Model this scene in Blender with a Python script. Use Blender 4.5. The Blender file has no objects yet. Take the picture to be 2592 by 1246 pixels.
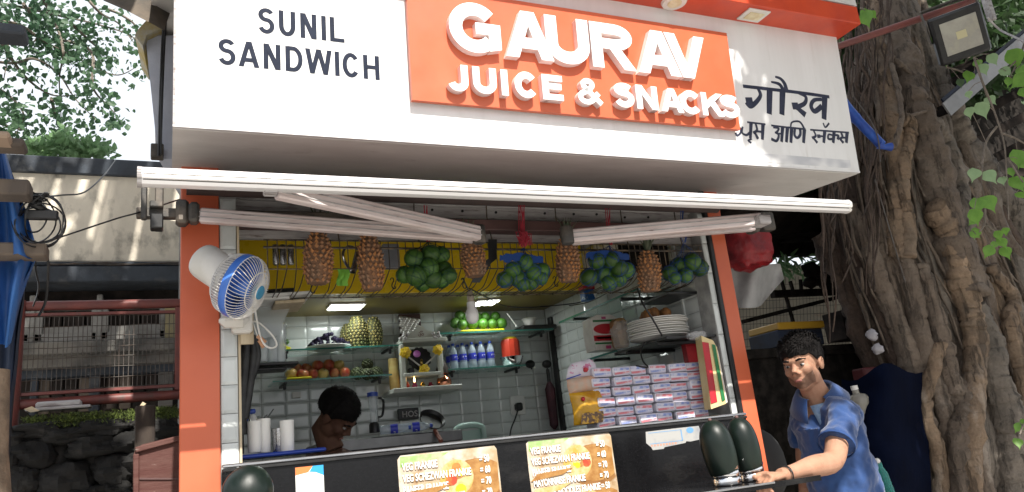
import bpy, math, random
from mathutils import Vector, Matrix, noise
random.seed(7)
R = math.radians
PI = math.pi
scene = bpy.context.scene
COL = scene.collection

# ---------------------------------------------------------------- camera, sky, sun, exposure
PW, PH, FPX = 2592.0, 1254.0 - 8.0, 1941.7
CAM = Vector((0.0, -2.9, 1.4))
_X = Vector((4330.4, 47.3, FPX)).normalized()
_Z = Vector((-792.2, -7166.0, FPX)); _Z = (_Z - _X * _Z.dot(_X)).normalized()
_Y = _Z.cross(_X).normalized()
cd = bpy.data.cameras.new('camera'); cam = bpy.data.objects.new('camera', cd); COL.objects.link(cam)
cd.sensor_width = 36.0; cd.lens = 36.0 * FPX / PW; cd.clip_end = 400.0; cd.clip_start = 0.05
m3 = Matrix(((_X.x, -_X.y, -_X.z), (_Y.x, -_Y.y, -_Y.z), (_Z.x, -_Z.y, -_Z.z)))
cam.matrix_world = Matrix.Translation(CAM) @ m3.to_4x4()
scene.camera = cam

SUN_EL = 47.0
world = bpy.data.worlds.new('World'); scene.world = world; world.use_nodes = True
wn = world.node_tree.nodes; wl = world.node_tree.links
bg = wn['Background']
sky = wn.new('ShaderNodeTexSky'); sky.sky_type = 'NISHITA'; sky.sun_disc = False
sky.sun_elevation = R(SUN_EL); sky.sun_rotation = R(180.0)
sky.air_density = 1.0; sky.dust_density = 6.0; sky.ozone_density = 1.0
# thin bright cloud all over: pale cloud mixed over the clear sky
wtc = wn.new('ShaderNodeTexCoord'); wno = wn.new('ShaderNodeTexNoise'); wno.inputs['Scale'].default_value = 2.2; wno.inputs['Detail'].default_value = 7.0
wl.new(wtc.outputs['Generated'], wno.inputs['Vector'])
wmr = wn.new('ShaderNodeMapRange'); wmr.inputs['From Min'].default_value = 0.30; wmr.inputs['From Max'].default_value = 0.62; wmr.inputs['To Min'].default_value = 0.72; wmr.inputs['To Max'].default_value = 0.97
wl.new(wno.outputs[0], wmr.inputs['Value'])
wmx = wn.new('ShaderNodeMix'); wmx.data_type = 'RGBA'; wl.new(wmr.outputs[0], wmx.inputs['Factor']); wl.new(sky.outputs[0], wmx.inputs[6]); wmx.inputs[7].default_value = (3.9, 4.05, 4.25, 1.0)
wl.new(wmx.outputs[2], bg.inputs['Color'])
bg.inputs['Strength'].default_value = 0.15
sd = bpy.data.lights.new('sun', 'SUN'); sun = bpy.data.objects.new('sun', sd); COL.objects.link(sun)
sd.energy = 4.2; sd.angle = R(0.5); sd.color = (1.0, 0.95, 0.87)
sun.rotation_euler = (R(90.0 - SUN_EL), 0.0, R(2.0))
scene.view_settings.view_transform = 'Standard'; scene.view_settings.look = 'None'
scene.view_settings.exposure = 1.0; scene.view_settings.gamma = 1.0
scene.view_settings.use_curve_mapping = False
scene.cycles.max_bounces = 6; scene.cycles.use_denoising = True
scene.cycles.sample_clamp_indirect = 6.0

# ---------------------------------------------------------------- photo point -> place
def ray(px, py):
    d = Vector((px - PW / 2, py - PH / 2, FPX))
    return Vector((d.dot(_X), d.dot(_Y), d.dot(_Z)))
def G(px, py, y):
    r = ray(px, py); return CAM + r * ((y - CAM.y) / r.y)
def GX(px, py, x):
    r = ray(px, py); return CAM + r * ((x - CAM.x) / r.x)
def GZ(px, py, z):
    r = ray(px, py); return CAM + r * ((z - CAM.z) / r.z)
FWD = Vector((_X.z, _Y.z, _Z.z))
def MPP(p):
    return (Vector(p) - CAM).dot(FWD) / FPX

# ---------------------------------------------------------------- mesh collecting
def frame_of(t, up=Vector((0, 0, 1))):
    t = t.normalized()
    if abs(t.dot(up)) > 0.97: up = Vector((1, 0, 0)) if abs(t.x) < 0.9 else Vector((0, 1, 0))
    a = t.cross(up).normalized(); b = a.cross(t).normalized()
    return a, b
class MB:
    def __init__(s): s.v = []; s.f = []; s.mi = []; s.cur = 0
    def add(s, vs, fs):
        o = len(s.v); s.v += [Vector(v) for v in vs]
        for f in fs: s.f.append([i + o for i in f]); s.mi.append(s.cur)
        return s
    def box(s, c, size, M=None, bev=0.0):
        c = Vector(c); h = [x / 2 for x in size]
        M = M or Matrix.Identity(3)
        b = min(bev, min(h) * 0.9)
        if b <= 0:
            vs = [c + M @ Vector((x * h[0], y * h[1], z * h[2])) for x in (-1, 1) for y in (-1, 1) for z in (-1, 1)]
            return s.add(vs, [(0, 1, 3, 2), (4, 6, 7, 5), (0, 4, 5, 1), (2, 3, 7, 6), (0, 2, 6, 4), (1, 5, 7, 3)])
        vs = []; idx = {}
        for x in (-1, 1):
            for y in (-1, 1):
                for z in (-1, 1):
                    for ax in range(3):
                        p = [x * (h[0] - b), y * (h[1] - b), z * (h[2] - b)]
                        p[ax] = (x, y, z)[ax] * h[ax]
                        idx[(x, y, z, ax)] = len(vs); vs.append(c + M @ Vector(p))
        fs = []
        for ax in range(3):
            o1, o2 = [i for i in range(3) if i != ax]
            for sg in (-1, 1):
                q = []
                for a, bb in ((-1, -1), (1, -1), (1, 1), (-1, 1)):
                    k = [0, 0, 0]; k[ax] = sg; k[o1] = a; k[o2] = bb; q.append(idx[(k[0], k[1], k[2], ax)])
                flip = (sg > 0) == (ax == 1)
                fs.append(q[::-1] if flip else q)
        for ax in range(3):
            o1, o2 = [i for i in range(3) if i != ax]
            for a in (-1, 1):
                for bb in (-1, 1):
                    k0 = [0, 0, 0]; k0[o1] = a; k0[o2] = bb
                    k1 = list(k0); k0[ax] = -1; k1[ax] = 1
                    q = [idx[(*k0, o1)], idx[(*k1, o1)], idx[(*k1, o2)], idx[(*k0, o2)]]
                    fs.append(q)
        for x in (-1, 1):
            for y in (-1, 1):
                for z in (-1, 1):
                    fs.append([idx[(x, y, z, i)] for i in range(3)])
        return s.add(vs, fs)
    def tube(s, pts, r, seg=8, cap=True, flat=1.0):
        pts = [Vector(p) for p in pts]; n = len(pts)
        rs = [r] * n if not hasattr(r, '__len__') else list(r)
        vs = []; fs = []
        T = [(pts[min(i + 1, n - 1)] - pts[max(i - 1, 0)]) for i in range(n)]
        a, b = frame_of(T[0])
        for i in range(n):
            t = T[i].normalized() if T[i].length > 1e-9 else Vector((0, 0, 1))
            a = (a - t * a.dot(t))
            a = a.normalized() if a.length > 1e-6 else frame_of(t)[0]
            b = a.cross(t)
            for k in range(seg):
                w = 2 * PI * k / seg
                vs.append(pts[i] + (a * math.cos(w) + b * math.sin(w) * flat) * rs[i])
        for i in range(n - 1):
            for k in range(seg):
                k2 = (k + 1) % seg
                fs.append((i * seg + k, i * seg + k2, (i + 1) * seg + k2, (i + 1) * seg + k))
        if cap:
            fs.append(tuple(range(seg))[::-1]); fs.append(tuple((n - 1) * seg + k for k in range(seg)))
        return s.add(vs, fs)
    def lathe(s, prof, seg=20, M=None, jit=None):
        M = M or Matrix.Identity(4); vs = []; fs = []
        for (r, z) in prof:
            for k in range(seg):
                w = 2 * PI * k / seg
                p = Vector((r * math.cos(w), r * math.sin(w), z))
                if jit: p = jit(p, w)
                vs.append(M @ p)
        n = len(prof)
        for i in range(n - 1):
            for k in range(seg):
                k2 = (k + 1) % seg
                fs.append((i * seg + k, i * seg + k2, (i + 1) * seg + k2, (i + 1) * seg + k))
        if prof[0][0] > 1e-5: fs.append(tuple(range(seg))[::-1])
        if prof[-1][0] > 1e-5: fs.append(tuple((n - 1) * seg + k for k in range(seg)))
        return s.add(vs, fs)
    def ball(s, c, r, seg=14, rings=9, M=None, jit=0.0, sd=0.0):
        c = Vector(c); rr = (r, r, r) if not hasattr(r, '__len__') else r
        M = M or Matrix.Identity(3)
        vs = []; fs = []
        for i in range(rings + 1):
            th = PI * i / rings
            for k in range(seg):
                w = 2 * PI * k / seg
                u = Vector((math.sin(th) * math.cos(w), math.sin(th) * math.sin(w), math.cos(th)))
                q = 1.0
                if jit: q += jit * noise.noise(u * 1.7 + Vector((sd, sd * 2, 0)))
                vs.append(c + M @ Vector((u.x * rr[0] * q, u.y * rr[1] * q, u.z * rr[2] * q)))
        for i in range(rings):
            for k in range(seg):
                k2 = (k + 1) % seg
                q = (i * seg + k, (i + 1) * seg + k, (i + 1) * seg + k2, i * seg + k2)
                if i == 0: q = (q[0], q[1], q[2])
                elif i == rings - 1: q = (q[0], q[1], q[3])
                fs.append(q)
        return s.add(vs, fs)
    def prism(s, poly, fn, w0, w1):
        n = len(poly)
        ar = sum(poly[i][0] * poly[(i + 1) % n][1] - poly[(i + 1) % n][0] * poly[i][1] for i in range(n))
        if ar < 0: poly = poly[::-1]
        vs = [fn(u, v, w0) for u, v in poly] + [fn(u, v, w1) for u, v in poly]
        fs = [tuple(range(n))[::-1], tuple(range(n, 2 * n))]
        fs += [(i, (i + 1) % n, n + (i + 1) % n, n + i) for i in range(n)]
        return s.add(vs, fs)
    def ribbon(s, pts, wd, fn, w0, w1):
        keep = [i for i in range(len(pts)) if i == 0 or (Vector(pts[i]) - Vector(pts[i - 1])).length > 1e-5]
        if hasattr(wd, '__len__'): wd = [wd[i] for i in keep]
        pts = [pts[i] for i in keep]
        n = len(pts); ws = [wd] * n if not hasattr(wd, '__len__') else list(wd)
        L = []; Rr = []
        for i in range(n):
            p = Vector(pts[i])
            d0 = (p - Vector(pts[i - 1])).normalized() if i else None
            d1 = (Vector(pts[i + 1]) - p).normalized() if i < n - 1 else None
            d0 = d0 or d1; d1 = d1 or d0
            t = (d0 + d1)
            t = t.normalized() if t.length > 1e-6 else d0
            nn = Vector((-t.y, t.x)); k = nn.dot(Vector((-d0.y, d0.x))); k = max(k, 0.35)
            o = nn * (ws[i] / 2 / k); L.append(p + o); Rr.append(p - o)
        vs = []; fs = []
        for i in range(n):
            vs += [fn(L[i].x, L[i].y, w0), fn(Rr[i].x, Rr[i].y, w0), fn(L[i].x, L[i].y, w1), fn(Rr[i].x, Rr[i].y, w1)]
        for i in range(n - 1):
            a = i * 4; b = a + 4
            fs += [(a + 2, a + 3, b + 3, b + 2), (a, b, b + 1, a + 1), (a, a + 2, b + 2, b), (a + 1, b + 1, b + 3, a + 3)]
        fs += [(0, 1, 3, 2), (4 * n - 4, 4 * n - 2, 4 * n - 1, 4 * n - 3)]
        return s.add(vs, fs)
    def sheet(s, grid):
        nr = len(grid); nc = len(grid[0])
        return s.add([p for row in grid for p in row], [(i * nc + j, i * nc + j + 1, (i + 1) * nc + j + 1, (i + 1) * nc + j) for i in range(nr - 1) for j in range(nc - 1)])
    def build(s, name, mats, parent=None, smooth=None):
        me = bpy.data.meshes.new(name)
        vs = s.v
        if parent is not None:
            inv = wm(parent).inverted(); vs = [inv @ v for v in vs]
        me.from_pydata([tuple(v) for v in vs], [], [tuple(f) for f in s.f]); me.update()
        if not isinstance(mats, (list, tuple)): mats = [mats]
        for m in mats: me.materials.append(m)
        if len(mats) > 1: me.polygons.foreach_set('material_index', s.mi)
        if smooth is not None:
            me.polygons.foreach_set('use_smooth', [True] * len(me.polygons))
            if smooth < 179: me.set_sharp_from_angle(angle=R(smooth))
        o = bpy.data.objects.new(name, me); COL.objects.link(o)
        if parent is not None: o.parent = parent
        return o
def wm(o):
    m = o.matrix_basis.copy()
    return wm(o.parent) @ m if o.parent is not None else m
def tag(o, label=None, cat=None, group=None, kind=None):
    if label: o['label'] = label
    if cat: o['category'] = cat
    if group: o['group'] = group
    if kind: o['kind'] = kind
    return o
def thing(name, label, cat, loc=(0, 0, 0), group=None, rot=None):
    o = bpy.data.objects.new(name, None); COL.objects.link(o); o.location = loc
    o.empty_display_size = 0.05
    if rot: o.rotation_euler = rot
    return tag(o, label, cat, group)
def copy_tree(o, parent=None):
    c = o.copy(); COL.objects.link(c)
    if parent is not None: c.parent = parent
    for ch in list(o.children): copy_tree(ch, c)
    return c
def dup(o, label, loc, rot=None, scale=None, group=None):
    c = copy_tree(o); c.location = loc
    if rot is not None: c.rotation_euler = rot
    if scale is not None: c.scale = scale if hasattr(scale, '__len__') else (scale,) * 3
    c['label'] = label
    if group: c['group'] = group
    return c
def inst(src, name, parent, loc, rot=None, scale=None, mat=None):
    o = bpy.data.objects.new(name, src.data if hasattr(src, 'data') else src); COL.objects.link(o)
    o.parent = parent; o.location = loc
    if rot is not None: o.rotation_euler = rot
    if scale is not None: o.scale = scale if hasattr(scale, '__len__') else (scale,) * 3
    return o
def bez(p0, p1, p2, n=12):
    p0, p1, p2 = Vector(p0), Vector(p1), Vector(p2)
    return [p0 * (1 - t) ** 2 + p1 * 2 * t * (1 - t) + p2 * t * t for t in [i / n for i in range(n + 1)]]
def spline(pts, n=6):
    P = [Vector(p) for p in pts]; out = []
    for i in range(len(P) - 1):
        a = P[max(i - 1, 0)]; b = P[i]; c = P[i + 1]; d = P[min(i + 2, len(P) - 1)]
        for k in range(n):
            t = k / n
            out.append(0.5 * ((2 * b) + (c - a) * t + (2 * a - 5 * b + 4 * c - d) * t * t + (3 * b - a - 3 * c + d) * t ** 3))
    out.append(P[-1]); return out
def rotz(a): return Matrix.Rotation(a, 3, 'Z')
def align(t, up=Vector((0, 0, 1))):
    a, b = frame_of(Vector(t), up); t = Vector(t).normalized()
    return Matrix((a, b, -t)).transposed() if False else Matrix((a, t, b)).transposed()
def bar(mb, a, b, w, h, bev=0.0):
    a, b = Vector(a), Vector(b); M = align(b - a)
    return mb.box((a + b) / 2, (w, (b - a).length, h), M, bev)

# ---------------------------------------------------------------- materials
def mat(name, col, rough=0.5, metal=0.0, col2=None, scale=6.0, lo=0.4, hi=0.62, bump=0.0, bscale=40.0, spec=0.5, detail=5.0,
        stretch=None, dirt=None, dscale=3.0, dlo=0.55, dhi=0.75, alpha=1.0, trans=0.0, ior=1.45, emit=None, estr=0.0, coat=0.0, rvar=0.0, rand=0.0, sheen=0.0):
    m = bpy.data.materials.new(name); m.use_nodes = True
    nt = m.node_tree; N = nt.nodes; L = nt.links; b = N['Principled BSDF']
    c4 = (*col, 1.0)
    b.inputs['Base Color'].default_value = c4; b.inputs['Roughness'].default_value = rough
    b.inputs['Metallic'].default_value = metal; b.inputs['Specular IOR Level'].default_value = spec
    b.inputs['IOR'].default_value = ior; b.inputs['Alpha'].default_value = alpha
    b.inputs['Transmission Weight'].default_value = trans; b.inputs['Coat Weight'].default_value = coat
    if sheen: b.inputs['Sheen Weight'].default_value = sheen
    if emit: b.inputs['Emission Color'].default_value = (*emit, 1.0); b.inputs['Emission Strength'].default_value = estr
    tc = N.new('ShaderNodeTexCoord'); mp = N.new('ShaderNodeMapping'); L.new(tc.outputs['Object'], mp.inputs['Vector'])
    if stretch: mp.inputs['Scale'].default_value = stretch
    last = None
    def nz(sc, det=detail):
        n = N.new('ShaderNodeTexNoise'); n.inputs['Scale'].default_value = sc; n.inputs['Detail'].default_value = det
        n.inputs['Roughness'].default_value = 0.6
        L.new(mp.outputs[0], n.inputs['Vector']); return n
    def ramp(src, a, c):
        r = N.new('ShaderNodeMapRange'); r.inputs['From Min'].default_value = a; r.inputs['From Max'].default_value = c
        L.new(src, r.inputs['Value']); return r
    def mix(fac, A, B):
        x = N.new('ShaderNodeMix'); x.data_type = 'RGBA'
        L.new(fac, x.inputs['Factor'])
        for k, v in ((6, A), (7, B)):
            if isinstance(v, tuple): x.inputs[k].default_value = v
            else: L.new(v, x.inputs[k])
        return x.outputs[2]
    cur = c4
    if col2:
        n = nz(scale); r = ramp(n.outputs[0], lo, hi); cur = mix(r.outputs[0], cur, (*col2, 1.0))
    if dirt:
        n = nz(dscale, 8.0); r = ramp(n.outputs[0], dlo, dhi); cur = mix(r.outputs[0], cur, (*dirt, 1.0))
    if rand:
        oi = N.new('ShaderNodeObjectInfo'); hs = N.new('ShaderNodeHueSaturation')
        r = N.new('ShaderNodeMapRange'); r.inputs['To Min'].default_value = 1 - rand; r.inputs['To Max'].default_value = 1 + rand
        L.new(oi.outputs['Random'], r.inputs['Value']); L.new(r.outputs[0], hs.inputs['Value'])
        if isinstance(cur, tuple): hs.inputs['Color'].default_value = cur
        else: L.new(cur, hs.inputs['Color'])
        cur = hs.outputs[0]
    if not isinstance(cur, tuple): L.new(cur, b.inputs['Base Color'])
    if rvar:
        n = nz(scale * 2.3); r = ramp(n.outputs[0], 0.3, 0.7); r.inputs['To Min'].default_value = max(rough - rvar, 0.02); r.inputs['To Max'].default_value = min(rough + rvar, 1)
        L.new(r.outputs[0], b.inputs['Roughness'])
    if bump:
        n = nz(bscale, 6.0); bp = N.new('ShaderNodeBump'); bp.inputs['Strength'].default_value = 1.0; bp.inputs['Distance'].default_value = bump
        L.new(n.outputs[0], bp.inputs['Height']); L.new(bp.outputs[0], b.inputs['Normal'])
    return m
ORANGE = (0.62, 0.105, 0.035)
M = {}
M['orange'] = mat('orange_laminate', (0.60, 0.135, 0.062), 0.38, col2=(0.55, 0.115, 0.052), scale=2.5, rvar=0.1, bump=0.0004, bscale=9)
M['orange_red'] = mat('orange_red_panel', (0.6, 0.075, 0.028), 0.4, col2=(0.5, 0.06, 0.03), scale=4, rvar=0.1, dirt=(0.25, 0.07, 0.05), dscale=5, dlo=0.62, dhi=0.85)
M['white_panel'] = mat('white_panel', (0.80, 0.80, 0.80), 0.35, col2=(0.75, 0.75, 0.745), scale=2.0, dirt=(0.60, 0.58, 0.55), dscale=5, dlo=0.60, dhi=0.9, bump=0.0006, bscale=3, stretch=(5, 1, .6))
M['soffit'] = mat('soffit_panel', (0.70, 0.68, 0.655), 0.45, col2=(0.62, 0.60, 0.575), scale=3, dirt=(0.34, 0.31, 0.28), dscale=7, dlo=0.62, dhi=0.88, stretch=(1, 3, 1))
M['letter'] = mat('white_acrylic', (0.86, 0.86, 0.86), 0.25, col2=(0.83, 0.83, 0.82), scale=5)
M['letter_edge'] = mat('letter_edge', (0.80, 0.72, 0.70), 0.4, col2=(0.62, 0.5, 0.47), scale=14, lo=0.5, hi=0.8)
M['navy'] = mat('navy_print', (0.008, 0.013, 0.030), 0.6, col2=(0.013, 0.019, 0.04), scale=30, spec=.2)
M['dark_print'] = mat('dark_print', (0.025, 0.03, 0.055), 0.45, col2=(0.04, 0.045, 0.08), scale=30)
M['granite'] = mat('black_granite', (0.0045, 0.0045, 0.005), 0.2, col2=(0.007, 0.007, 0.008), scale=60, rvar=0.12, dirt=(0.03, 0.029, 0.028), dscale=4, dlo=0.58, dhi=0.95, spec=0.35, stretch=(1, 1, 2.5))
M['steel'] = mat('brushed_steel', (0.55, 0.55, 0.56), 0.28, 1.0, col2=(0.42, 0.42, 0.43), scale=5, stretch=(1, 30, 30), rvar=0.1)
M['bright_steel'] = mat('bright_steel', (0.75, 0.75, 0.76), 0.12, 1.0, rvar=0.05)
M['dark_iron'] = mat('dark_iron', (0.06, 0.058, 0.055), 0.6, 0.4, col2=(0.14, 0.12, 0.1), scale=14, bump=0.001, bscale=60)
M['black'] = mat('black_plastic', (0.012, 0.012, 0.013), 0.4, col2=(0.02, 0.02, 0.02), scale=20)
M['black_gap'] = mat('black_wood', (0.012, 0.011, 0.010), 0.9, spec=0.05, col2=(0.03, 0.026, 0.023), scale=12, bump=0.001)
M['awning_bar'] = mat('white_aluminium', (0.78, 0.77, 0.77), 0.3, 0.15, col2=(0.68, 0.67, 0.67), scale=3, stretch=(0.3, 8, 8), dirt=(0.45, 0.42, 0.4), dscale=12, dlo=0.62, dhi=0.85)
M['arm'] = mat('pinkish_arm_paint', (0.68, 0.60, 0.59), 0.42, 0.1, col2=(0.58, 0.48, 0.46), scale=4, stretch=(1, 4, 12), dirt=(0.28, 0.22, 0.19), dscale=15, dlo=0.6, dhi=0.85)
M['fabric'] = mat('dark_awning_fabric', (0.075, 0.055, 0.052), 0.9, col2=(0.10, 0.07, 0.066), scale=5, bump=0.0006, bscale=200)
M['rail_grey'] = mat('grey_rail', (0.46, 0.445, 0.44), 0.5, 0.0, col2=(0.33, 0.31, 0.31), scale=6, stretch=(1, 8, 8), dirt=(0.10, 0.06, 0.05), dscale=10, dlo=0.55, dhi=0.72)
M['beam_maroon'] = mat('maroon_beam', (0.085, 0.045, 0.042), 0.55, col2=(0.12, 0.065, 0.06), scale=5)
M['tile'] = mat('white_glazed_tile', (0.60, 0.63, 0.62), 0.12, col2=(0.54, 0.57, 0.56), scale=6, dirt=(0.34, 0.34, 0.32), dscale=9, dlo=0.6, dhi=0.9, rand=0.07, coat=0.3, bump=0.0006, bscale=12)
M['grout'] = mat('grey_grout', (0.40, 0.40, 0.39), 0.9, col2=(0.26, 0.26, 0.255), scale=12, bump=0.001)
M['yellow'] = mat('yellow_panel', (0.95, 0.66, 0.03), 0.3, col2=(0.90, 0.60, 0.022), scale=3, rvar=0.08)
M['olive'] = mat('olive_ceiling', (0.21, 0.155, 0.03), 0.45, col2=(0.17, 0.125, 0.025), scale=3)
M['wire'] = mat('black_coated_wire', (0.03, 0.03, 0.033), 0.35, 0.4)
M['grey_wire'] = mat('rusted_wire', (0.11, 0.10, 0.09), 0.6, 0.4, col2=(0.07, 0.05, 0.04), scale=30)
M['glass'] = mat('green_shelf_glass', (0.62, 0.86, 0.80), 0.05, alpha=0.38, spec=0.6)
M['glass_edge'] = mat('glass_edge', (0.04, 0.16, 0.13), 0.15, spec=0.7)
M['clear'] = mat('clear_plastic', (0.80, 0.87, 0.90), 0.06, alpha=0.30, spec=0.7)
M['plastic_film'] = mat('clear_film', (0.85, 0.86, 0.88), 0.12, alpha=0.22, spec=0.8, bump=0.004, bscale=30)
M['led'] = mat('lit_panel', (0.9, 0.9, 0.9), 0.4, emit=(0.94, 1.0, 0.96), estr=9.0)
M['white_plastic'] = mat('white_plastic', (0.74, 0.73, 0.70), 0.35, col2=(0.66, 0.64, 0.6), scale=6, rvar=0.1)
M['fan_white'] = mat('aged_fan_white', (0.70, 0.68, 0.64), 0.38, col2=(0.62, 0.6, 0.55), scale=8, dirt=(0.4, 0.33, 0.26), dscale=14, dlo=0.66, dhi=0.85)
M['fan_blue'] = mat('fan_blue', (0.05, 0.15, 0.52), 0.3, col2=(0.06, 0.18, 0.55), scale=8)
M['fan_blade'] = mat('fan_blade_blue', (0.04, 0.11, 0.42), 0.25, alpha=0.9)
M['beige_wood'] = mat('beige_wood', (0.55, 0.46, 0.32), 0.6, col2=(0.45, 0.36, 0.24), scale=5, stretch=(8, 8, 1))
M['paper'] = mat('white_paper', (0.75, 0.75, 0.73), 0.7, col2=(0.68, 0.68, 0.66), scale=8)
# ================================================================ ground
mg = MB(); mg.sheet([[Vector((x, y, 0)) for x in (-60, -20, -6, 0, 6, 20, 60)] for y in (-60, -20, -6, 0, 6, 20, 60)])
M['asphalt'] = mat('asphalt', (0.055, 0.053, 0.05), 0.9, col2=(0.08, 0.075, 0.068), scale=4, bump=0.004, bscale=90)
tag(mg.build('ground', M['asphalt']), 'dusty grey asphalt ground under the street stall', kind='structure')

M['paving'] = mat('concrete_paving', (0.42, 0.40, 0.37), 0.85, col2=(0.34, 0.325, 0.30), scale=2.5, dirt=(0.18, 0.17, 0.155), dscale=1.5, bump=0.003, bscale=40)
mg = MB(); mg.box((0.5, -3.2, 0.055), (16, 11.0, 0.11), bev=0.01); tag(mg.build('pavement', M['paving']), 'pale concrete pavement before the stall', kind='structure')
# ================================================================ kiosk
PLX0, PLX1 = 0.042, 0.172      # pillar nearer the fan
PRX0, PRX1 = 2.440, 2.524
INX0, INX1, BACKY = 0.232, 2.392, 1.80
ki = thing('juice_kiosk', 'juice stall with orange posts, tiled interior and black granite counter under a big white fascia', 'kiosk', (1.28, 0.9, 0))
for (a, b) in ((PLX0, PLX1), (PRX0, PRX1)):
    mb = MB(); mb.box(((a + b) / 2, 0.06, 1.31), (b - a, 0.12, 2.62), bev=0.003); o = mb.build('post', M['orange'], ki, 40)
# walls (cores) and roof
def wall_core(name, c, s, m=None):
    mb = MB(); mb.box(c, s); return mb.build(name, m or M['grout'], ki)
back = wall_core('back_wall', (1.31, BACKY + 0.06, 1.75), (2.5, 0.1, 3.3))
rgt = wall_core('side_wall', (INX1 + 0.0245, 0.96, 1.75), (0.045, 1.68, 3.1))
lft = wall_core('side_wall', (0.19, 0.93, 1.56), (0.07, 1.62, 2.92))
roof = wall_core('roof', (1.55, 0.72, 3.42), (3.25, 2.5, 0.05), M['soffit'])
jamb_l = wall_core('tile_jamb', (0.2035, 0.066, 1.565), (0.061, 0.1, 1.9))
jamb_r = wall_core('tile_jamb', (2.398, 0.066, 1.565), (0.034, 0.1, 1.9))
# glazed bevelled tiles, each its own piece
def tile_mesh(w, h, d=0.008):
    b = 0.011; mb = MB()
    p = lambda x, y, z: Vector((x, -z, y))
    W, Hh = w / 2 - 0.0012, h / 2 - 0.0012
    vs = [p(-W, -Hh, 0), p(W, -Hh, 0), p(W, Hh, 0), p(-W, Hh, 0), p(-W, -Hh, d * .55), p(W, -Hh, d * .55), p(W, Hh, d * .55), p(-W, Hh, d * .55),
          p(-W + b, -Hh + b, d), p(W - b, -Hh + b, d), p(W - b, Hh - b, d), p(-W + b, Hh - b, d)]
    mb.add(vs, [(0, 1, 5, 4), (1, 2, 6, 5), (2, 3, 7, 6), (3, 0, 4, 7), (4, 5, 9, 8), (5, 6, 10, 9), (6, 7, 11, 10), (7, 4, 8, 11), (8, 9, 10, 11)])
    me = bpy.data.meshes.new('tile'); me.from_pydata([tuple(v) for v in mb.v], [], mb.f); me.materials.append(M['tile']); return me
def tiles(parent, org, ux, nrm_rot, w, h, nu, nv, stagger=0.0):
    me = tile_mesh(w, h); inv = wm(parent).inverted()
    for j in range(nv):
        for i in range(nu):
            p = Vector(org) + Vector(ux) * (w * (i + 0.5)) + Vector((0, 0, h * (j + 0.5)))
            o = bpy.data.objects.new('tile', me); COL.objects.link(o); o.parent = parent
            o.location = inv @ p; o.rotation_euler = (R(random.gauss(0, .35)), R(random.gauss(0, .15)), nrm_rot + R(random.gauss(0, .35)))
tiles(back, (INX0, BACKY + 0.008, 1.30), (1, 0, 0), 0.0, 0.135, 0.075, 16, 14)
tiles(rgt, (INX1 + 0.000, 1.79, 1.30), (0, -1, 0), -PI / 2, 0.14, 0.075, 12, 17)
tiles(jamb_l, (0.1745, 0.0145, 0.64), (1, 0, 0), 0.0, 0.058, 0.1, 1, 18)
tiles(jamb_r, (2.382, 0.0145, 0.64), (1, 0, 0), 0.0, 0.032, 0.15, 1, 12)
# black trim between tiles and posts
mb = MB(); mb.box((2.428, 0.012, 1.73), (0.022, 0.03, 1.8), bev=0.002); mb.build('trim_strip', M['black'], ki)
mb = MB(); mb.box((0.2385, 0.04, 1.72), (0.008, 0.07, 1.3)); mb.build('trim_strip', M['beige_wood'], ki)
# counter: granite panel, top slab and steel edge
mb = MB(); mb.box((1.306, 0.0, 0.86), (2.262, 0.03, 1.17), bev=0.002); mb.build('counter_panel', M['granite'], ki, 40)
mb = MB(); mb.box((1.306, 0.235, 1.452), (2.15, 0.47, 0.022), bev=0.004); mb.build('counter_slab', M['granite'], ki, 40)
mb = MB(); mb.box((1.306, -0.012, 1.463), (2.262, 0.022, 0.012), bev=0.003); mb.build('counter_edge', M['steel'], ki, 40)
mb = MB(); mb.box((1.306, -0.014, 1.449), (2.262, 0.022, 0.012), bev=0.003); mb.build('counter_edge', M['black'], ki, 40)
# narrow ledge on the counter front
LEDZ = G(1700, 1227, -0.015).z
mb = MB(); mb.prism([(0.10, -0.02), (2.50, -0.02), (2.29, -0.55), (0.10, -0.55)], lambda u, v, w: Vector((u, v, w)), LEDZ - 0.024, LEDZ - 0.004); mb.build('ledge', M['granite'], ki, 40)
mb = MB(); mb.box((1.08, -0.5525, LEDZ - 0.006), (1.96, 0.005, 0.007), bev=0.001); mb.build('ledge_trim', M['steel'], ki, 40)
# loft over the back of the stall: yellow band, cream underside, lit panels
CEIL = G(1000, 796, BACKY).z
LY = GZ(1000, 741, CEIL).y
mb = MB(); mb.box((1.31, LY + 0.012, CEIL + 0.19), (2.15, 0.024, 0.38), bev=0.003); mb.build('loft_band', M['yellow'], ki)
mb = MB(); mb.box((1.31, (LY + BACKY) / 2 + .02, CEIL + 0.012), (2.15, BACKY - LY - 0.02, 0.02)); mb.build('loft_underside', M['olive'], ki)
for (x0, y0, x1, y1) in ((838, 770, 912, 777), (1198, 768, 1226, 762), (1226, 765, 1258, 760)):
    a = GZ(x0, y0, CEIL); b = GZ(x1, y1, CEIL)
    yc = (a.y + b.y) / 2
    w = abs(b.x - a.x)
    lp = MB(); lp.box(((a.x + b.x) / 2, yc, CEIL - 0.004), (w + .02, 0.15, 0.012), bev=0.003); fr = lp.build('light_panel', M['white_plastic'], ki)
    lp = MB(); lp.box(((a.x + b.x) / 2, yc, CEIL - 0.0125), (w, 0.13, 0.003)); lp.build('diffuser', M['led'], fr)
    ld = bpy.data.lights.new('panel_light', 'AREA'); ld.shape = 'RECTANGLE'; ld.size = w; ld.size_y = 0.13; ld.energy = 0.85 if w > .1 else 0.5; ld.color = (0.92, 1.0, 0.95)
    lo = bpy.data.objects.new('panel_light', ld); COL.objects.link(lo); lo.parent = fr
    lo.location = wm(fr).inverted() @ Vector(((a.x + b.x) / 2, yc, CEIL - 0.018))
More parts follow.
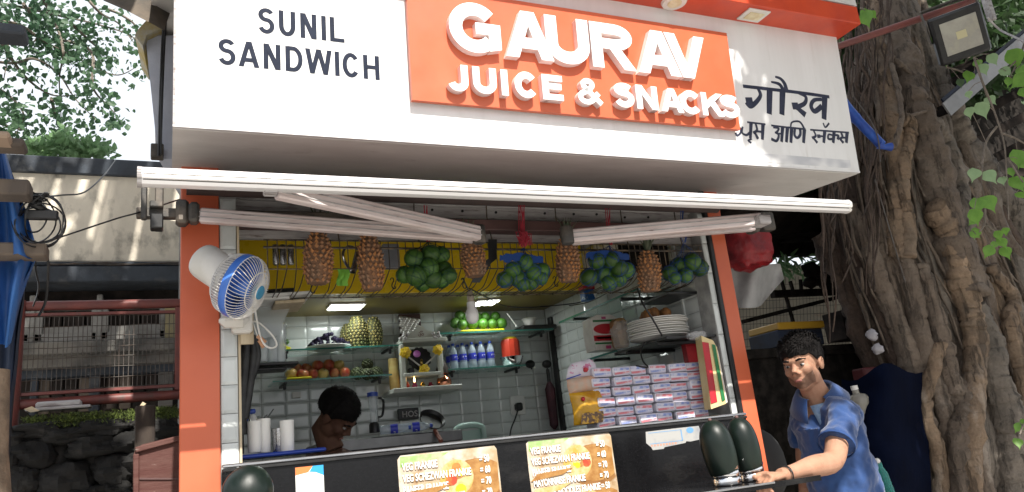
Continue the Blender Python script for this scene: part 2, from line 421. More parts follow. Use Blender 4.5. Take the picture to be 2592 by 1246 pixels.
# beams across the opening behind the awning arms
def beam(name, y0, px0, py0, px1, py1, hpx, d, m, x0=None, x1=None, par=None):
    a = G(px0, py0, y0); b = G(px1, py1, y0); h = hpx * MPP(a)
    z = (a.z + b.z) / 2
    xa = a.x if x0 is None else x0; xb = b.x if x1 is None else x1
    q = MB(); q.box(((xa + xb) / 2, y0 + d / 2, z), (xb - xa, d, h), bev=0.003); return q.build(name, m, par or ki, 40)
SOFF = 2.552
zb = lambda py, y: G(1300, py, y).z
def hbeam(name, pyT, pyB, y, d, m, x0=0.172, x1=2.44):
    a, b = zb(pyT, y), zb(pyB, y)
    q = MB(); q.box(((x0 + x1) / 2, y + d / 2, (a + b) / 2), (x1 - x0, d, a - b), bev=0.003); return q.build(name, m, ki, 40)
hbeam('lintel_rail', 497, 513, 0.045, 0.03, M['rail_grey'])
hbeam('lintel_rail', 516, 527, 0.06, 0.03, M['rail_grey'])
lb = hbeam('lintel_board', 529, 556, 0.075, 0.03, M['rail_grey'])
hbeam('lintel_beam', 557, 583, 0.02, 0.07, M['beam_maroon'])
hbeam('lintel_board', 585, 612, 0.09, 0.03, M['rail_grey'])
for i in range(11):
    p = Vector((0.75 + i * 0.14 + random.uniform(-.03, .03), 0.073, zb(540, 0.075) + random.uniform(-.006, .006)))
    q = MB(); q.lathe([(0.006, 0), (0.006, 0.004)], 8, Matrix.Translation(p) @ Matrix.Rotation(R(90), 4, 'X')); q.build('bolt', M['black'], lb)
# inside lining above the loft
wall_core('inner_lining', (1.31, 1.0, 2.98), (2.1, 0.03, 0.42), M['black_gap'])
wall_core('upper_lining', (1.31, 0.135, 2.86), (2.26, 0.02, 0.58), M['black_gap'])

# ================================================================ fascia sign box
TL = R(4.2)
FP0 = Vector((0.0, -0.35, 2.557))
FT = Vector((0, -math.sin(TL), math.cos(TL))); FN = Vector((0, -math.cos(TL), -math.sin(TL)))
def F(u, v, w=0.0): return FP0 + Vector((u, 0, 0)) + FT * v + FN * w
def pF(px, py, w=0.0):
    r = ray(px, py); o = FP0 + FN * w
    t = (o - CAM).dot(FN) / r.dot(FN); p = CAM + r * t - o
    return p.x, p.dot(FT)
FX0, FX1 = 0.010, pF(2175, 430)[0]
FH = pF(2119, 95)[1]
fa = thing('fascia_board', 'big white fascia board leaning out above the stall with printed stall names', 'signboard', F(1.5, 0.3, -0.1))
mb = MB(); mb.box((0, 0, 0), (1, 1, 1)); mb.v = []; mb.f = []; mb.mi = []
mb.prism([(FX0, 0.0), (FX1, 0.0), (FX1, FH + .02), (FX0, FH + .02)], F, -0.02, 0.0)
mb.build('panel', M['white_panel'], fa, 30)
z0 = FP0.z
mb = MB(); mb.add([(FX0, -0.331, z0 + 0.0), (FX1, -0.331, z0), (FX1 - .1, 0.02, z0), (FX0, 0.02, z0), (FX0, -0.331, z0 + .012), (FX1, -0.331, z0 + .012), (FX1 - .1, 0.02, z0 + .012), (FX0, 0.02, z0 + .012)],
    [(0, 3, 2, 1), (4, 5, 6, 7), (0, 1, 5, 4), (1, 2, 6, 5), (2, 3, 7, 6), (3, 0, 4, 7)]); mb.build('soffit', M['soffit'], fa)
topz = F(0, FH).z
mb = MB(); mb.add([F(FX1 - .004, .0, -.021), (FX1 - .1, 0.02, z0 + .013), (FX1 - .1, 0.02, topz), F(FX1 - .004, FH, -.021)], [(0, 1, 2, 3)])
mb.add([F(FX0 + .004, .0, -.021), (FX0 + .004, 0.3, z0 + .013), (FX0 + .004, 0.3, topz), F(FX0 + .004, FH, -.021)], [(0, 3, 2, 1)]); mb.build('return_panel', M['white_panel'], fa)
mb = MB(); mb.prism([(FX0, 0.0), (FX1, 0.0), (FX1, 0.008), (FX0, 0.008)], F, 0.0005, 0.003); mb.build('edge_trim', M['awning_bar'], fa)
mb = MB(); mb.prism([(FX0, 0.009), (FX0 + .008, 0.009), (FX0 + .008, FH), (FX0, FH)], F, 0.0005, 0.003); mb.build('edge_trim', M['rail_grey'], fa)

# ---- lettering
def arc(cx, cy, rx, ry, a0, a1, n=14):
    return [(cx + rx * math.cos(R(a0 + (a1 - a0) * i / n)), cy + ry * math.sin(R(a0 + (a1 - a0) * i / n))) for i in range(n + 1)]
def glyph(ch, W, w, t=None):
    """strokes of a grotesque capital, height 1, width W, stem w, thin stroke t -> list of ('p', poly) / ('s', pts, width)"""
    t = t or w * 0.88; h = w / 2; c = W / 2; S = []
    P = lambda *a: S.append(('p', list(a))); L = lambda pts, k=w: S.append(('s', pts, k))
    if ch == 'A':
        a = w * .56
        P((0, 0), (w * 1.04, 0), (c + a * .72, 1), (c - a, 1)); P((W - w * 1.04, 0), (W, 0), (c + a, 1), (c - a * .72, 1)); P((W * .2, .2), (W * .8, .2), (W * .72, .2 + t), (W * .28, .2 + t))
    elif ch == 'C' or ch == 'G':
        L(arc(c, .5, c - h, .5 - t * .5, 38 if ch == 'C' else 40, 322 if ch == 'C' else 318, 26), w)
        if ch == 'G': P((c * 1.02, .38), (W, .38), (W, .38 + t), (c * 1.02, .38 + t)); P((W - w * .95, .04), (W, .1), (W, .40), (W - w * .95, .40))
    elif ch == 'U': L([(h, 1), (h, .45)] + arc(c, .40, c - h, .40 - t * .5, 180, 360, 16) + [(W - h, .45), (W - h, 1)])
    elif ch == 'J': L([(W - h, 1), (W - h, .40)] + arc(c, .34, c - h, .34 - t * .5, 0, -165, 14))
    elif ch == 'I': P((0, 0), (w, 0), (w, 1), (0, 1))
    elif ch == 'L': P((0, 0), (w, 0), (w, 1), (0, 1)); P((h, 0), (W, 0), (W, t), (h, t))
    elif ch in 'EF':
        P((0, 0), (w, 0), (w, 1), (0, 1)); P((h, 1 - t), (W, 1 - t), (W, 1), (h, 1)); P((h, .43), (W * .94, .43), (W * .94, .43 + t), (h, .43 + t))
        if ch == 'E': P((h, 0), (W, 0), (W, t), (h, t))
    elif ch == 'H': P((0, 0), (w, 0), (w, 1), (0, 1)); P((W - w, 0), (W, 0), (W, 1), (W - w, 1)); P((h, .43), (W - h, .43), (W - h, .43 + t), (h, .43 + t))
    elif ch == 'N': P((0, 0), (w, 0), (w, 1), (0, 1)); P((W - w, 0), (W, 0), (W, 1), (W - w, 1)); P((0, 1), (w * 1.1, 1), (W, 0), (W - w * 1.1, 0))
    elif ch == 'D': P((0, 0), (w, 0), (w, 1), (0, 1)); L([(h, t / 2), (W * .45, t / 2)] + arc(W * .45, .5, W * .55 - h, .5 - t / 2, -90, 90, 16) + [(h, 1 - t / 2)], w * .95)
    elif ch == 'R':
        P((0, 0), (w, 0), (w, 1), (0, 1)); r = .285 - t / 2
        L([(h, 1 - t / 2), (W * .55, 1 - t / 2)] + arc(W * .55, 1 - t / 2 - r, W * .45 - h * 1.2, r, 90, -90, 14) + [(h, 1 - t / 2 - 2 * r)], t)
        P((W * .40, .46), (W * .40 + w * 1.05, .46), (W, 0), (W - w * 1.12, 0))
    elif ch == 'K': P((0, 0), (w, 0), (w, 1), (0, 1)); P((w * .9, .28), (w * .9, .28 + w * 1.2), (W - w * 1.25, 1), (W - w * .02, 1)); P((W * .36, .50), (W * .36 + w * 1.0, .66), (W, 0), (W - w * 1.22, 0))
    elif ch == 'V': a = w * .56; P((0, 1), (w * 1.04, 1), (c + a * .72, 0), (c - a, 0)); P((W - w * 1.04, 1), (W, 1), (c + a, 0), (c - a * .72, 0))
    elif ch == 'W':
        q = W / 4
        P((0, 1), (w * 1.03, 1), (q + h, 0), (q - h, 0)); P((c - h, 1), (c + h, 1), (q + h, 0), (q - h, 0)); P((c - h, 1), (c + h, 1), (3 * q + h, 0), (3 * q - h, 0)); P((W - w * 1.03, 1), (W, 1), (3 * q + h, 0), (3 * q - h, 0))
    elif ch == 'S':
        r1 = .265 - t / 2 + .0; r2 = .5 - t / 2 - r1
        up = arc(c, 1 - t / 2 - r1, c - h * 1.1, r1, 25, 250, 16); lo = arc(c, t / 2 + r2, c - h, r2, 70, -160, 16)
        L(up + lo, w * .95)
    elif ch == '&':
        L([(W - w * .1, .02), (W * .28, .70)] + arc(W * .45, .78, W * .19, .15, 190, -20, 12)[0:] + [(W * .52, .58), (W * .20, .42)] + arc(W * .38, .26, W * .27, .19, 150, 330, 12) + [(W * .88, .46)], w * .78)
    return S
def put_letter(ch, u0, u1, v0, v1, w, fn, w0, d, mats, parent, name='letter', shear=0.0):
    """one capital as a solid: face material first, edge material second; strokes end at slightly different heights so faces never coincide"""
    H = v1 - v0; mb = MB()
    for k, s in enumerate(glyph(ch, (u1 - u0) / H, w)):
        top = w0 + d + 0.0004 * k
        fm = lambda a, b, c: fn(u0 + a * H, v0 + b * H, c)
        n0 = len(mb.f)
        if s[0] == 'p': mb.prism(s[1], fm, w0, top)
        else: mb.ribbon(s[1], s[2], fm, w0, top)
    mb.mi = [0] * len(mb.f)
    o = mb.build(name, mats, parent)
    me = o.data
    nn = FN
    for p in me.polygons:
        p.material_index = 0 if abs(p.normal.dot(nn)) > 0.8 else (1 if len(mats) > 1 else 0)
    return o
# printed navy name
pr = [('S', 652, 700, 20, 86), ('U', 710, 752, 20, 96), ('N', 762, 806, 30, 104), ('I', 814, 823, 40, 104), ('L', 835, 871, 44, 112)]
a0 = pF(652, 62)[0]
row1 = [(ch, (600 + dx0, 700 + dx1)) for ch, dx0, dx1 in ()]
def text_row(spec, vb, vt, w, w0, d, mats, parent, name, yref):
    for ch, pa, pb, py in spec:
        u0 = pF(pa, py, w0 + d)[0]; u1 = pF(pb, py, w0 + d)[0]
        put_letter(ch, u0, u1, vb, vt, w, F, w0, d, mats, parent, name)
Z2 = lambda x: 400 + x * 0.42
# letter: source px of its two sides and mid height, read on the photograph
v1b = pF(Z2(1005), 245 * .42)[1]; v1t = pF(Z2(1005), 98 * .42)[1]
text_row([('S', Z2(602), Z2(702), 52), ('U', Z2(728), Z2(828), 60), ('N', Z2(858), Z2(955), 70), ('I', Z2(985), Z2(1005), 73), ('L', Z2(1036), Z2(1122), 78)], v1b, v1t, 0.172, 0.0002, 0.0008, [M['navy']], fa, 'lettering', 0)
v2b = pF(Z2(1075), 458 * .42)[1]; v2t = pF(Z2(1075), 312 * .42)[1]
text_row([('S', Z2(362), Z2(468), 125), ('A', Z2(485), Z2(610), 132), ('N', Z2(636), Z2(738), 140), ('D', Z2(768), Z2(872), 146), ('W', Z2(888), Z2(1048), 154), ('I', Z2(1066), Z2(1086), 162), ('C', Z2(1112), Z2(1214), 166), ('H', Z2(1238), Z2(1334), 175)],
    v2b, v2t, 0.172, 0.0002, 0.0008, [M['navy']], fa, 'lettering', 0)
# Devanagari printed by strokes traced in the plane of the board
def dstroke(pts, wd, k, sm=True, parent=None, name='lettering'):
    P = [pF(1700 + x * .42, y * .42) for x, y in pts]
    if sm and len(P) > 2: P = [(p.x, p.y) for p in [Vector((q.x, q.y)) for q in spline([(a, b, 0) for a, b in P], 6)]]
    return P
def dword(strokes, name='lettering'):
    mb = MB(); q = 0.42 * MPP(F(2.8, .4))
    for k, (pts, wd, sm) in enumerate(strokes):
        P = dstroke(pts, wd, k, sm); n = len(P)
        if hasattr(wd, '__len__'):
            ws = [wd[0] + (wd[1] - wd[0]) * i / (n - 1) for i in range(n)]
        else: ws = [wd] * n
        mb.ribbon(P, [w * q * 1.22 for w in ws], F, 0.0003, 0.001 + 0.0002 * k)
    mb.build(name, M['dark_print'], fa)
ball = lambda x, y, r: ([(x - r, y), (x, y + .1), (x + r, y)], 2 * r, False)
dword([([(430, 520), (520, 530)], 17, False), ([(520, 530), (610, 541)], 17, False), ([(590, 541), (588, 688)], (36, 30), False), ([(520, 535), (535, 575), (510, 615), (475, 640), (452, 615)], (16, 30), True), ball(468, 612, 20)])
dword([([(610, 541), (720, 553)], 17, False), ([(668, 548), (664, 692)], (36, 30), False), ([(692, 548), (680, 505), (655, 475), (624, 464)], (26, 10), True), ([(672, 545), (655, 515), (632, 502), (600, 495)], (24, 9), True)])
dword([([(720, 553), (835, 568)], 17, False), ([(765, 562), (808, 585), (800, 625), (745, 650)], (14, 26), True), ball(745, 640, 18), ([(752, 648), (780, 672), (806, 694)], (22, 32), False)])
dword([([(835, 568), (950, 585)], 17, False), ([(922, 583), (918, 720)], (36, 30), False), ([(905, 600), (858, 605), (840, 640), (862, 672), (905, 640)], (18, 28), True)])
dword([([(455, 737), (565, 750)], 9, False), ([(478, 742), (474, 835)], (20, 15), False), ([(428, 765), (424, 800), (450, 815), (472, 800)], (8, 13), True), ([(415, 770), (415, 800), (395, 818), (385, 800)], (8, 12), True), ([(482, 838), (462, 848), (480, 862)], 9, True),
       ([(550, 748), (546, 842)], (20, 15), False), ([(505, 745), (514, 785), (492, 802)], (9, 15), True), ([(512, 792), (548, 797)], 10, False), ([(500, 800), (520, 838)], (10, 15), False)], 'lettering')
dword([([(600, 757), (700, 769)], 9, False), ([(612, 770), (645, 775), (632, 800)], (8, 12), True), ([(622, 798), (645, 815), (632, 850), (600, 838)], (10, 15), True), ([(640, 806), (668, 808)], 9, False), ([(668, 767), (662, 856)], (20, 15), False), ([(697, 769), (691, 858)], (20, 15), False),
       ([(700, 769), (806, 780)], 9, False), ([(722, 772), (718, 861)], (20, 15), False), ([(716, 770), (725, 738), (770, 735), (798, 775)], (7, 10), True), ([(742, 776), (740, 815), (757, 832), (774, 812), (773, 779)], (12, 14), True), ([(799, 780), (794, 862)], (20, 15), False)])
dword([([(835, 783), (1068, 800)], 9, False), ([(855, 788), (868, 820), (846, 832)], (9, 14), True), ([(852, 830), (878, 862)], (10, 15), False), ball(886, 822, 9), ([(886, 820), (920, 824)], 9, False), ([(922, 790), (916, 862)], (20, 15), False), ([(912, 742), (926, 768), (948, 744)], (6, 10), True),
       ([(978, 795), (973, 862)], (20, 15), False), ([(974, 818), (946, 812), (944, 838), (974, 838)], (8, 12), True), ([(976, 816), (1002, 818), (1000, 842)], (9, 14), True), ([(1056, 800), (1052, 862)], (20, 15), False), ([(1020, 800), (1028, 826), (1010, 840)], (9, 14), True), ([(1026, 830), (1054, 833)], 9, False), ([(1014, 840), (1034, 862)], (9, 13), False)])
# rubbed-out line of print below
M['smudge'] = mat('smudged_print', (0.74, 0.74, 0.745), 0.5, col2=(0.50, 0.51, 0.54), scale=9, lo=0.42, hi=0.66, stretch=(1, 1, 1.6), detail=1.0)
a = pF(1888, 392); b = pF(2150, 400)
mb = MB(); mb.prism([(a[0], a[1] - .03), (b[0], a[1] - .03), (b[0], a[1] + .012), (a[0], a[1] + .012)], F, 0.0004, 0.0012); mb.build('smudged_line', M['smudge'], fa)

# ---- raised orange sign with solid white letters
SD = 0.034
q = [pF(1032, 80, SD)[0], pF(1862, 250, SD)[0]]
sv0 = (pF(1044, 253, SD)[1] + pF(1870, 328, SD)[1]) / 2
sv1 = pF(1840, 84, SD)[1]
su0 = pF(1040, 180, SD)[0]; su1 = pF(1860, 230, SD)[0]
sg = thing('raised_sign', 'raised orange sign board with thick white letters fixed on the white fascia', 'sign', F((su0 + su1) / 2, sv0, 0.01))
mb = MB(); mb.prism([(su0, sv0), (su1, sv0), (su1, sv1), (su0, sv1)], F, 0.012, SD); mb.build('board', M['orange'], sg)
for uu in (su0 + .1, (su0 + su1) / 2, su1 - .1):
    for vv in (sv0 + .06, sv1 - .06):
        mb = MB(); mb.prism([(uu - .015, vv - .015), (uu + .015, vv - .015), (uu + .015, vv + .015), (uu - .015, vv + .015)], F, 0.0, 0.012); mb.build('standoff', M['steel'], sg)
Z3 = lambda x: 1000 + x * .42
LD = 0.032; LW = SD + LD
def slet(ch, xa, xb, ym, vb, vt, w):
    u0 = pF(Z3(xa), ym * .42, LW)[0]; u1 = pF(Z3(xb), ym * .42, LW)[0]
    put_letter(ch, u0, u1, vb, vt, w, F, SD, LD, [M['letter'], M['letter_edge']], sg)
def vv(x, y): return pF(Z3(x), y * .42, LW)[1]
gb = (vv(700, 335) + vv(1235, 405) + vv(1790, 475)) / 3; gt = (vv(785, 62) + vv(1540, 188)) / 2
for ch, xa, xb, ym in (('G', 325, 632, 150), ('A', 662, 946, 210), ('U', 910, 1168, 240), ('R', 1182, 1440, 270), ('A', 1460, 1712, 325), ('V', 1636, 1874, 345)):
    slet(ch, xa, xb, ym, gb, gt, 0.265)
jb = (vv(668, 575) + vv(945, 603) + vv(1905, 697)) / 3; jt = (vv(668, 422) + vv(945, 452) + vv(1900, 562)) / 3
for ch, xa, xb, ym in (('J', 318, 441, 465), ('U', 470, 612, 485), ('I', 640, 694, 497), ('C', 722, 860, 512), ('E', 888, 1010, 527), ('&', 1100, 1243, 552), ('S', 1320, 1440, 572), ('N', 1455, 1582, 590), ('A', 1602, 1735, 607), ('C', 1722, 1845, 615), ('K', 1850, 1978, 630), ('S', 1962, 2076, 645)):
    slet(ch, xa, xb, ym, jb, jt, 0.27)

# ---- orange cornice with downlights
cz = F(0, FH).z; cy0 = F(0, FH).y
CF = cy0 - 0.135
cn = thing('cornice', 'orange box cornice with recessed lamps running along the top of the fascia', 'cornice', (1.6, CF, cz))
cx1 = GX(2173, 62, FX1 + .02).x + .0
mb = MB(); mb.box(((FX0 - .1 + FX1 + .03) / 2, (CF + cy0 + .3) / 2, cz + .05), (FX1 - FX0 + .13, cy0 + .3 - CF, 0.10), bev=0.004); mb.build('casing', M['orange_red'], cn, 40)
M['lens'] = mat('yellowed_lens', (0.62, 0.52, 0.30), 0.4, col2=(0.75, 0.7, 0.5), scale=30)
p = GZ(1910, 35, cz); a = GZ(1880, 45, cz); b = GZ(1945, 25, cz)
mb = MB(); mb.box((p.x, (CF + cy0) / 2, cz - .004), (0.13, 0.095, 0.010), bev=0.003); dl = mb.build('downlight', M['white_plastic'], cn)
mb = MB(); mb.box((p.x, (CF + cy0) / 2, cz - .0105), (0.085, 0.055, 0.004), bev=0.001); mb.build('lens', M['lens'], dl)
p = GZ(1703, 6, cz)
mb = MB(); mb.lathe([(0.055, -.012), (0.06, 0.0)], 24, Matrix.Translation((p.x, (CF + cy0) / 2, cz - .001))); dl = mb.build('downlight', M['white_plastic'], cn, 40)
mb = MB(); mb.lathe([(0.03, -.016), (0.034, -0.011)], 20, Matrix.Translation((p.x, (CF + cy0) / 2, cz - .001))); mb.build('lens', M['lens'], dl, 40)

# ================================================================ folding arm awning
BY = -0.65
bl = G(358, 428, BY); br = G(2144, 537, BY)
BZ = (bl.z + br.z) / 2
aw = thing('folding_awning', 'retracted white folding arm awning under the fascia, front bar shining in the sun', 'awning', ((bl.x + br.x) / 2, BY, BZ))
prof = [(0.0, 0.040), (-0.022, 0.036), (-0.037, 0.020), (-0.040, 0.006), (-0.0375, 0.004), (-0.0375, 0.002), (-0.0395, 0.000), (-0.035, -0.013), (-0.024, -0.017), (-0.024, -0.021), (-0.030, -0.023), (-0.020, -0.036), (0.0, -0.040), (0.02, -0.038), (0.03, -0.02), (0.03, 0.03)]
bt = 0.045
prof = [(a * .68, b * .68) for a, b in prof]
def extrude_x(mb, prof, x0, x1, y, z):
    n = len(prof)
    mb.add([(x0, y + a, z + b) for a, b in prof] + [(x1, y + a, z + b) for a, b in prof], [(i, (i + 1) % n, n + (i + 1) % n, n + i) for i in range(n)] + [tuple(range(n))[::-1], tuple(range(n, 2 * n))]); return mb
extrude_x(MB(), prof, bl.x, br.x, BY, BZ).build('front_bar', M['awning_bar'], aw, 35)
q = MB(); q.box(((bl.x + br.x) / 2, BY - .0172, BZ - .0129), (br.x - bl.x - .01, .002, .003)); q.box(((bl.x + br.x) / 2, BY - .0259, BZ + .002), (br.x - bl.x - .01, .0015, .0016)); q.build('groove_shade', M['dark_iron'], aw)  # dark strips laid in the bar's grooves to deepen their shade
for x in (bl.x - .004, br.x + .004):
    q = MB(); extrude_x(q, [(a * 1.05, b * 1.05) for a, b in prof], x - .006, x + .006, BY, BZ); q.build('end_cap', M['white_plastic'] if x > 1 else M['rail_grey'], aw, 35)
# cloth from the roller to the bar
q = MB(); g = []
for i in range(31):
    x = bl.x + .12 + (br.x - bl.x - .2) * i / 30
    row = []
    for j in range(9):
        t = j / 8; y = BY + 0.02 + (0.02 - BY - .06) * t; z = BZ + 0.03 + (2.49 - BZ - .03) * t - 0.03 * math.sin(PI * t) + 0.004 * noise.noise(Vector((x * 5, y * 6, 0)))
        row.append(Vector((x, y, z)))
    g.append(row)
q.sheet(g); q.build('cloth', M['fabric'], aw, 180)
q = MB(); q.tube([(0.06, 0.0, 2.485), (2.5, 0.0, 2.485)], 0.04, 16); q.build('roller_tube', M['fabric'], aw, 40)
# torsion bar, brackets and plates at the near end
p = G(345, 540, -0.06); e = G(1935, 565, -0.06)
q = MB(); q.box(((p.x + 0.9) / 2, -0.06, p.z), (0.9 - p.x, 0.035, 0.035), bev=0.003); q.build('torsion_bar', M['dark_iron'], aw, 40)
a = G(370, 450, BY + .05); 
def plate(px0, py0, px1, py1, y, d, m, name='plate', bev=.004):
    a = G((px0 + px1) / 2, py0, y); b = G((px0 + px1) / 2, py1, y); w = (px1 - px0) * MPP(a)
    q = MB(); q.box((a + b) / 2, (w, d, abs(a.z - b.z)), bev=bev); return q.build(name, m, aw, 40)
plate(358, 450, 372, 556, -0.10, 0.03, M['dark_iron']); plate(393, 452, 413, 585, -0.05, 0.03, M['dark_iron'])
plate(380, 512, 412, 528, -0.085, 0.04, M['dark_iron']); plate(382, 545, 412, 582, -0.09, 0.05, M['black'], 'gear_box')
plate(446, 511, 476, 570, -0.10, 0.07, M['dark_iron'], 'shoulder_bracket', .01); plate(478, 516, 504, 566, -0.115, 0.06, M['dark_iron'], 'shoulder_bracket', .01)
def arm(ax, ay, ady, bx, by, bdy, w, h, name='arm'):
    a = G(ax, ay, ady); b = G(bx, by, bdy)
    q = MB(); bar(q, a, b, w, h, 0.005); o = q.build(name, M['arm'], aw, 40)
    for s in (-1, 1):
        q = MB(); M3 = align(b - a); off = M3 @ Vector((-w / 2 * .0, 0, s * h * .18)); n = M3 @ Vector((1, 0, 0))
        n = n if n.y < 0 else -n
        bar(q, a + off + n * (w / 2 + .0008), b + off + n * (w / 2 + .0008), 0.003, 0.004); q.build('groove', M['rail_grey'], o)
    return a, b
A1 = arm(506, 546, -0.12, 1200, 598, -0.30, 0.035, 0.052)
A2 = arm(700, 482, -0.60, 1212, 592, -0.345, 0.035, 0.055)
A3 = arm(1436, 600, -0.36, 1925, 556, -0.55, 0.035, 0.053)
A4 = arm(1450, 606, -0.31, 1905, 574, -0.12, 0.034, 0.046)
for (pt, s) in ((A1[1], 1), (A3[0], -1)):
    q = MB(); q.lathe([(0.022, -0.035), (0.026, -0.03), (0.026, 0.03), (0.022, 0.035)], 14, Matrix.Translation(pt + Vector((0.012 * s, -0.02, 0.0)))); q.build('elbow_joint', M['dark_iron'], aw, 40)
plate(668, 462, 702, 492, -0.63, 0.05, M['rail_grey'], 'bar_bracket'); 
q = MB(); pb = G(1925, 560, -0.56); q.box(pb, (0.06, 0.07, 0.04), bev=.006); q.build('bar_bracket', M['rail_grey'], aw, 40)
plate(1890, 545, 1915, 590, -0.10, 0.07, M['dark_iron'], 'shoulder_bracket', .01); plate(1918, 540, 1958, 585, -0.06, 0.06, M['dark_iron'], 'shoulder_bracket', .01)
# ================================================================ hanging wire basket rack
M['rust_wire'] = mat('worn_wire', (0.07, 0.066, 0.06), 0.4, 0.6, col2=(0.2, 0.15, 0.1), scale=40)
RX0, RX1, RYF, RYB = 0.33, 2.41, 0.02, 0.30
zt = zb(615, RYF); zm = zb(680, RYF); zl = zb(712, RYF)
rk = thing('wire_basket_rack', 'long black wire dish rack hanging across the top of the stall opening', 'rack', ((RX0 + RX1) / 2, RYF, zt))
q = MB()
for z, r in ((zt, .0035), (zt - .03, .005), (zm, .0025)):
    q.tube([(RX0, RYF, z), (RX1, RYF, z)], r, 6)
q.tube([(RX0, RYB, zl + .004), (RX1, RYB, zl + .004)], .0025, 6)
q.build('rail', M['rust_wire'], rk, 60)
q = MB(); n = 62
for i in range(n):
    x = RX0 + (RX1 - RX0) * (i + .5) / n + random.uniform(-.003, .003); s = .008 * (1 if i % 2 else -1)
    q.tube([(x, RYF - .004, zt), (x, RYF - .004, zm)] + [(x + s * (k / 6), RYF + (RYB - RYF) * (k / 6) * .5, zm - (zm - zl) * math.sin(PI / 2 * k / 6)) for k in range(1, 7)] + [(x + s, RYB, zl + .0)], .0023, 5)
q.build('wires', M['rust_wire'], rk, 60)['kind'] = 'stuff'
for x in (0.62, 0.95, 1.28, 1.62, 1.97, 2.28):
    q = MB(); q.tube([(x, RYF + .01, zt), (x - .01, RYF + .02, zt + .12), (x, RYF + .03, 2.53)], .003, 6); q.build('hanger', M['rust_wire'], rk)
M['red_string'] = mat('red_string', (0.38, 0.03, 0.05), 0.8)
# S hooks
def s_hook(px, py, lab):
    p = G(px, py, RYF - .005); t = thing('s_hook', lab, 'hook', p)
    pts = [(-.008, 0, .004), (-.004, 0, .012), (.004, 0, .012), (.006, 0, .002), (0, 0, -.008), (-.003, 0, -.02), (.002, 0, -.03), (.010, 0, -.03), (.013, 0, -.022)]
    q = MB(); q.tube([p + Vector(a) for a in spline(pts, 3)], .0022, 6); q.build('hook_wire', M['black'], t, 60)
s_hook(788, 722, 'black hook under the rack below the first hanging pineapple from the fan'); s_hook(993, 712, 'black hook between the second hanging pineapple and the first net of limes')
s_hook(1172, 712, 'black hook that holds the cord of the bulb'); s_hook(1404, 708, 'black hook beside the fourth hanging pineapple')

# ---- fruit
M['pine_dry'] = mat('dry_pineapple_skin', (0.40, 0.185, 0.075), 0.8, col2=(0.22, 0.135, 0.095), scale=42, lo=.35, hi=.62, dirt=(0.13, 0.105, 0.085), dscale=9, dlo=.46, dhi=.62, rand=.15, bump=.002, bscale=120)
M['pine_fresh'] = mat('fresh_pineapple_skin', (0.14, 0.105, 0.034), 0.7, col2=(0.075, 0.08, 0.028), scale=30, lo=.35, hi=.6, dirt=(0.035, 0.03, 0.013), dscale=22, dlo=.5, dhi=.66, rand=.12, spec=.25)
M['dry_tip'] = mat('dry_pineapple_eye', (0.44, 0.19, 0.065), .8, col2=(0.30, 0.17, 0.10), scale=12, lo=.4, hi=.6, dirt=(0.2, 0.15, 0.11), dscale=8, dlo=.5, dhi=.7)
M['dry_gap'] = mat('dry_pineapple_gap', (0.24, 0.125, 0.07), .9, col2=(0.16, 0.10, 0.065), scale=20)
M['fresh_tip'] = mat('fresh_pineapple_eye', (0.24, 0.19, 0.06), .6, col2=(0.15, 0.15, 0.05), scale=14, lo=.4, hi=.6)
M['fresh_gap'] = mat('fresh_pineapple_gap', (0.055, 0.05, 0.018), .8, col2=(0.04, 0.045, 0.016), scale=20)
M['pine_leaf'] = mat('pineapple_leaf', (0.045, 0.07, 0.04), 0.6, col2=(0.09, 0.09, 0.05), scale=30)
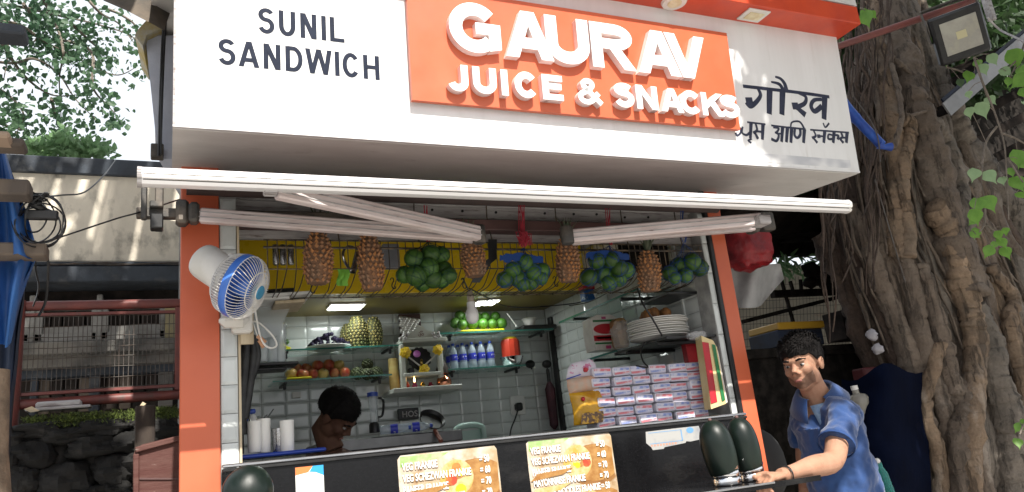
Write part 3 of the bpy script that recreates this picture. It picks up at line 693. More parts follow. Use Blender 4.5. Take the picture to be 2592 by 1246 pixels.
def pineapple(name, lab, m, fibrous, crown):
    t = thing(name, lab, 'pineapple'); q = MB(); rx, h = 0.058, 0.19
    def rad(z): u = z / h; u = min(max(u, 0), 1); return rx * 1.02 * math.sin(PI * (.20 + .66 * u)) ** .75 * (1.0 if u < .75 else 1 - .25 * ((u - .75) / .25) ** 2)
    prof = [(0.001, 0)] + [(rad(h * i / 12) * .95, h * i / 12) for i in range(13)] + [(0.001, h)]
    q.lathe(prof, 20)
    rows = 11; q.cur = 0
    for j in range(rows):
        z = h * (j + .5) / rows; r = rad(z); nn = max(8, int(2 * PI * r / .024))
        for i in range(nn):
            w = 2 * PI * (i + .5 * (j % 2)) / nn + random.uniform(-.06, .06); o = Vector((math.cos(w), math.sin(w), 0)); tg = Vector((-o.y, o.x, 0)); up = Vector((0, 0, 1))
            c = o * r * .95 + up * (z + random.uniform(-.002, .002)); a = .0118; b = .0098; k = .009 if not fibrous else random.uniform(.009, .019)
            tip = c + o * k + up * (.004 if not fibrous else random.uniform(-.004, .012))
            q.add([c + tg * a, c + up * b, c - tg * a, c - up * b, c + tg * a * .80 + o * .004, c + up * b * .80 + o * .004, c - tg * a * .80 + o * .004, c - up * b * .80 + o * .004, tip],
                  [(0, 1, 5, 4), (1, 2, 6, 5), (2, 3, 7, 6), (3, 0, 4, 7)]); q.cur = 1; o8 = len(q.v) - 9
            for f_ in ((4, 5, 8), (5, 6, 8), (6, 7, 8), (7, 4, 8)): q.f.append([o8 + x for x in f_]); q.mi.append(1)
            q.cur = 0
            if fibrous and random.random() < .9:
                e = c + o * random.uniform(.016, .028) + up * random.uniform(-.012, .02) + tg * random.uniform(-.01, .01)
                q.add([c + tg * .003 + o * .005, c - tg * .003 + o * .005, e], [(0, 1, 2)])
    q.build('skin', m, t, 20)
    if crown:
        q = MB()
        for i in range(34):
            w = random.uniform(0, 2 * PI); o = Vector((math.cos(w), math.sin(w), 0)); tg = Vector((-o.y, o.x, 0)); L = random.uniform(.05, .13); sp = random.uniform(.1, .75); wd = random.uniform(.005, .009)
            P = [o * .012 + Vector((0, 0, h - .006)) + (o * sp * L * s * s + Vector((0, 0, L * s * (1 - .35 * s * sp)))) for s in (0, .35, .7, 1)]
            vs = []
            for k, p in enumerate(P): ww = wd * (1, .95, .6, .05)[k]; vs += [p + tg * ww, p - tg * ww]
            q.add(vs, [(0, 1, 3, 2), (2, 3, 5, 4), (4, 5, 7, 6)])
        q.build('crown', M['pine_leaf'], t, 180)
    return t
pa = pineapple('pineapple', 'dry reddish brown pineapple hanging nearest the fan', [M['dry_gap'], M['dry_tip']], True, True)
HP = [(802, 655, 132, 74, 'dry reddish brown pineapple hanging nearest the fan'), (940, 664, 145, 66, 'grey brown pineapple hanging second from the fan'),
      (1200, 652, 100, 62, 'short orange brown pineapple hanging above the bulb'), (1432, 660, 112, 62, 'pineapple hanging by the tip of the far awning arm'), (1638, 688, 104, 60, 'orange pineapple hanging nearest the far orange post')]
for i, (px, py, hp, wp, lab) in enumerate(HP):
    c = G(px, py, -.015); k = MPP(c); s = (wp * k / .128, wp * k / .128, hp * k / .19)
    o = pa if i == 0 else dup(pa, lab, (0, 0, 0))
    o.scale = s; o.location = c - Vector((0, 0, .095 * s[2])); o.rotation_euler = (R(random.uniform(-4, 4)), R((-3, 2, -3, -6, -4)[i]), random.uniform(0, 6)); o['label'] = lab; o['group'] = 'pineapples hanging from the rack'
    top = c + Vector((0, 0, .095 * s[2]))
pb_ = pineapple('pineapple', 'greenish yellow pineapple', [M['fresh_gap'], M['fresh_tip']], False, False)

M['lime'] = mat('green_citrus', (0.034, 0.092, 0.016), 0.45, col2=(0.06, 0.135, 0.022), scale=9, lo=.4, hi=.65, dirt=(0.24, 0.26, 0.05), dscale=5, dlo=.62, dhi=.8, bump=.0006, bscale=260, rand=.3)
M['lime_bright'] = mat('bright_green_citrus', (0.028, 0.095, 0.010), 0.45, col2=(0.045, 0.12, 0.012), scale=12, bump=.0006, bscale=260, rand=.2)
M['net_blue'] = mat('blue_net', (0.01, 0.05, 0.22), 0.5); M['net_green'] = mat('dark_green_net', (0.012, 0.05, 0.03), 0.5)
def fruit_mesh(m, r=1.0, jit=.05, sd=1.0):
    q = MB(); q.ball((0, 0, 0), r, 16, 10, jit=jit, sd=sd); q.tube([(0, 0, r * .95), (0, 0, r * 1.02)], r * .09, 6)
    me = bpy.data.meshes.new('fruit'); me.from_pydata([tuple(v) for v in q.v], [], q.f); me.materials.append(m); me.polygons.foreach_set('use_smooth', [True] * len(me.polygons)); return me
lime_me = [fruit_mesh(M['lime'], 1, .06, s) for s in (1.0, 4.0, 7.0)]; limeb_me = [fruit_mesh(M['lime_bright'], 1, .06, s) for s in (2.0, 5.0)]
def fruit(name, me, p, r, lab, cat, grp):
    o = bpy.data.objects.new(name, me); COL.objects.link(o); o.location = p; o.scale = (r,) * 3; o.rotation_euler = (random.uniform(0, 6), random.uniform(0, 6), random.uniform(0, 6)); return tag(o, lab, cat, grp)
def hull_net(mb, balls, cell=.03):
    for (c, r) in balls:
        rr = r * 1.03
        for k in range(5):
            n = Vector((random.uniform(-1, 1), random.uniform(-1, 1), random.uniform(-1, 1))).normalized(); a, b = frame_of(n); off = random.uniform(-.5, .5)
            ra = rr * math.sqrt(1 - off * off)
            mb.tube([c + n * rr * off + (a * math.cos(2 * PI * i / 20) + b * math.sin(2 * PI * i / 20)) * ra for i in range(21)], .0011, 4, False)
nets = [(1078, 676, [(-54, 20, 22), (-30, -22, 24), (12, -32, 24), (38, -30, 23), (8, 2, 25), (-25, 22, 27), (44, 8, 24), (58, 22, 21), (18, 30, 24), (-8, 40, 22), (42, 34, 20)], 'first net bag from the fan', 'net_green'),
        (1320, 690, [(-42, 18, 21), (-22, -8, 20), (8, -26, 21), (-8, 16, 22), (32, 0, 23), (52, -4, 20), (24, 24, 20), (4, 30, 18), (50, 14, 18)], 'second net bag from the fan', 'net_blue'),
        (1538, 684, [(-48, 18, 22), (-28, -24, 22), (8, -26, 22), (-12, 12, 24), (30, -4, 22), (48, 0, 21), (28, 20, 22), (4, 34, 20)], 'third net bag from the fan', 'net_blue'),
        (1726, 678, [(-8, -4, 22), (26, -14, 23), (46, 0, 22), (-30, 14, 20), (10, 20, 18), (-18, 26, 16)], 'net bag nearest the far orange post', 'net_blue')]
for bi, (cx, cy, L, where, nm) in enumerate(nets):
    balls = []; short = ('largest dark net bag', 'net bag under the red string knot', 'net bag between two hanging pineapples', 'net bag by the far post')[bi]
    up_ = sorted([d for d in L if d[1] < 5]); lo_ = sorted([d for d in L if d[1] >= 5])
    for i, (dx, dy, rp) in enumerate(L):
        hh = up_ if dy < 5 else lo_; od = ('first', 'second', 'third', 'fourth', 'fifth', 'sixth', 'seventh', 'eighth')[hh.index((dx, dy, rp))]
        p = G(cx + dx, cy + dy, -.02 + (0.0 if i % 3 else .03) + random.uniform(-.012, .012)); r = rp * MPP(p) * 1.02; balls.append((p, r))
        fruit('sweet_lime', random.choice(lime_me), p, r, f"{od} {'upper' if dy < 5 else 'lower'} green lime from the fan in the {short}", 'lime', 'sweet limes in the ' + where)
    c = G(cx, cy, 0); t = thing('net_bag', {0: 'dark net bag of green limes, largest of the hanging nets', 1: 'blue topped net bag of limes hanging under the red string knot', 2: 'blue net bag of limes between two hanging pineapples', 3: 'small net bag of limes hanging beside the far orange post'}[bi], 'net bag', c, 'net bags of limes hanging from the rack')
    q = MB(); hull_net(q, balls); topc = G(cx + 4, cy - 62, 0.0)
    for (b, r) in balls[:7]:
        q.tube([b + Vector((0, -.004, r * .9)), (b + topc) / 2 + Vector((random.uniform(-.01, .01), -.01, .015)), topc], .0014, 4)
    q.build('netting', M[nm], t, 60)
    if bi in (1, 2):
        q = MB(); g = []
        for i in range(15):
            u = i / 14; pxx = cx - 55 + 110 * u
            g.append([G(pxx, cy - 34 - 10 * math.sin(PI * u) + 5 * (u - .5) + dyy + random.uniform(-3, 3), -.045 + .02 * abs(u - .5)) for dyy in (-6, 4, 14 if 0.1 < u < .9 else 8)])
        q.sheet(g); q.build('net_rim', M['net_blue'], t, 180)
    q = MB()
    for k in range(9 if bi == 1 else 4):
        a = topc + Vector((random.uniform(-.012, .012), -.01, 0)); q.tube([a, a + Vector((random.uniform(-.025, .025), -.012, random.uniform(.02, .05))), a + Vector((random.uniform(-.01, .01), 0, .07)), G(cx + random.uniform(-8, 8), 520, -.01)], .0018, 5)
        if bi == 1:
            for kk in range(3): q.tube([a + Vector((random.uniform(-.03, .03), -.015, random.uniform(.0, .07))) for _ in range(4)], .0018, 5)
    q.build('string', M['red_string'] if bi != 3 else M['net_blue'], t, 60)

# ---- things lying in the rack
M['grey_crate'] = mat('grey_paper', (0.32, 0.33, 0.37), 0.7, col2=(0.28, 0.29, 0.32), scale=5)
def slab(name, lab, cat, px0, py0, px1, py1, y, d, m, bev=.003, grp=None, rot=0.0):
    a = G((px0 + px1) / 2, (py0 + py1) / 2, y); k = MPP(a); t = None
    q = MB(); q.box((0, 0, 0), ((px1 - px0) * k, d, (py1 - py0) * k), bev=bev); o = q.build(name, m, None, 40); o.location = a; o.rotation_euler = (0, rot, 0)
    return tag(o, lab, cat, grp)
for i, (x0, x1) in enumerate(((690, 706), (708, 724), (728, 744))):
    q = MB(); a = G((x0 + x1) / 2, 640, .16); k = MPP(a); w = (x1 - x0) * k / 2
    q.lathe([(w * .8, -.05), (w, -.045), (w, .03), (w * .9, .032), (w * .88, -.035), (0.0005, -.036)], 16, Matrix.Translation(a)); o = q.build('steel_tumbler', M['steel'], None, 40)
    tag(o, ('steel tumbler standing in the rack nearest the fan', 'middle one of three steel tumblers in the rack', 'steel tumbler in the rack beside the first hanging pineapple')[i], 'tumbler', 'tumblers in the wire rack')
o = slab('paper_pad', 'grey paper pad standing in the rack behind the second pineapple', 'pad', 968, 618, 1010, 682, .2, .03, M['grey_crate'])
M['green_cloth'] = mat('green_ribbon', (0.16, 0.38, 0.04), 0.7, col2=(0.1, 0.28, 0.03), scale=20)
q = MB(); 
for dx in (-8, 6): q.sheet([[G(862 + dx + i * 5 + 3 * math.sin(j), 682 + j * 7, -.005 + .006 * math.sin(i + j)) for i in range(4)] for j in range(7)])
tag(q.build('green_cloth_strip', M['green_cloth'], None, 180), 'bright green cloth strip hanging between two pineapples', 'cloth')
q = MB(); q.tube(spline([G(890, 690, .1), G(868, 650, .05), G(880, 625, .08), G(910, 632, .1)], 6), .006, 8); q.tube([G(905, 640, .1), G(893, 690, .09)], .012, 8)
tag(q.build('steel_tongs', M['bright_steel'], None, 50), 'steel tongs with dark loop handle lying in the rack', 'tongs')
q = MB(); g = [[G(1246 + dx + (-(1 - math.cos(j / 9 * 1.3)) * 60 if j > 4 else 0), 606 + j * 12.2, .01 + .004 * dx / 10) for dx in (-10, -3, 4, 12)] for j in range(10)]
q.sheet(g); tag(q.build('black_strap', M['black'], None, 180), 'wide black strap hanging down over the middle of the wire rack', 'strap')
# ---- wall fan
fc = G(612, 725, -.30); fn = Vector((0.78, -0.45, -0.43)).normalized()
ft = thing('wall_fan', 'blue and white wall fan tilted down beside the near orange post', 'fan', G(600, 810, -.05))
Mf = Matrix.Translation(fc) @ Matrix((*[frame_of(fn)[0]], )).to_4x4() if False else None
fa_, fb_ = frame_of(fn); Mf = Matrix.Translation(fc) @ Matrix((fa_, fb_, fn)).transposed().to_4x4()
RF = 82 * MPP(fc)
def fl(p): return Mf @ Vector(p)
mot = G(522, 664, -.21)
axis = (mot - fc).normalized(); 
q = MB(); ma, mb_ = frame_of(-axis); Mm = Matrix.Translation(mot) @ Matrix((ma, mb_, -axis)).transposed().to_4x4()
r = 46 * MPP(mot); Lm = (mot - fc).length - .035
q.lathe([(0.001, -.022), (r * .8, -.022), (r * .95, -.014), (r, 0), (r * .99, Lm * .75), (r * .9, Lm * .9), (r * .55, Lm), (0.001, Lm)], 28, Mm); q.build('motor_housing', M['fan_white'], ft, 40)
q = MB(); kp = Mm @ (Vector((-r * .1, 0, .07)) + Vector((0, r, 0))); q.ball(kp, .012); q.build('oscillation_knob', M['fan_white'], ft, 180)
# cage: rear, rim, front
q = MB()
for i in range(52):
    w = 2 * PI * i / 52; tw = .25
    pts = []
    for s in range(8):
        u = s / 7; rr = RF * (.22 + .78 * math.sin(PI / 2 * u)); z = .055 * (1 - u) ** 1.5 + .006 if True else 0
        a = w + tw * u; pts.append(fl((rr * math.cos(a), rr * math.sin(a), .012 + .055 * math.cos(PI / 2 * u) )))
    q.tube(pts, .0010, 4, False)
for rr, z in ((RF * .6, .055), (RF * .24, .068), (RF * .995, .012)): q.tube([fl((rr * math.cos(2 * PI * k / 40), rr * math.sin(2 * PI * k / 40), z)) for k in range(41)], .0022, 5, False)
q.build('front_grille', M['fan_white'], ft, 60)
q = MB()
for i in range(64):
    w = 2 * PI * i / 64
    q.tube([fl((RF * rr * math.cos(w - .2 * rr), RF * rr * math.sin(w - .2 * rr), z)) for rr, z in ((.4, -.075), (.7, -.066), (.92, -.045), (1, -.012))], .0012, 4, False)
q.tube([fl((RF * .7 * math.cos(2 * PI * k / 40), RF * .7 * math.sin(2 * PI * k / 40), -.066)) for k in range(41)], .002, 5, False)
q.build('rear_grille', M['fan_white'], ft, 60)
q = MB(); prof = [(RF * 1.0, -.014), (RF * 1.015, -.012), (RF * 1.015, .012), (RF * 1.0, .014), (RF * .985, .012), (RF * .985, -.012), (RF * 1.0, -.014)]
q.lathe(prof, 48, Mf); q.f = q.f[:-2] if False else q.f; q.build('rim_band', M['fan_blue'], ft, 40)
q = MB(); q.lathe([(0.001, .074), (.022, .072), (.028, .064), (.028, .055)], 24, Mf); q.build('badge', mat('fan_badge', (0.05, 0.22, 0.36), 0.3), ft, 40)
for b in range(3):
    q = MB(); g = []
    for i in range(7):
        rr = RF * (.15 + .78 * i / 6); wdt = (.45, .62, .72, .74, .68, .55, .35)[i]
        g.append([fl((rr * math.cos(b * 2.094 + wdt * (j - 2) / 2.4 + .15 * i / 6), rr * math.sin(b * 2.094 + wdt * (j - 2) / 2.4 + .15 * i / 6), .02 * (j - 2) / 2 * (1.1 - i / 9))) for j in range(5)])
    q.sheet(g); q.build('blade', M['fan_blade'], ft, 180)
q = MB(); q.lathe([(0.03, -.03), (.034, -.02), (.034, .02), (.02, .04), (0.001, .042)], 20, Mf); q.build('hub', M['fan_blue'], ft, 40)
pbse = G(600, 800, -.05)
q = MB(); q.box(G(612, 812, -.028) , (.07, .05, .095), bev=.008); q.box(G(592, 812, -.06), (.10, .055, .05), bev=.02); q.build('base', M['fan_white'], ft, 40)
q = MB(); q.tube([G(600, 805, -.10), G(580, 770, -.15), G(560, 715, -.18)], .014, 10); q.build('neck', M['fan_white'], ft, 60)
q = MB(); q.box(G(625, 820, -.004), (.045, .02, .15), bev=.002); q.build('mount_board', M['beige_wood'], ft, 40)
q = MB(); q.tube(spline([G(636, 815, -.03), G(655, 817, -.04), G(690, 850, -.05), G(700, 875, -.05), G(680, 880, -.05), G(660, 855, -.05), G(645, 780, -.05)], 6), .0035, 6); q.tube(spline([G(640, 815, -.03), G(652, 850, -.04), G(662, 862, -.04)], 5), .002, 5); q.build('cord', M['white_plastic'], ft, 60)
q = MB(); q.tube([G(652, 850, -.045), G(672, 868, -.045)], .008, 8); q.tube([G(656, 862, -.04), G(668, 880, -.04)], .007, 8); q.build('pull_toggle', mat('toggle_wood', (0.42, 0.22, 0.12), 0.5), ft, 60)

# ---- shelves on the back wall
def shelf(lab, xa, xb, z, y0=1.56, brs=(.1, .9), name='glass_shelf', col='glass', grp='glass shelves on the back wall'):
    t = thing(name, lab, 'shelf', ((xa + xb) / 2, y0, z), grp)
    q = MB(); q.box(((xa + xb) / 2, (y0 + BACKY) / 2, z - .005), (xb - xa, BACKY - y0, .008)); q.build('pane', M[col], t)
    q = MB(); q.box(((xa + xb) / 2, y0 - .002, z - .005), (xb - xa, .003, .009)); q.build('edge', M['glass_edge'] if col == 'glass' else M['black'], t)
    for b in brs:
        x = xa + (xb - xa) * b; q = MB(); q.box((x, (y0 + BACKY) / 2 - .02, z - .018), (.018, BACKY - y0 - .02, .014), bev=.002); q.box((x, y0 + .03, z - .035), (.016, .016, .03), bev=.003); q.build('bracket', M['black'], t)
    return z
def sx(px, py): return G(px, py, 1.56).x
zA = (G(692, 888, 1.56).z + G(1010, 870, 1.56).z) / 2; shelf('upper glass shelf with grapes and two pineapples', sx(690, 884), sx(1020, 868), zA)
zB = (G(700, 960, 1.56).z + G(985, 950, 1.56).z) / 2; shelf('lower glass shelf with apples and custard apples', sx(690, 965), sx(992, 950), zB)
zC = G(1230, 838, 1.56).z; shelf('top glass shelf carrying the tray of bright limes', sx(1110, 845), sx(1400, 830), zC)
zD = G(1200, 930, 1.56).z; shelf('glass shelf with water bottles and a red canister', sx(1125, 935), sx(1330, 922), zD)
# plate with grapes, pineapples
YS = 1.66
def plate_obj(name, lab, cat, p, r, m, grp=None, h=.018):
    q = MB(); q.lathe([(0.001, 0), (r * .6, 0), (r, h * .8), (r * 1.0, h), (r * .62, h * .35), (0.001, h * .3)], 28, Matrix.Translation(p)); return tag(q.build(name, m, None, 40), lab, cat, grp)
M['melamine'] = mat('white_melamine', (0.78, 0.77, 0.73), 0.3, col2=(0.72, 0.7, 0.66), scale=6)
def sp(px, z, y=YS): 
    p = G(px, 900, y); p.z = z; return p
px_ = sp(832, zA); plate_obj('white_plate', 'white plate under the dark grapes', 'plate', px_, 58 * MPP(px_), M['melamine'])
M['grape'] = mat('dark_grape', (0.006, 0.005, 0.012), 0.42, col2=(0.014, 0.01, 0.026), scale=40, rand=.2, spec=.12)
gt_ = thing('grape_bunch', 'bunch of black grapes on the white plate', 'grapes', px_ + Vector((0, 0, .02)))
ge = MB(); ge.ball((0, 0, 0), 1, 10, 7); gme = bpy.data.meshes.new('grape'); gme.from_pydata([tuple(v) for v in ge.v], [], ge.f); gme.materials.append(M['grape']); gme.polygons.foreach_set('use_smooth', [True] * len(gme.polygons))
for i in range(90):
    u = random.uniform(-1, 1); hgt = (1 - abs(u) ** 1.6) * .075; inst(gme, 'grape', gt_, (u * .115 + .0, random.uniform(-.05, .04), random.uniform(0, 1) ** .6 * hgt + .004), None, random.uniform(.010, .0125))
for i, (px, hp, wp, lab) in enumerate(((908, 82, 54, 'greenish yellow pineapple standing on the upper shelf beside the grapes'), (950, 78, 46, 'browner pineapple standing at the temple end of the upper shelf'))):
    o = pb_ if i == 0 else dup(pb_, lab, (0, 0, 0)); p = sp(px, zA, 1.64); k = MPP(p); o.location = p; o.scale = (wp * k / .128, wp * k / .128, hp * k / .19); o['label'] = lab; o['group'] = 'pineapples on the glass shelf'; o.rotation_euler = (0, 0, i * 2.)
pf = sp(885, zA, 1.72); pz = dup(pb_, 'smaller pineapple half hidden behind the fresh pair and the grapes', pf, group='pineapples on the glass shelf'); pz.scale = tuple(x * .85 for x in pb_.scale)
M['yellow_plastic'] = mat('yellow_plastic', (0.62, 0.56, 0.02), 0.35, col2=(0.5, 0.46, 0.02), scale=9)
p = sp(712, zA, 1.62); t = thing('juicer_cone', 'yellow plastic citrus squeezer on the upper glass shelf', 'squeezer', p)
q = MB(); q.lathe([(0.001, 0), (.05, 0), (.055, .015), (.05, .02), (.035, .02), (.03, .03), (.018, .055), (0.001, .062)], 22, Matrix.Translation(p)); q.build('squeezer_dish', M['yellow_plastic'], t, 40)
q = MB(); q.box(p + Vector((.02, -.01, .05)), (.05, .03, .03), bev=.01); q.build('lime_peel', M['lime_bright'], t, 60)
# apples
M['apple_a'] = mat('apple_red', (0.34, 0.035, 0.03), 0.3, col2=(0.42, 0.22, 0.06), scale=7, lo=.5, hi=.7, stretch=(1, 1, .35))
M['apple_b'] = mat('apple_blush', (0.52, 0.30, 0.09), 0.3, col2=(0.42, 0.06, 0.035), scale=6, lo=.42, hi=.62, stretch=(1, 1, .3))
M['apple_c'] = mat('apple_yellow', (0.58, 0.44, 0.13), 0.3, col2=(0.5, 0.25, 0.08), scale=6, lo=.5, hi=.75, stretch=(1, 1, .3))
def apple(lab, px, py, rp, m, y, grp='apples on the lower glass shelf'):
    p = G(px, py, y); r = rp * MPP(p); t = thing('apple', lab, 'apple', p, grp)
    q = MB(); Mt = Matrix.Translation(p) @ Matrix.Rotation(R(random.uniform(-35, 35)), 4, 'X') @ Matrix.Rotation(R(random.uniform(-25, 25)), 4, 'Y')
    q.lathe([(0.001 * r, -.80 * r), (.25 * r, -.88 * r), (.55 * r, -.82 * r), (.86 * r, -.45 * r), (1.0 * r, .05 * r), (.93 * r, .5 * r), (.62 * r, .84 * r), (.3 * r, .86 * r), (.1 * r, .70 * r), (0.001 * r, .62 * r)], 18, Mt); q.build('skin', m, t, 180)
    q = MB(); q.tube([Mt @ Vector((0, 0, .65 * r)), Mt @ Vector((.1 * r, 0, 1.02 * r))], .05 * r, 5); q.build('stalk', M['beam_maroon'], t)
ya = 1.62
APP = [(738, 948, 15, 'apple_c', ya, 'small yellow apple at the fan end of the front row of apples'), (766, 950, 16, 'apple_a', ya - .02, 'deep red apple second in the front row of apples'), (792, 948, 14, 'apple_b', ya, 'blushed apple third in the front row of apples'), (818, 947, 14, 'apple_c', ya, 'pale yellow apple fourth in the front row of apples'),
       (846, 945, 13, 'apple_a', ya, 'red apple fifth in the front row of apples'), (873, 944, 14, 'apple_b', ya, 'pink apple at the custard apple end of the front row'), (750, 935, 15, 'apple_a', ya + .07, 'red apple at the fan end of the back row of apples'), (775, 934, 14, 'apple_a', ya + .08, 'dull red apple second in the back row of apples'),
       (804, 927, 15, 'apple_b', ya + .07, 'large blushed apple on top in the middle of the heap'), (832, 925, 15, 'apple_b', ya + .07, 'pink and yellow apple on top next to the palest one'), (858, 925, 14, 'apple_c', ya + .07, 'palest yellow apple on top of the apple heap')]
p0 = sp(800, zB, ya)
for (px, py, r, m, y, lab) in APP: apple(lab, px, py, r, M[m], y)
q = MB(); a = sp(752, zB, ya - .01); q.box(a + Vector((0, 0, .006)), (.14, .12, .012), bev=.005); tag(q.build('yellow_tray', M['yellow_plastic'], None, 40), 'flat yellow tray under the apples', 'tray')
M['custard'] = mat('custard_apple_skin', (0.10, 0.12, 0.05), 0.6, col2=(0.05, 0.06, 0.03), scale=20, rand=.2)
def custard(lab, px, py, rp, y):
    p = G(px, py, y); r = rp * MPP(p); t = thing('custard_apple', lab, 'custard apple', p, 'custard apples on the lower glass shelf'); q = MB(); q.ball(p, (r * .92, r * .92, r * .85), 14, 9)
    for i in range(60):
        z = 1 - 2 * (i + .5) / 60; w = i * 2.39996; o = Vector((math.sqrt(1 - z * z) * math.cos(w), math.sqrt(1 - z * z) * math.sin(w), z * .92)); q.ball(p + o * r * .86, r * .21, 6, 4)
    q.build('skin', M['custard'], t, 180)
for px, py, r, y, lab in ((905, 945, 17, ya, 'custard apple nearest the apples'), (930, 947, 16, ya - .03, 'custard apple in front of the custard apple pile'), (952, 944, 17, ya, 'custard apple at the temple end of its pile'), (930, 922, 15, ya + .03, 'custard apple on top of its pile')): custard(lab, px, py, r, y)
# bright limes on tray
a = sp(1218, zC, 1.64); w = 118 * MPP(a)
q = MB(); q.box(a + Vector((0, 0, .006)), (w, .16, .012), bev=.005); tag(q.build('yellow_tray', M['yellow_plastic'], None, 40), 'yellow tray under the bright green limes', 'tray')
for i, (px, py, r) in enumerate(((1170, 822, 13), (1196, 820, 15), (1222, 820, 14), (1246, 820, 13), (1270, 819, 14), (1205, 802, 13), (1228, 803, 13), (1254, 802, 13), (1180, 806, 12))):
    p = G(px, py, 1.62 if i < 5 else 1.68); fruit('sweet_lime', random.choice(limeb_me), p, r * MPP(p), ('first', 'second', 'third', 'fourth', 'fifth', 'second', 'third', 'fourth', 'first')[i] + ' bright lime from the temple in the ' + ('front' if i < 5 else 'back') + ' row on the yellow tray', 'lime', 'bright limes on the yellow tray')
for i, (px, py) in enumerate(((1152, 818), (1164, 800))):
    p = G(px, py, 1.7); fruit('sweet_lime', random.choice(lime_me), p, 14 * MPP(p), ('dark green lime low beside the lit limes', 'dark green lime high beside the lit limes')[i], 'lime', None)
q = MB(); q.tube([G(1283, 793, 1.62), G(1308, 826, 1.62)], .004, 6); q.ball(G(1307, 825, 1.62), .008); tag(q.build('plastic_straw', M['white_plastic'], None, 60), 'white straw leaning beside the bright limes', 'straw')
p = sp(1350, zC, 1.66); q = MB(); q.lathe([(.03, .01), (.045, .05), (.055, .055), (.052, .058), (.04, .04), (0.001, .012)], 20, Matrix.Translation(p + Vector((0, 0, .03)))); tag(q.build('white_bowl', M['melamine'], None, 40), 'small white bowl at the dark end of the top shelf', 'bowl')
q = MB(); q.box(p + Vector((.03, 0, .016)), (.25, .18, .03), bev=.006); tag(q.build('black_tray', M['black'], None, 40), 'flat black box under the small white bowl', 'box')
# bottles
M['water'] = mat('bottle_water', (0.62, 0.72, 0.80), 0.05, alpha=.42, spec=.7); M['label_blue'] = mat('blue_bottle_label', (0.02, 0.03, 0.42), 0.35, col2=(0.06, 0.08, 0.55), scale=9); M['cap_blue'] = mat('blue_cap', (0.02, 0.06, 0.35), 0.35)
def textmesh(body, size=1.0, offset=0.0):
    c = bpy.data.curves.new('text_source', 'FONT'); c.body = body; c.size = size; c.offset = offset; c.resolution_u = 3; c.align_x = 'CENTER'
    o = bpy.data.objects.new('text_source', c); COL.objects.link(o); dg = bpy.context.evaluated_depsgraph_get(); ev = o.evaluated_get(dg); me = ev.to_mesh()
    v = [x.co.copy() for x in me.vertices]; f = [tuple(p.vertices) for p in me.polygons]; ev.to_mesh_clear(); bpy.data.objects.remove(o); bpy.data.curves.remove(c); return v, f
M['print_white'] = mat('white_print', (0.82, 0.82, 0.82), 0.5)
def bottle_proto():
    t = thing('water_bottle', 'x', 'bottle'); r = .031; q = MB()
    q.lathe([(r * .8, 0), (r, .006), (r, .05), (r * .94, .054), (r, .058), (r * .97, .066), (r * .97, .118), (r, .124), (r * .95, .14), (r * .62, .168), (.012, .182), (.012, .19)], 18); q.build('body', M['water'], t, 50)
    q = MB(); q.lathe([(r * 1.0, .068), (r * 1.005, .069), (r * 1.005, .115), (r * 1.0, .116)], 18); lb = q.build('label', M['label_blue'], t, 50)
    q = MB()
    for a, b, z, hh in ((-.62, -.5, .092, .011), (-.46, .12, .096, .007), (.18, .55, .096, .007), (-.55, .6, .083, .002), (-.3, .35, .078, .002)):
        P_ = lambda an, zz: Vector((1.02 * r * math.sin(an), -1.02 * r * math.cos(an), zz)); q.add([P_(a, z - hh / 2), P_(b, z - hh / 2), P_(b, z + hh / 2), P_(a, z + hh / 2)], [(0, 1, 2, 3)])
    q.build('print', M['print_white'], lb)['kind'] = 'stuff'
    q = MB(); q.lathe([(.0135, .186), (.0135, .202), (.012, .204), (0.001, .204)], 14); q.build('cap', M['cap_blue'], t, 40)
    return t
bp_ = bottle_proto()
BT = [(1148, 1.62, 1), (1172, 1.62, 1), (1196, 1.60, 1), (1219, 1.60, 1), (1242, 1.60, 1), (1138, 1.70, 0), (1160, 1.71, 0), (1184, 1.71, 0), (1208, 1.71, 0), (1232, 1.71, 0)]
on = ('first', 'second', 'third', 'fourth', 'fifth')
for i, (px, y, fr_) in enumerate(BT):
    p = sp(px, zD, y); lab = f'clear water bottle with blue label, {on[i % 5]} from the temple in the {"front" if fr_ else "back"} row'
    s = 66 * MPP(p) / .204
    o = bp_ if i == 0 else dup(bp_, lab, p); o.location = p; o.scale = (s,) * 3; o['label'] = lab; o['group'] = 'water bottles on the glass shelf'; o.rotation_euler = (0, 0, R(25 + random.uniform(-25, 25)))
# red canister on a steel bowl
p = sp(1294, zD, 1.62); k = MPP(p)
t = thing('steel_bowl', 'steel bowl under the red canister', 'bowl', p); q = MB(); q.lathe([(.045, 0), (.06, .01), (30 * k, .055), (31 * k, .055), (31 * k, .058), (28 * k, .055), (.05, .008), (0.001, .006)], 26, Matrix.Translation(p)); q.build('bowl_shell', M['bright_steel'], t, 50)
t = thing('red_canister', 'red plastic canister standing in the steel bowl', 'canister', p + Vector((0, 0, .03))); q = MB(); r = 24 * k; M['canister'] = mat('red_orange_plastic', (0.52, 0.05, 0.025), 0.35, col2=(0.45, 0.04, 0.02), scale=8)
q.lathe([(r * .9, .01), (r, .02), (r, .125), (r * .92, .14), (0.001, .142)], 12, Matrix.Translation(p + Vector((0, 0, .03)))); q.build('body', M['canister'], t, 25)
q = MB(); q.lathe([(r * .75, .140), (r * .8, .15), (r * .6, .156), (0.001, .156)], 14, Matrix.Translation(p + Vector((0, 0, .03)))); q.build('lid', M['yellow_plastic'], t, 40)

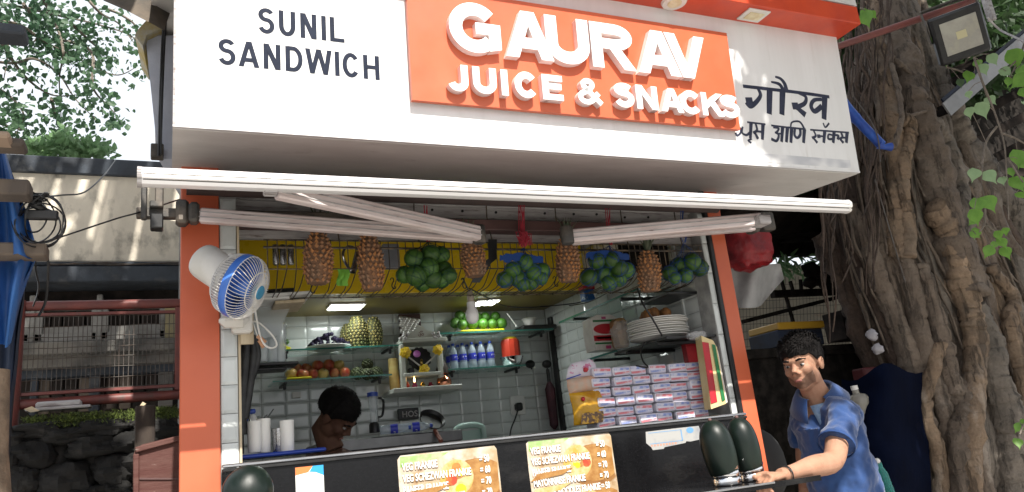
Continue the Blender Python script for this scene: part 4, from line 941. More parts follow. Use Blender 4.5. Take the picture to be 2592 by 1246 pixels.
# ---- small white temple shelf
YT = 1.62; M['temple'] = mat('white_marble_paint', (0.50, 0.51, 0.46), 0.4, col2=(0.42, 0.43, 0.39), scale=7, dirt=(0.4, 0.33, 0.25), dscale=14, dlo=.62, dhi=.85); M['copper'] = mat('copper', (0.65, 0.27, 0.16), 0.22, 1.0, rvar=.08); M['brass'] = mat('brass', (0.65, 0.45, 0.14), 0.25, 1.0)
tm = thing('temple_shelf', 'small white wooden temple with carved crest on the back wall', 'temple', G(1075, 990, YT))
def tb(name, x0, y0, x1, y1, y, d, m, par=tm, bev=.004):
    a = G((x0 + x1) / 2, (y0 + y1) / 2, y); k = MPP(a); q = MB(); q.box(a, ((x1 - x0) * k, d, (y1 - y0) * k), bev=bev); return q.build(name, m, par, 40)
tb('back_board', 1020, 865, 1118, 985, BACKY - .03, .02, M['temple']); tb('base_shelf', 980, 984, 1158, 996, YT - .02, .26, M['temple']); tb('middle_shelf', 1010, 948, 1108, 956, YT, .2, M['temple']); tb('top_moulding', 1006, 862, 1122, 872, YT, .2, M['temple'])
for x in (1012, 1108): tb('column', x, 872, x + 14, 985, YT - .06, .035, M['temple'], bev=.008)
q = MB(); 
f0 = lambda u, v, w: G(1065, 862, YT - .08) + Vector((u, w, v)) 
k = MPP(G(1065, 862, YT)); q.prism([(a * k, b * k) for a, b in ((-56, 0), (56, 0), (54, 10), (44, 14), (36, 8), (26, 22), (14, 26), (8, 34), (-8, 34), (-14, 26), (-26, 22), (-36, 8), (-44, 14), (-54, 10))], f0, -.01, .01); q.build('crest', M['temple'], tm)
v, f = textmesh('ॐ', .045); q = MB(); q.add([f0(p.x, p.y + .018, -.013) for p in v], f); q.build('om_sign', mat('om_brown', (0.16, 0.07, 0.06), .5), tm)
for sx_ in (-1, 1):
    q = MB()
    for i in range(9): q.ball(G(1065 + sx_ * random.uniform(30, 56), random.uniform(842, 862), YT - .09), random.uniform(.006, .014), 7, 5)
    q.build('carved_flower', M['rail_grey'], tm, 60)
tb('maroon_backing', 1010, 795, 1066, 858, BACKY - .02, .02, M['beam_maroon'])
q = MB()
for i in range(30): q.ball(G(1014 + 44 * ((i * 7) % 30) / 30, 806 + 40 * (i / 30), 1.7), (random.uniform(.018, .03), .014, random.uniform(.012, .018)), 7, 5)
o = tag(q.build('silver_flower_garland', mat('silver_foil', (0.5, 0.48, 0.46), .35, .6), None, 60), 'silver flower garland hanging above the temple crest', 'garland')
# deity mirror, flowers, pots
t = thing('oval_mirror', 'dark oval mirror with scalloped edge inside the temple', 'mirror', G(1060, 905, YT)); q = MB(); c = G(1062, 908, YT + .02); k = MPP(c)
pl = []
for i in range(48): w = 2 * PI * i / 48; rr = 30 * k * (1 + .06 * math.cos(w * 14)); pl.append((rr * math.cos(w), rr * .95 * math.sin(w)))
q.prism(pl, lambda u, v, w: c + Vector((u, w, v)), -.005, .005); q.build('backing', M['black'], t)
def flower(px, py, rp, y, col, lab):
    p = G(px, py, y); r = rp * MPP(p); t = thing('marigold_flower', lab, 'flower', p, 'flowers in the temple'); q = MB()
    for i in range(26):
        w = i * 2.4; rr = r * math.sqrt(i / 26); o = Vector((math.cos(w) * rr, -.4 * (r - rr) - .003, math.sin(w) * rr)); q.ball(p + o, (r * .32, r * .16, r * .32), 6, 4)
    q.build('petals', col, t, 60)
M['petal_y'] = mat('yellow_petal', (0.75, 0.55, 0.02), .6, col2=(0.7, 0.42, 0.02), scale=30); M['petal_m'] = mat('magenta_petal', (0.62, 0.14, 0.62), .5, col2=(0.7, 0.3, 0.7), scale=20)
flower(1026, 893, 13, YT - .09, M['petal_y'], 'yellow marigold on the fan end column of the temple'); flower(1108, 886, 12, YT - .09, M['petal_y'], 'yellow marigold on the bottle end column of the temple'); flower(1074, 936, 12, YT - .08, M['petal_y'], 'orange yellow marigold at the deity feet')
p = G(1055, 896, YT - .06); q = MB(); q.ball(p, (10 * MPP(p), .01, 9 * MPP(p)), 14, 8); tag(q.build('magenta_flower', M['petal_m'], None, 180), 'round magenta flower in front of the oval mirror', 'flower')
t = thing('deity_statuette', 'small golden statuette with silver ribbons in the temple', 'statuette', G(1068, 945, YT)); q = MB(); c = G(1068, 930, YT - .03); q.lathe([(.02, -.035), (.022, -.02), (.014, 0), (.016, .012), (.008, .02), (.011, .03), (.009, .042), (0.001, .055)], 12, Matrix.Translation(c)); q.build('figure', M['brass'], t, 60)
q = MB(); q.tube([G(1030, 900, YT - .05), G(1062, 926, YT - .05)], .005, 6); q.tube([G(1106, 896, YT - .05), G(1074, 926, YT - .05)], .005, 6); q.build('ribbon', M['white_plastic'], t)
p = G(1124, 968, YT - .05); k = MPP(p); q = MB(); q.lathe([(.02, -18 * k), (17 * k, -13 * k), (20 * k, 0), (16 * k, 11 * k), (10 * k, 14 * k), (9 * k, 19 * k), (13 * k, 22 * k), (12 * k, 22 * k), (0.001, 16 * k)], 24, Matrix.Translation(p)); tag(q.build('copper_pot', M['copper'], None, 60), 'shiny round copper pot on the temple base', 'pot')
p = G(1119, 930, YT - .04); q = MB(); q.lathe([(.012, -28 * k), (15 * k, -20 * k), (16 * k, -4 * k), (10 * k, 10 * k), (4 * k, 20 * k), (5 * k, 24 * k), (0.001, 32 * k)], 14, Matrix.Translation(p)); tag(q.build('dark_coconut', mat('coconut_husk', (0.04, 0.025, 0.02), .7, bump=.002, bscale=90), None, 40), 'dark coconut standing on the copper pot', 'coconut')
q = MB(); q.box(G(1040, 940, YT - .05), (.035, .03, .035), bev=.004); tag(q.build('incense_box', M['black'], None, 40), 'small black box beside the statuette', 'box')
for i, (px, py, c) in enumerate(((1030, 975, 'red'), (1050, 977, 'pink'), (1070, 975, 'gold'), (1090, 976, 'crimson'))):
    p = G(px, py, YT - .06); m = {'red': M['canister'], 'pink': mat('pink_tin', (0.5, 0.08, 0.18), .4), 'gold': M['brass'], 'crimson': mat('crimson_tin', (0.3, 0.02, 0.06), .4)}[c]
    q = MB(); q.lathe([(.010, -.015), (.016, -.01), (.017, .002), (.009, .01), (.011, .018), (0.001, .02)], 14, Matrix.Translation(p)); tag(q.build('offering_pot', m, None, 60), f'tiny {c} offering pot on the temple base', 'pot', 'offering pots on the temple base')
p = G(1049, 963, YT - .06); q = MB(); q.lathe([(.005, -.01), (.006, .005), (.003, .014), (0.001, .022)], 8, Matrix.Translation(p)); tag(q.build('oil_flame', mat('oil_flame', (1, .7, .3), .5, emit=(1.0, .62, .22), estr=6.0), None, 60), 'small flame burning on the temple base', 'flame')
p = G(1000, 988, YT); k = MPP(p); q = MB(); q.lathe([(13 * k, 0), (13 * k, 76 * k), (12 * k, 80 * k), (0.001, 80 * k)], 18, Matrix.Translation(p)); tag(q.build('incense_tube', mat('golden_tube', (0.55, 0.36, 0.12), .4, col2=(0.62, 0.5, 0.2), scale=3, stretch=(1, 1, 4)), None, 40), 'tall golden cardboard tube beside the temple', 'tube')

# ---- hanging bulb
p = G(1194, 785, .35); k = MPP(p); t = thing('hanging_bulb', 'white bulb in a lamp holder hanging on its cord from the rack', 'bulb', p)
q = MB(); q.lathe([(0.001, -36 * k), (9 * k, -34 * k), (15 * k, -26 * k), (17 * k, -14 * k), (15 * k, -2 * k), (11 * k, 4 * k), (11 * k, 20 * k), (0.001, 22 * k)], 20, Matrix.Translation(p)); q.build('globe', mat('opal_bulb', (0.86, 0.85, 0.85), .3), t, 60)
q = MB(); q.lathe([(8 * k, 20 * k), (9 * k, 22 * k), (9 * k, 40 * k), (5 * k, 52 * k), (0.001, 54 * k)], 16, Matrix.Translation(p)); q.build('socket', mat('ivory_socket', (.42, .36, .3), .4), t, 40)
q = MB(); q.tube(spline([p + Vector((0, 0, 52 * k)), G(1186, 735, .3), G(1176, 715, .1), G(1172, 706, RYF)], 5), .004, 6); q.tube(spline([p + Vector((0, 0, 56 * k)), G(1230, 752, .5), G(1280, 775, .8), G(1350, 778, 1.0), G(1440, 770, 1.0), G(1470, 765, 1.0)], 6), .0035, 6); q.build('cord', M['black'], t, 60)

# ---- back wall hardware and kitchen things
t = thing('wall_socket', 'white switch board with a black plug on the back wall', 'socket', G(1312, 1025, BACKY)); a = tb('plate', 1290, 1002, 1330, 1050, BACKY - .012, .02, M['paper'], t); tb('plug', 1304, 1020, 1322, 1040, BACKY - .04, .05, M['black'], t, .01)
q = MB(); q.tube(spline([G(1312, 1034, BACKY - .05), G(1304, 1060, BACKY - .06), G(1294, 1085, BACKY - .07), G(1290, 1110, BACKY - .07)], 5), .005, 6); q.build('cord', M['black'], t, 60)
for i, (px, py, L) in enumerate(((1342, 922, 12), (1384, 922, 54))):
    t = thing('black_ladle', ('round black ladle hung beside the bottle shelf', 'long black ladle hung above the umbrella')[i], 'ladle', G(px, py, 1.74)); c = G(px, py, 1.73); q = MB(); q.ball(c, (.034, .03, .028), 14, 8); q.build('bowl_end', M['black'], t, 180)
    q = MB(); q.tube([c + Vector((0, 0, -.02)), G(px + 4, py + L, 1.74)], .006, 6); q.build('handle', M['black'], t)
t = thing('folded_umbrella', 'folded dark maroon umbrella hanging on the back wall', 'umbrella', G(1392, 1000, 1.72)); M['umbrella'] = mat('maroon_umbrella', (0.045, 0.012, 0.02), .6, col2=(0.08, 0.02, 0.03), scale=12)
c = G(1392, 985, 1.72); k = MPP(c); q = MB(); q.lathe([(.008, -100 * k), (11 * k, -90 * k), (12 * k, -30 * k), (13 * k, 0), (7 * k, 14 * k), (.006, 22 * k)], 10, Matrix.Translation(c)); q.build('canopy', M['umbrella'], t, 30); q = MB(); q.tube([c + Vector((0, 0, 18 * k)), c + Vector((0, 0, 50 * k))], .012, 8); q.build('handle', M['black'], t)
q = MB(); q.box(G(1418, 1010, 1.70), (.03, .05, 1.1), bev=.004); fr_ = thing('refrigerator', 'dark fridge cabinet with black edge and maroon door in the back corner', 'fridge', G(1450, 1000, 1.7)); q.build('black_edge', M['black'], fr_, 40)
q = MB(); q.box(G(1458, 908, 1.74), (.16, .05, .28), bev=.004); q.build('door', M['beam_maroon'], fr_, 40)
for py in (864, 928): q = MB(); q.box(G(1428, py, 1.67), (.012, .004, .03)); q.build('sticker', M['paper'], fr_)
t = thing('plastic_chair', 'pale mint plastic chair behind the counter', 'chair', G(1190, 1110, 1.45)); M['mint'] = mat('mint_plastic', (0.40, 0.55, 0.50), .35)
c = G(1190, 1112, 1.45); k = MPP(c); q = MB(); q.tube(spline([c + Vector((-40 * k, 0, -.25)), c + Vector((-38 * k, 0, 10 * k)), c + Vector((-30 * k, 0, 30 * k)), c + Vector((0, 0, 35 * k)), c + Vector((30 * k, 0, 30 * k)), c + Vector((38 * k, 0, 10 * k)), c + Vector((40 * k, 0, -.25))], 5), .018, 8); q.build('frame', M['mint'], t, 60)
q = MB(); q.sheet([[c + Vector((x * k, .02 - .02 * math.cos(x / 25), z * k)) for x in (-34, -17, 0, 17, 34)] for z in (-40, -20, 0, 14, 22)]); q.build('backrest', M['mint'], t, 180)
q = MB(); q.box(c + Vector((0, .0, -.35)), (.4, .4, .03), bev=.01); q.build('seat', M['mint'], t, 40)
# steel cooking bench with griddle pan
t = thing('steel_bench', 'steel cooking bench behind the counter under the temple', 'bench', G(1040, 1110, 1.2)); a = G(940, 1105, 1.1); b = G(1148, 1090, 1.1)
q = MB(); q.box(((a.x + b.x) / 2 - .1, 1.35, (a.z + b.z) / 2 - .03), (b.x - a.x + .3, .5, .06), bev=.006); q.build('top', mat('dull_steel', (0.20, 0.20, 0.20), .4, .7, col2=(0.15, 0.15, 0.15), scale=8), t, 40)
for x in (a.x - .2, b.x): 
    for y in (1.14, 1.56): q = MB(); q.box((x, y, .7), (.04, .04, 1.4)); q.build('leg', M['steel'], t)
bz = (a.z + b.z) / 2
t = thing('griddle_pan', 'black round griddle pan tilted up on the steel bench', 'pan', G(1092, 1065, 1.15)); c = G(1092, 1066, 1.15); k = MPP(c); Mp = Matrix.Translation(c) @ Matrix.Rotation(R(48), 4, 'X') @ Matrix.Rotation(R(8), 4, 'Y')
q = MB(); q.lathe([(0.001, -.008), (28 * k, -.004), (34 * k, .014), (35 * k, .016), (34 * k, .018), (28 * k, .002), (0.001, -.002)], 28, Mp); q.build('plate', M['black'], t, 40); q = MB(); q.tube([Mp @ Vector((0, -33 * k, .0)), Mp @ Vector((0, -33 * k - .10, .02))], .012, 8); q.build('handle', mat('red_wood_handle', (0.25, 0.08, 0.05), .5), t, 60)
t = thing('menu_slate', 'small dark board with pale lettering on the back wall under the temple', 'board', G(1032, 1048, 1.74)); tb('panel', 1006, 1034, 1060, 1062, 1.75, .02, M['black'], t); v, f = textmesh('HOS', .05, .0008); c = G(1038, 1055, 1.738); q = MB(); q.add([c + Vector((p.x, 0, p.y)) for p in v], f); q.build('lettering', M['rail_grey'], t)
t = thing('blender_jug', 'clear mixer jug with blue lid behind the counter', 'jug', G(948, 1100, 1.0)); c = G(948, 1092, 1.15); k = MPP(c); q = MB(); q.lathe([(9 * k, 22 * k), (13 * k, 86 * k), (13.5 * k, 88 * k)], 18, Matrix.Translation(c)); q.build('body', M['clear'], t, 60); q = MB(); q.lathe([(14 * k, 87 * k), (14 * k, 97 * k), (6 * k, 99 * k), (0.001, 99 * k)], 18, Matrix.Translation(c)); q.build('lid', M['cap_blue'], t, 40); q = MB(); q.lathe([(13 * k, -4 * k), (13 * k, 16 * k), (10 * k, 22 * k), (0.001, 22 * k)], 18, Matrix.Translation(c)); q.build('base', M['black'], t, 40)
q = MB(); q.tube(spline([c + Vector((13 * k, -.01, 82 * k)), c + Vector((26 * k, -.01, 75 * k)), c + Vector((22 * k, -.01, 40 * k)), c + Vector((11 * k, -.01, 34 * k))], 5), .007, 6); q.build('handle', M['black'], t, 60)
for i, (px, py) in enumerate(((962, 1098), (1018, 1094))):
    p = G(px, py, 1.12); p.z = bz + .032; o = dup(bp_, ('water bottle lying on the bench beside the mixer jug', 'water bottle lying on the bench near the griddle'), p); o['label'] = ('water bottle lying on the bench beside the mixer jug', 'water bottle lying on the bench near the griddle')[i]; o['group'] = 'bottles lying on the steel bench'; o.rotation_euler = (R(90), R(20), R(80))
q = MB(); q.box(G(750, 1000, 1.775), (.05, .02, .035), bev=.003); tag(q.build('switch_plate', M['white_plastic'], None), 'white switch plate on the tiles under the apples', 'switch')

# ---- right hand side wall shelves and goods
def side_shelf(lab, pts, mcol, xin=2.16, name='glass_shelf'):
    (ax, ay), (bx, by) = pts; a = GX(ax, ay, xin); b = GX(bx, by, xin); z = (a.z + b.z) / 2; ya, yb = max(a.y, b.y), min(a.y, b.y); ya = min(ya, 1.74)
    t = thing(name, lab, 'shelf', (2.28, (ya + yb) / 2, z), 'shelves on the side wall'); q = MB(); q.box(((xin + INX1) / 2, (ya + yb) / 2, z - .006), (INX1 - xin, ya - yb, .010)); q.build('pane', M[mcol], t); q = MB(); q.box((xin - .002, (ya + yb) / 2, z - .006), (.003, ya - yb, .011)); q.build('edge', M['glass_edge'] if mcol == 'glass' else M['black'], t)
    for u in (.2, .8): q = MB(); q.box(((xin + INX1) / 2, ya + (yb - ya) * u, z - .02), (INX1 - xin, .02, .015), bev=.002); q.build('bracket', M['black'], t)
    return z, ya, yb

M['carton'] = mat('carton_print', (0.55, 0.42, 0.10), .6, col2=(0.62, 0.58, 0.45), scale=9, lo=.45, hi=.55)
slab('small_carton', 'yellow and cream carton lying in the far end of the wire rack', 'carton', 1488, 622, 1556, 680, .2, .12, M['carton'], .003, None, R(-8))
slab('dark_folded_cloth', 'dark folded cloth stuffed in the far end of the wire rack', 'cloth', 1560, 610, 1700, 690, .26, .05, M['black_gap'], .012, None, R(4))
zS1, _, _ = side_shelf('upper glass shelf on the side wall above the bread', ((1415, 810), (1615, 734)), 'glass')
zS2, _, _ = side_shelf('middle glass shelf on the side wall holding sandwich bread', ((1486, 906), (1575, 884)), 'glass')
zS3 = GX(1640, 868, 2.16).z; side_shelf('black shelf under the stack of white plates', ((1560, 882), (1690, 862)), 'black', 2.10, 'black_shelf')
zS4 = GX(1730, 712, 2.16).z; q = MB(); q.box((2.30, .24, zS4 - .01), (.18, .26, .014), bev=.003); t = tag(q.build('black_shelf', M['black'], None, 40), 'short black shelf under the net bag by the far post', 'shelf')
q = MB(); q.box((2.383, .24, (zS1 + zS3) / 2), (.012, .02, 1.1), bev=.002); q.build('pole', M['tile'], ki)
# plates
pc = G(1668, 850, .24); pc.z = zS3
q = MB(); r = 75 * MPP(pc); q.lathe([(0.001, .0), (r * .62, 0), (r * .7, .004), (r, .016), (r, .019), (r * .68, .008), (0.001, .005)], 32); pl0 = q.build('melamine_plate', M['melamine'], None, 40)
for i in range(9):
    o = pl0 if i == 0 else pl0.copy()
    if i: COL.objects.link(o)
    o.location = pc + Vector((random.uniform(-.008, .008), random.uniform(-.008, .008), .0105 * i)); o.rotation_euler = (R(random.uniform(-1, 1)), R(random.uniform(-1, 1)), i)
    tag(o, 'white plate ' + ('at the bottom of', 'second from the bottom of', 'third from the bottom of', 'fourth from the bottom of', 'in the middle of', 'fourth from the top of', 'third from the top of', 'second from the top of', 'on top of')[i] + ' the stack on the black shelf', 'plate', 'stacked white plates')
q = MB()
for i in range(9): q.ball(pc + Vector((random.uniform(-.05, .09), random.uniform(-.04, .06), .125 + random.uniform(0, .03))), random.uniform(.014, .03), 8, 6, jit=.4, sd=i)
tag(q.build('fried_snack', mat('fried_brown', (0.32, 0.14, 0.04), .7, col2=(0.15, 0.07, 0.03), scale=20, bump=.002), None, 180), 'golden brown fried snacks heaped on the top plate', 'food')
# crumpled clear bag beside the plates
def crumple(name, c, size, m, lab, cat, sd, n=16, amp=.35, par=None):
    q = MB(); g = []
    c = Vector(c)
    for i in range(n + 1):
        th = PI * i / n; row = []
        for k in range(n + 1):
            w = 2 * PI * k / n; u = Vector((math.sin(th) * math.cos(w), math.sin(th) * math.sin(w), math.cos(th)))
            uu = Vector((math.copysign(abs(u.x) ** .7, u.x), math.copysign(abs(u.y) ** .7, u.y), math.copysign(abs(u.z) ** .7, u.z)))
            f = 1 + amp * noise.noise(u * 2.6 + Vector((sd, 0, sd))) + amp * .5 * noise.noise(u * 7 + Vector((sd, 3, 0)))
            row.append(c + Vector((uu.x * size[0] * f, uu.y * size[1] * f, uu.z * size[2] * f)))
        g.append(row)
    q.sheet(g); o = q.build(name, m, par, 180)
    return tag(o, lab, cat) if lab else o
crumple('plastic_bag', G(1580, 850, .42), (.06, .06, .07), M['plastic_film'], 'crumpled clear plastic bag beside the stack of plates', 'bag', 3)
# loaf in printed bag
M['bread'] = mat('bread_crust', (0.40, 0.22, 0.09), .7, col2=(0.55, 0.38, 0.18), scale=9); M['red_print'] = mat('red_print', (0.45, 0.02, 0.03), .4, col2=(0.35, 0.02, 0.03), scale=12); M['green_print'] = mat('green_print', (0.02, 0.16, 0.05), .4); M['wrap_white'] = mat('white_wrapper', (0.66, 0.64, 0.60), .3, col2=(0.55, 0.5, 0.45), scale=10, bump=.002, bscale=30)
M['wrap_red'] = mat('red_wrapper', (0.48, 0.03, 0.035), .25, col2=(0.36, 0.02, 0.03), scale=10, bump=.003, bscale=25); M['wrap_yellow'] = mat('yellow_wrapper', (0.66, 0.54, 0.28), .3, col2=(0.6, 0.45, 0.2), scale=8)
M['nap_pink'] = mat('pink_print', (0.42, 0.05, 0.16), .5)
def fpl(px, py, y):
    c = G(px, py, y); k = MPP(c); return c, k
t = thing('bread_packet', 'white and red printed bread packet standing on the side shelf', 'bread', G(1520, 890, .62)); c, k = fpl(1522, 845, .62)
q = MB(); pl = [(-36, -44), (36, -44), (39, 0), (36, 36), (20, 44), (-20, 44), (-37, 36), (-39, 0)]; q.prism([(a * k, b * k) for a, b in pl], lambda u, v, w: c + Vector((u, w, v)), -.05, .05); q.build('wrapper', M['wrap_white'], t, 25)
def strip(par, x0, y0, x1, y1, m, nm='print'):
    q = MB(); q.prism([(x0 * k, y0 * k), (x1 * k, y0 * k), (x1 * k, y1 * k), (x0 * k, y1 * k)], lambda u, v, w: c + Vector((u, w, v)), -.053, -.0505); q.build(nm, m, par)
strip(t, -34, 26, 34, 31, M['green_print'])
q = MB(); q.prism([((px) * k, (py) * k) for px, py in arc(0, 8, 35, 13, 0, 360, 20)[:-1]], lambda u, v, w: c + Vector((u, w, v)), -.0535, -.0508); q.build('print', M['red_print'], t)
strip(t, -37, -22, 37, -8, M['red_print']); strip(t, -30, -17, 22, -12, M['wrap_yellow'], 'print'); strip(t, -20, 5, 16, 11, M['wrap_yellow'], 'print'); strip(t, -8, 33, 4, 39, M['nap_pink'], 'print'); strip(t, -6, -42, 8, -34, M['nap_pink'], 'print'); strip(t, -35, -30, 35, -26, M['green_print'])
t = thing('bread_loaf', 'brown bread loaf in clear film next to the printed packet', 'bread', G(1565, 880, .5)); c, k = fpl(1568, 845, .52); q = MB(); q.box(c, (30 * k, .1, 75 * k), bev=.015); q.build('loaf', M['bread'], t, 60)
# tall red / yellow / green bag leaning at the far jamb
t = thing('bread_bag', 'tall red, yellow and green printed bread bag leaning on the tiled far jamb', 'bread bag', G(1790, 1040, .08)); ya_ = -.035
def quadp(m, nm, P, th=.03, y=ya_, bev=False):
    q = MB(); vs = [G(a, b, y) for a, b in P]; n = len(vs); back = [v + Vector((.01, th, 0)) for v in vs]
    q.add(vs + back, [tuple(range(n)), tuple(range(n, 2 * n))[::-1]] + [(i, n + i, n + (i + 1) % n, (i + 1) % n) for i in range(n)]); return q.build(nm, m, t)
quadp(M['wrap_red'], 'red_side', [(1735, 870), (1742, 855), (1775, 852), (1800, 1030), (1765, 1032)], .05, .16)
quadp(M['wrap_yellow'], 'front_panel', [(1775, 850), (1805, 862), (1815, 880), (1838, 1022), (1800, 1036)], .06, ya_ - .01)
quadp(M['red_print'], 'print', [(1777, 866), (1790, 868), (1812, 1018), (1800, 1022)], .002, ya_ - .014); quadp(M['green_print'], 'print', [(1802, 872), (1807, 874), (1832, 1012), (1828, 1016)], .002, ya_ - .014)
quadp(M['wrap_white'], 'white_side', [(1807, 865), (1818, 890), (1842, 1018), (1836, 1022)], .05, ya_ - .005)
crumple('bag_neck', G(1762, 850, ya_ + .03), (.05, .03, .02), M['plastic_film'], None, None, 5, 10, par=t)
# napkin packets, stacked in rows
M['nap'] = mat('napkin_wrap', (0.62, 0.60, 0.66), .35, col2=(0.50, 0.50, 0.66), scale=6, bump=.001, bscale=30); M['nap_red'] = mat('napkin_red', (0.52, 0.15, 0.18), .4, col2=(0.58, 0.45, 0.5), scale=45, lo=.45, hi=.6); M['nap_blue'] = mat('napkin_blue', (0.20, 0.25, 0.50), .4, col2=(0.52, 0.52, 0.62), scale=45, lo=.42, hi=.58)
yn = .045; nb0 = GZ(1522, 1078, 1.465); 
xL = G(1512, 1060, yn).x; xR = G(1800, 1040, yn).x; zt_ = G(1650, 922, yn).z; nc, nr = 6, 6; wn_ = (xR - xL) / nc; hn = (zt_ - 1.465) / nr
npk = None
for j in range(nr):
    for i in range(nc):
        if npk is None:
            npk = thing('napkin_packet', 'x', 'napkins'); q = MB(); q.box((0, .045, hn / 2), (wn_ * .97, .10, hn * .96), bev=.006); q.build('wrapper', M['nap'], npk, 50)
            q = MB(); q.prism([(-wn_ * .44, hn * .60), (wn_ * .40, hn * .54), (wn_ * .42, hn * .80), (-wn_ * .2, hn * .86), (-wn_ * .43, hn * .82)], lambda u, v, w: Vector((u, w, v)), -.0062, -.0048); q.build('print', M['nap_blue'], npk)
            q = MB(); q.prism([(-wn_ * .42, hn * .14), (wn_ * .40, hn * .2), (wn_ * .42, hn * .42), (-wn_ * .44, hn * .38)], lambda u, v, w: Vector((u, w, v)), -.0062, -.0048); q.build('print', M['nap_red'], npk); o = npk
        else: o = copy_tree(npk)
        rows = ('bottom', 'second lowest', 'third lowest', 'fourth lowest', 'fifth lowest', 'top')
        o['label'] = f'napkin packet in the {rows[j]} layer of the stack, {("nearest the yellow bag", "second from the yellow bag", "third from the yellow bag", "fourth from the yellow bag", "fifth from the yellow bag", "nearest the far post")[i]}'
        o['group'] = 'napkin packets stacked on the counter'; o.location = (xL + wn_ * (i + .5) + random.uniform(-.003, .003), yn + random.uniform(-.008, .02), 1.466 + hn * j); o.rotation_euler = (R(random.uniform(-2, 2)), R(random.uniform(-2, 2)), R(random.uniform(-7, 7))); o.scale = (random.uniform(.92, 1.0), random.uniform(.9, 1.05), random.uniform(.9, 1.0))
        if (i + j * 2) % 3 == 1 and npk is not o:
            ch = [c_ for c_ in o.children if c_.name.startswith('print')]
            for c_ in ch:
                c_.data = c_.data.copy(); c_.data.materials[0] = M['nap_red'] if c_.data.materials[0] == M['nap_blue'] else M['nap_blue']
# yellow snack bag
t = thing('snack_bag', 'yellow snack packet with clear knotted top standing by the napkins', 'snack bag', G(1470, 1080, .05)); M['snack'] = mat('snack_yellow', (0.50, 0.27, 0.015), .22, col2=(0.36, 0.15, 0.015), scale=5, lo=.5, hi=.6, dirt=(0.10, 0.06, 0.02), dscale=14, dlo=.62, dhi=.68, bump=.006, bscale=14)

def pillow(name, L, Rr, y, bulge, m, wr=.006):
    q = MB(); g = []; n = 14; nj = 10
    La = spline([(a, b, 0) for a, b in L], 5); Ra = spline([(a, b, 0) for a, b in Rr], 5)
    for side in (1, -1):
        g = []
        for a, b in zip(La, Ra):
            row = []
            for i in range(n + 1):
                u = i / n; v = La.index(a) / (len(La) - 1); bb = bulge * math.sqrt(max(0, 1 - (2 * u - 1) ** 2)) * math.sqrt(max(.04, 1 - abs(2 * v - 1) ** 3)); p = G(a.x + (b.x - a.x) * u, a.y + (b.y - a.y) * u, y); p.y -= side * bb + wr * noise.noise(p * 38) + wr * noise.noise(p * 90 + Vector((4, 0, 0))); row.append(p)
            g.append(row)
        q.sheet(g)
    return q.build(name, m, t, 180)
pillow('clear_top', [(1447, 920), (1437, 935), (1434, 962)], [(1492, 908), (1508, 925), (1510, 950)], .075, .012, mat('printed_film', (0.50, 0.46, 0.52), .22, col2=(0.45, 0.13, 0.25), scale=34, lo=.58, hi=.63, stretch=(1, 1, 1)), .008)
pillow('cloudy_band', [(1434, 960), (1435, 975), (1440, 998)], [(1510, 948), (1514, 966), (1518, 988)], .075, .026, mat('cloudy_film', (0.40, 0.31, 0.24), .25, col2=(0.48, 0.27, 0.18), scale=26))
pillow('packet', [(1440, 996), (1446, 1020), (1452, 1052), (1453, 1078)], [(1518, 986), (1524, 1012), (1527, 1044), (1525, 1070)], .075, .042, M['snack'])
pillow('brown_print', [(1474, 1046), (1472, 1060), (1470, 1074)], [(1527, 1040), (1528, 1054), (1526, 1069)], .034, .003, mat('brown_print', (0.10, 0.055, 0.03), .4, col2=(0.42, 0.24, 0.03), scale=60, lo=.5, hi=.56), .001)
q = MB(); q.tube([G(1434, 960, .066), G(1470, 948, .06)], .0022, 5); q.build('blue_tie', M['cap_blue'], t)
q = MB(); q.ball(G(1482, 936, .06), .011, 8, 6, jit=.5, sd=3); q.ball(G(1476, 1010, .034), .009, 8, 6, jit=.5, sd=5); q.build('red_mark', M['red_print'], t, 60)
# little radio tin and wires over the side shelf
t = thing('blue_tin', 'blue tin with red lid and white cable clip on the upper side shelf', 'tin', G(1487, 760, .95)); c = G(1487, 748, 1.0); k = MPP(c); q = MB(); q.box(c, (30 * k, .06, 30 * k), bev=.006); q.build('body', mat('blue_tin', (0.02, 0.1, 0.32), .35, col2=(0.3, 0.4, 0.5), scale=30, lo=.6, hi=.64), t, 40); q = MB(); q.box(c + Vector((0, 0, 18 * k)), (34 * k, .064, 9 * k), bev=.003); q.build('lid', M['red_print'], t, 40)
q = MB(); cc = c + Vector((20 * k, -.04, -2 * k)); q.tube([cc + Vector((math.cos(a) * 9 * k, 0, math.sin(a) * 9 * k)) for a in [i * .5 for i in range(1, 12)]], .005, 6); q.build('cable_clip', M['white_plastic'], t, 60)
q = MB(); q.tube(spline([G(1500, 742, .9), G(1560, 725, .6), G(1600, 705, .3)], 5), .004, 6); q.tube(spline([G(1440, 774, 1.0), G(1490, 765, .95), G(1540, 740, .7)], 5), .003, 6); q.tube(spline([G(1614, 730, .1), G(1625, 765, .0), G(1650, 805, -.02), G(1676, 850, .02)], 5), .0045, 6); q.tube(spline([G(1632, 866, .2), G(1622, 890, .15), G(1628, 915, .1), G(1640, 930, .06), G(1610, 926, .06)], 5), .004, 6)
tag(q.build('black_cable', M['black'], None, 60), 'loose black cables looping over the side wall shelves', 'cable')
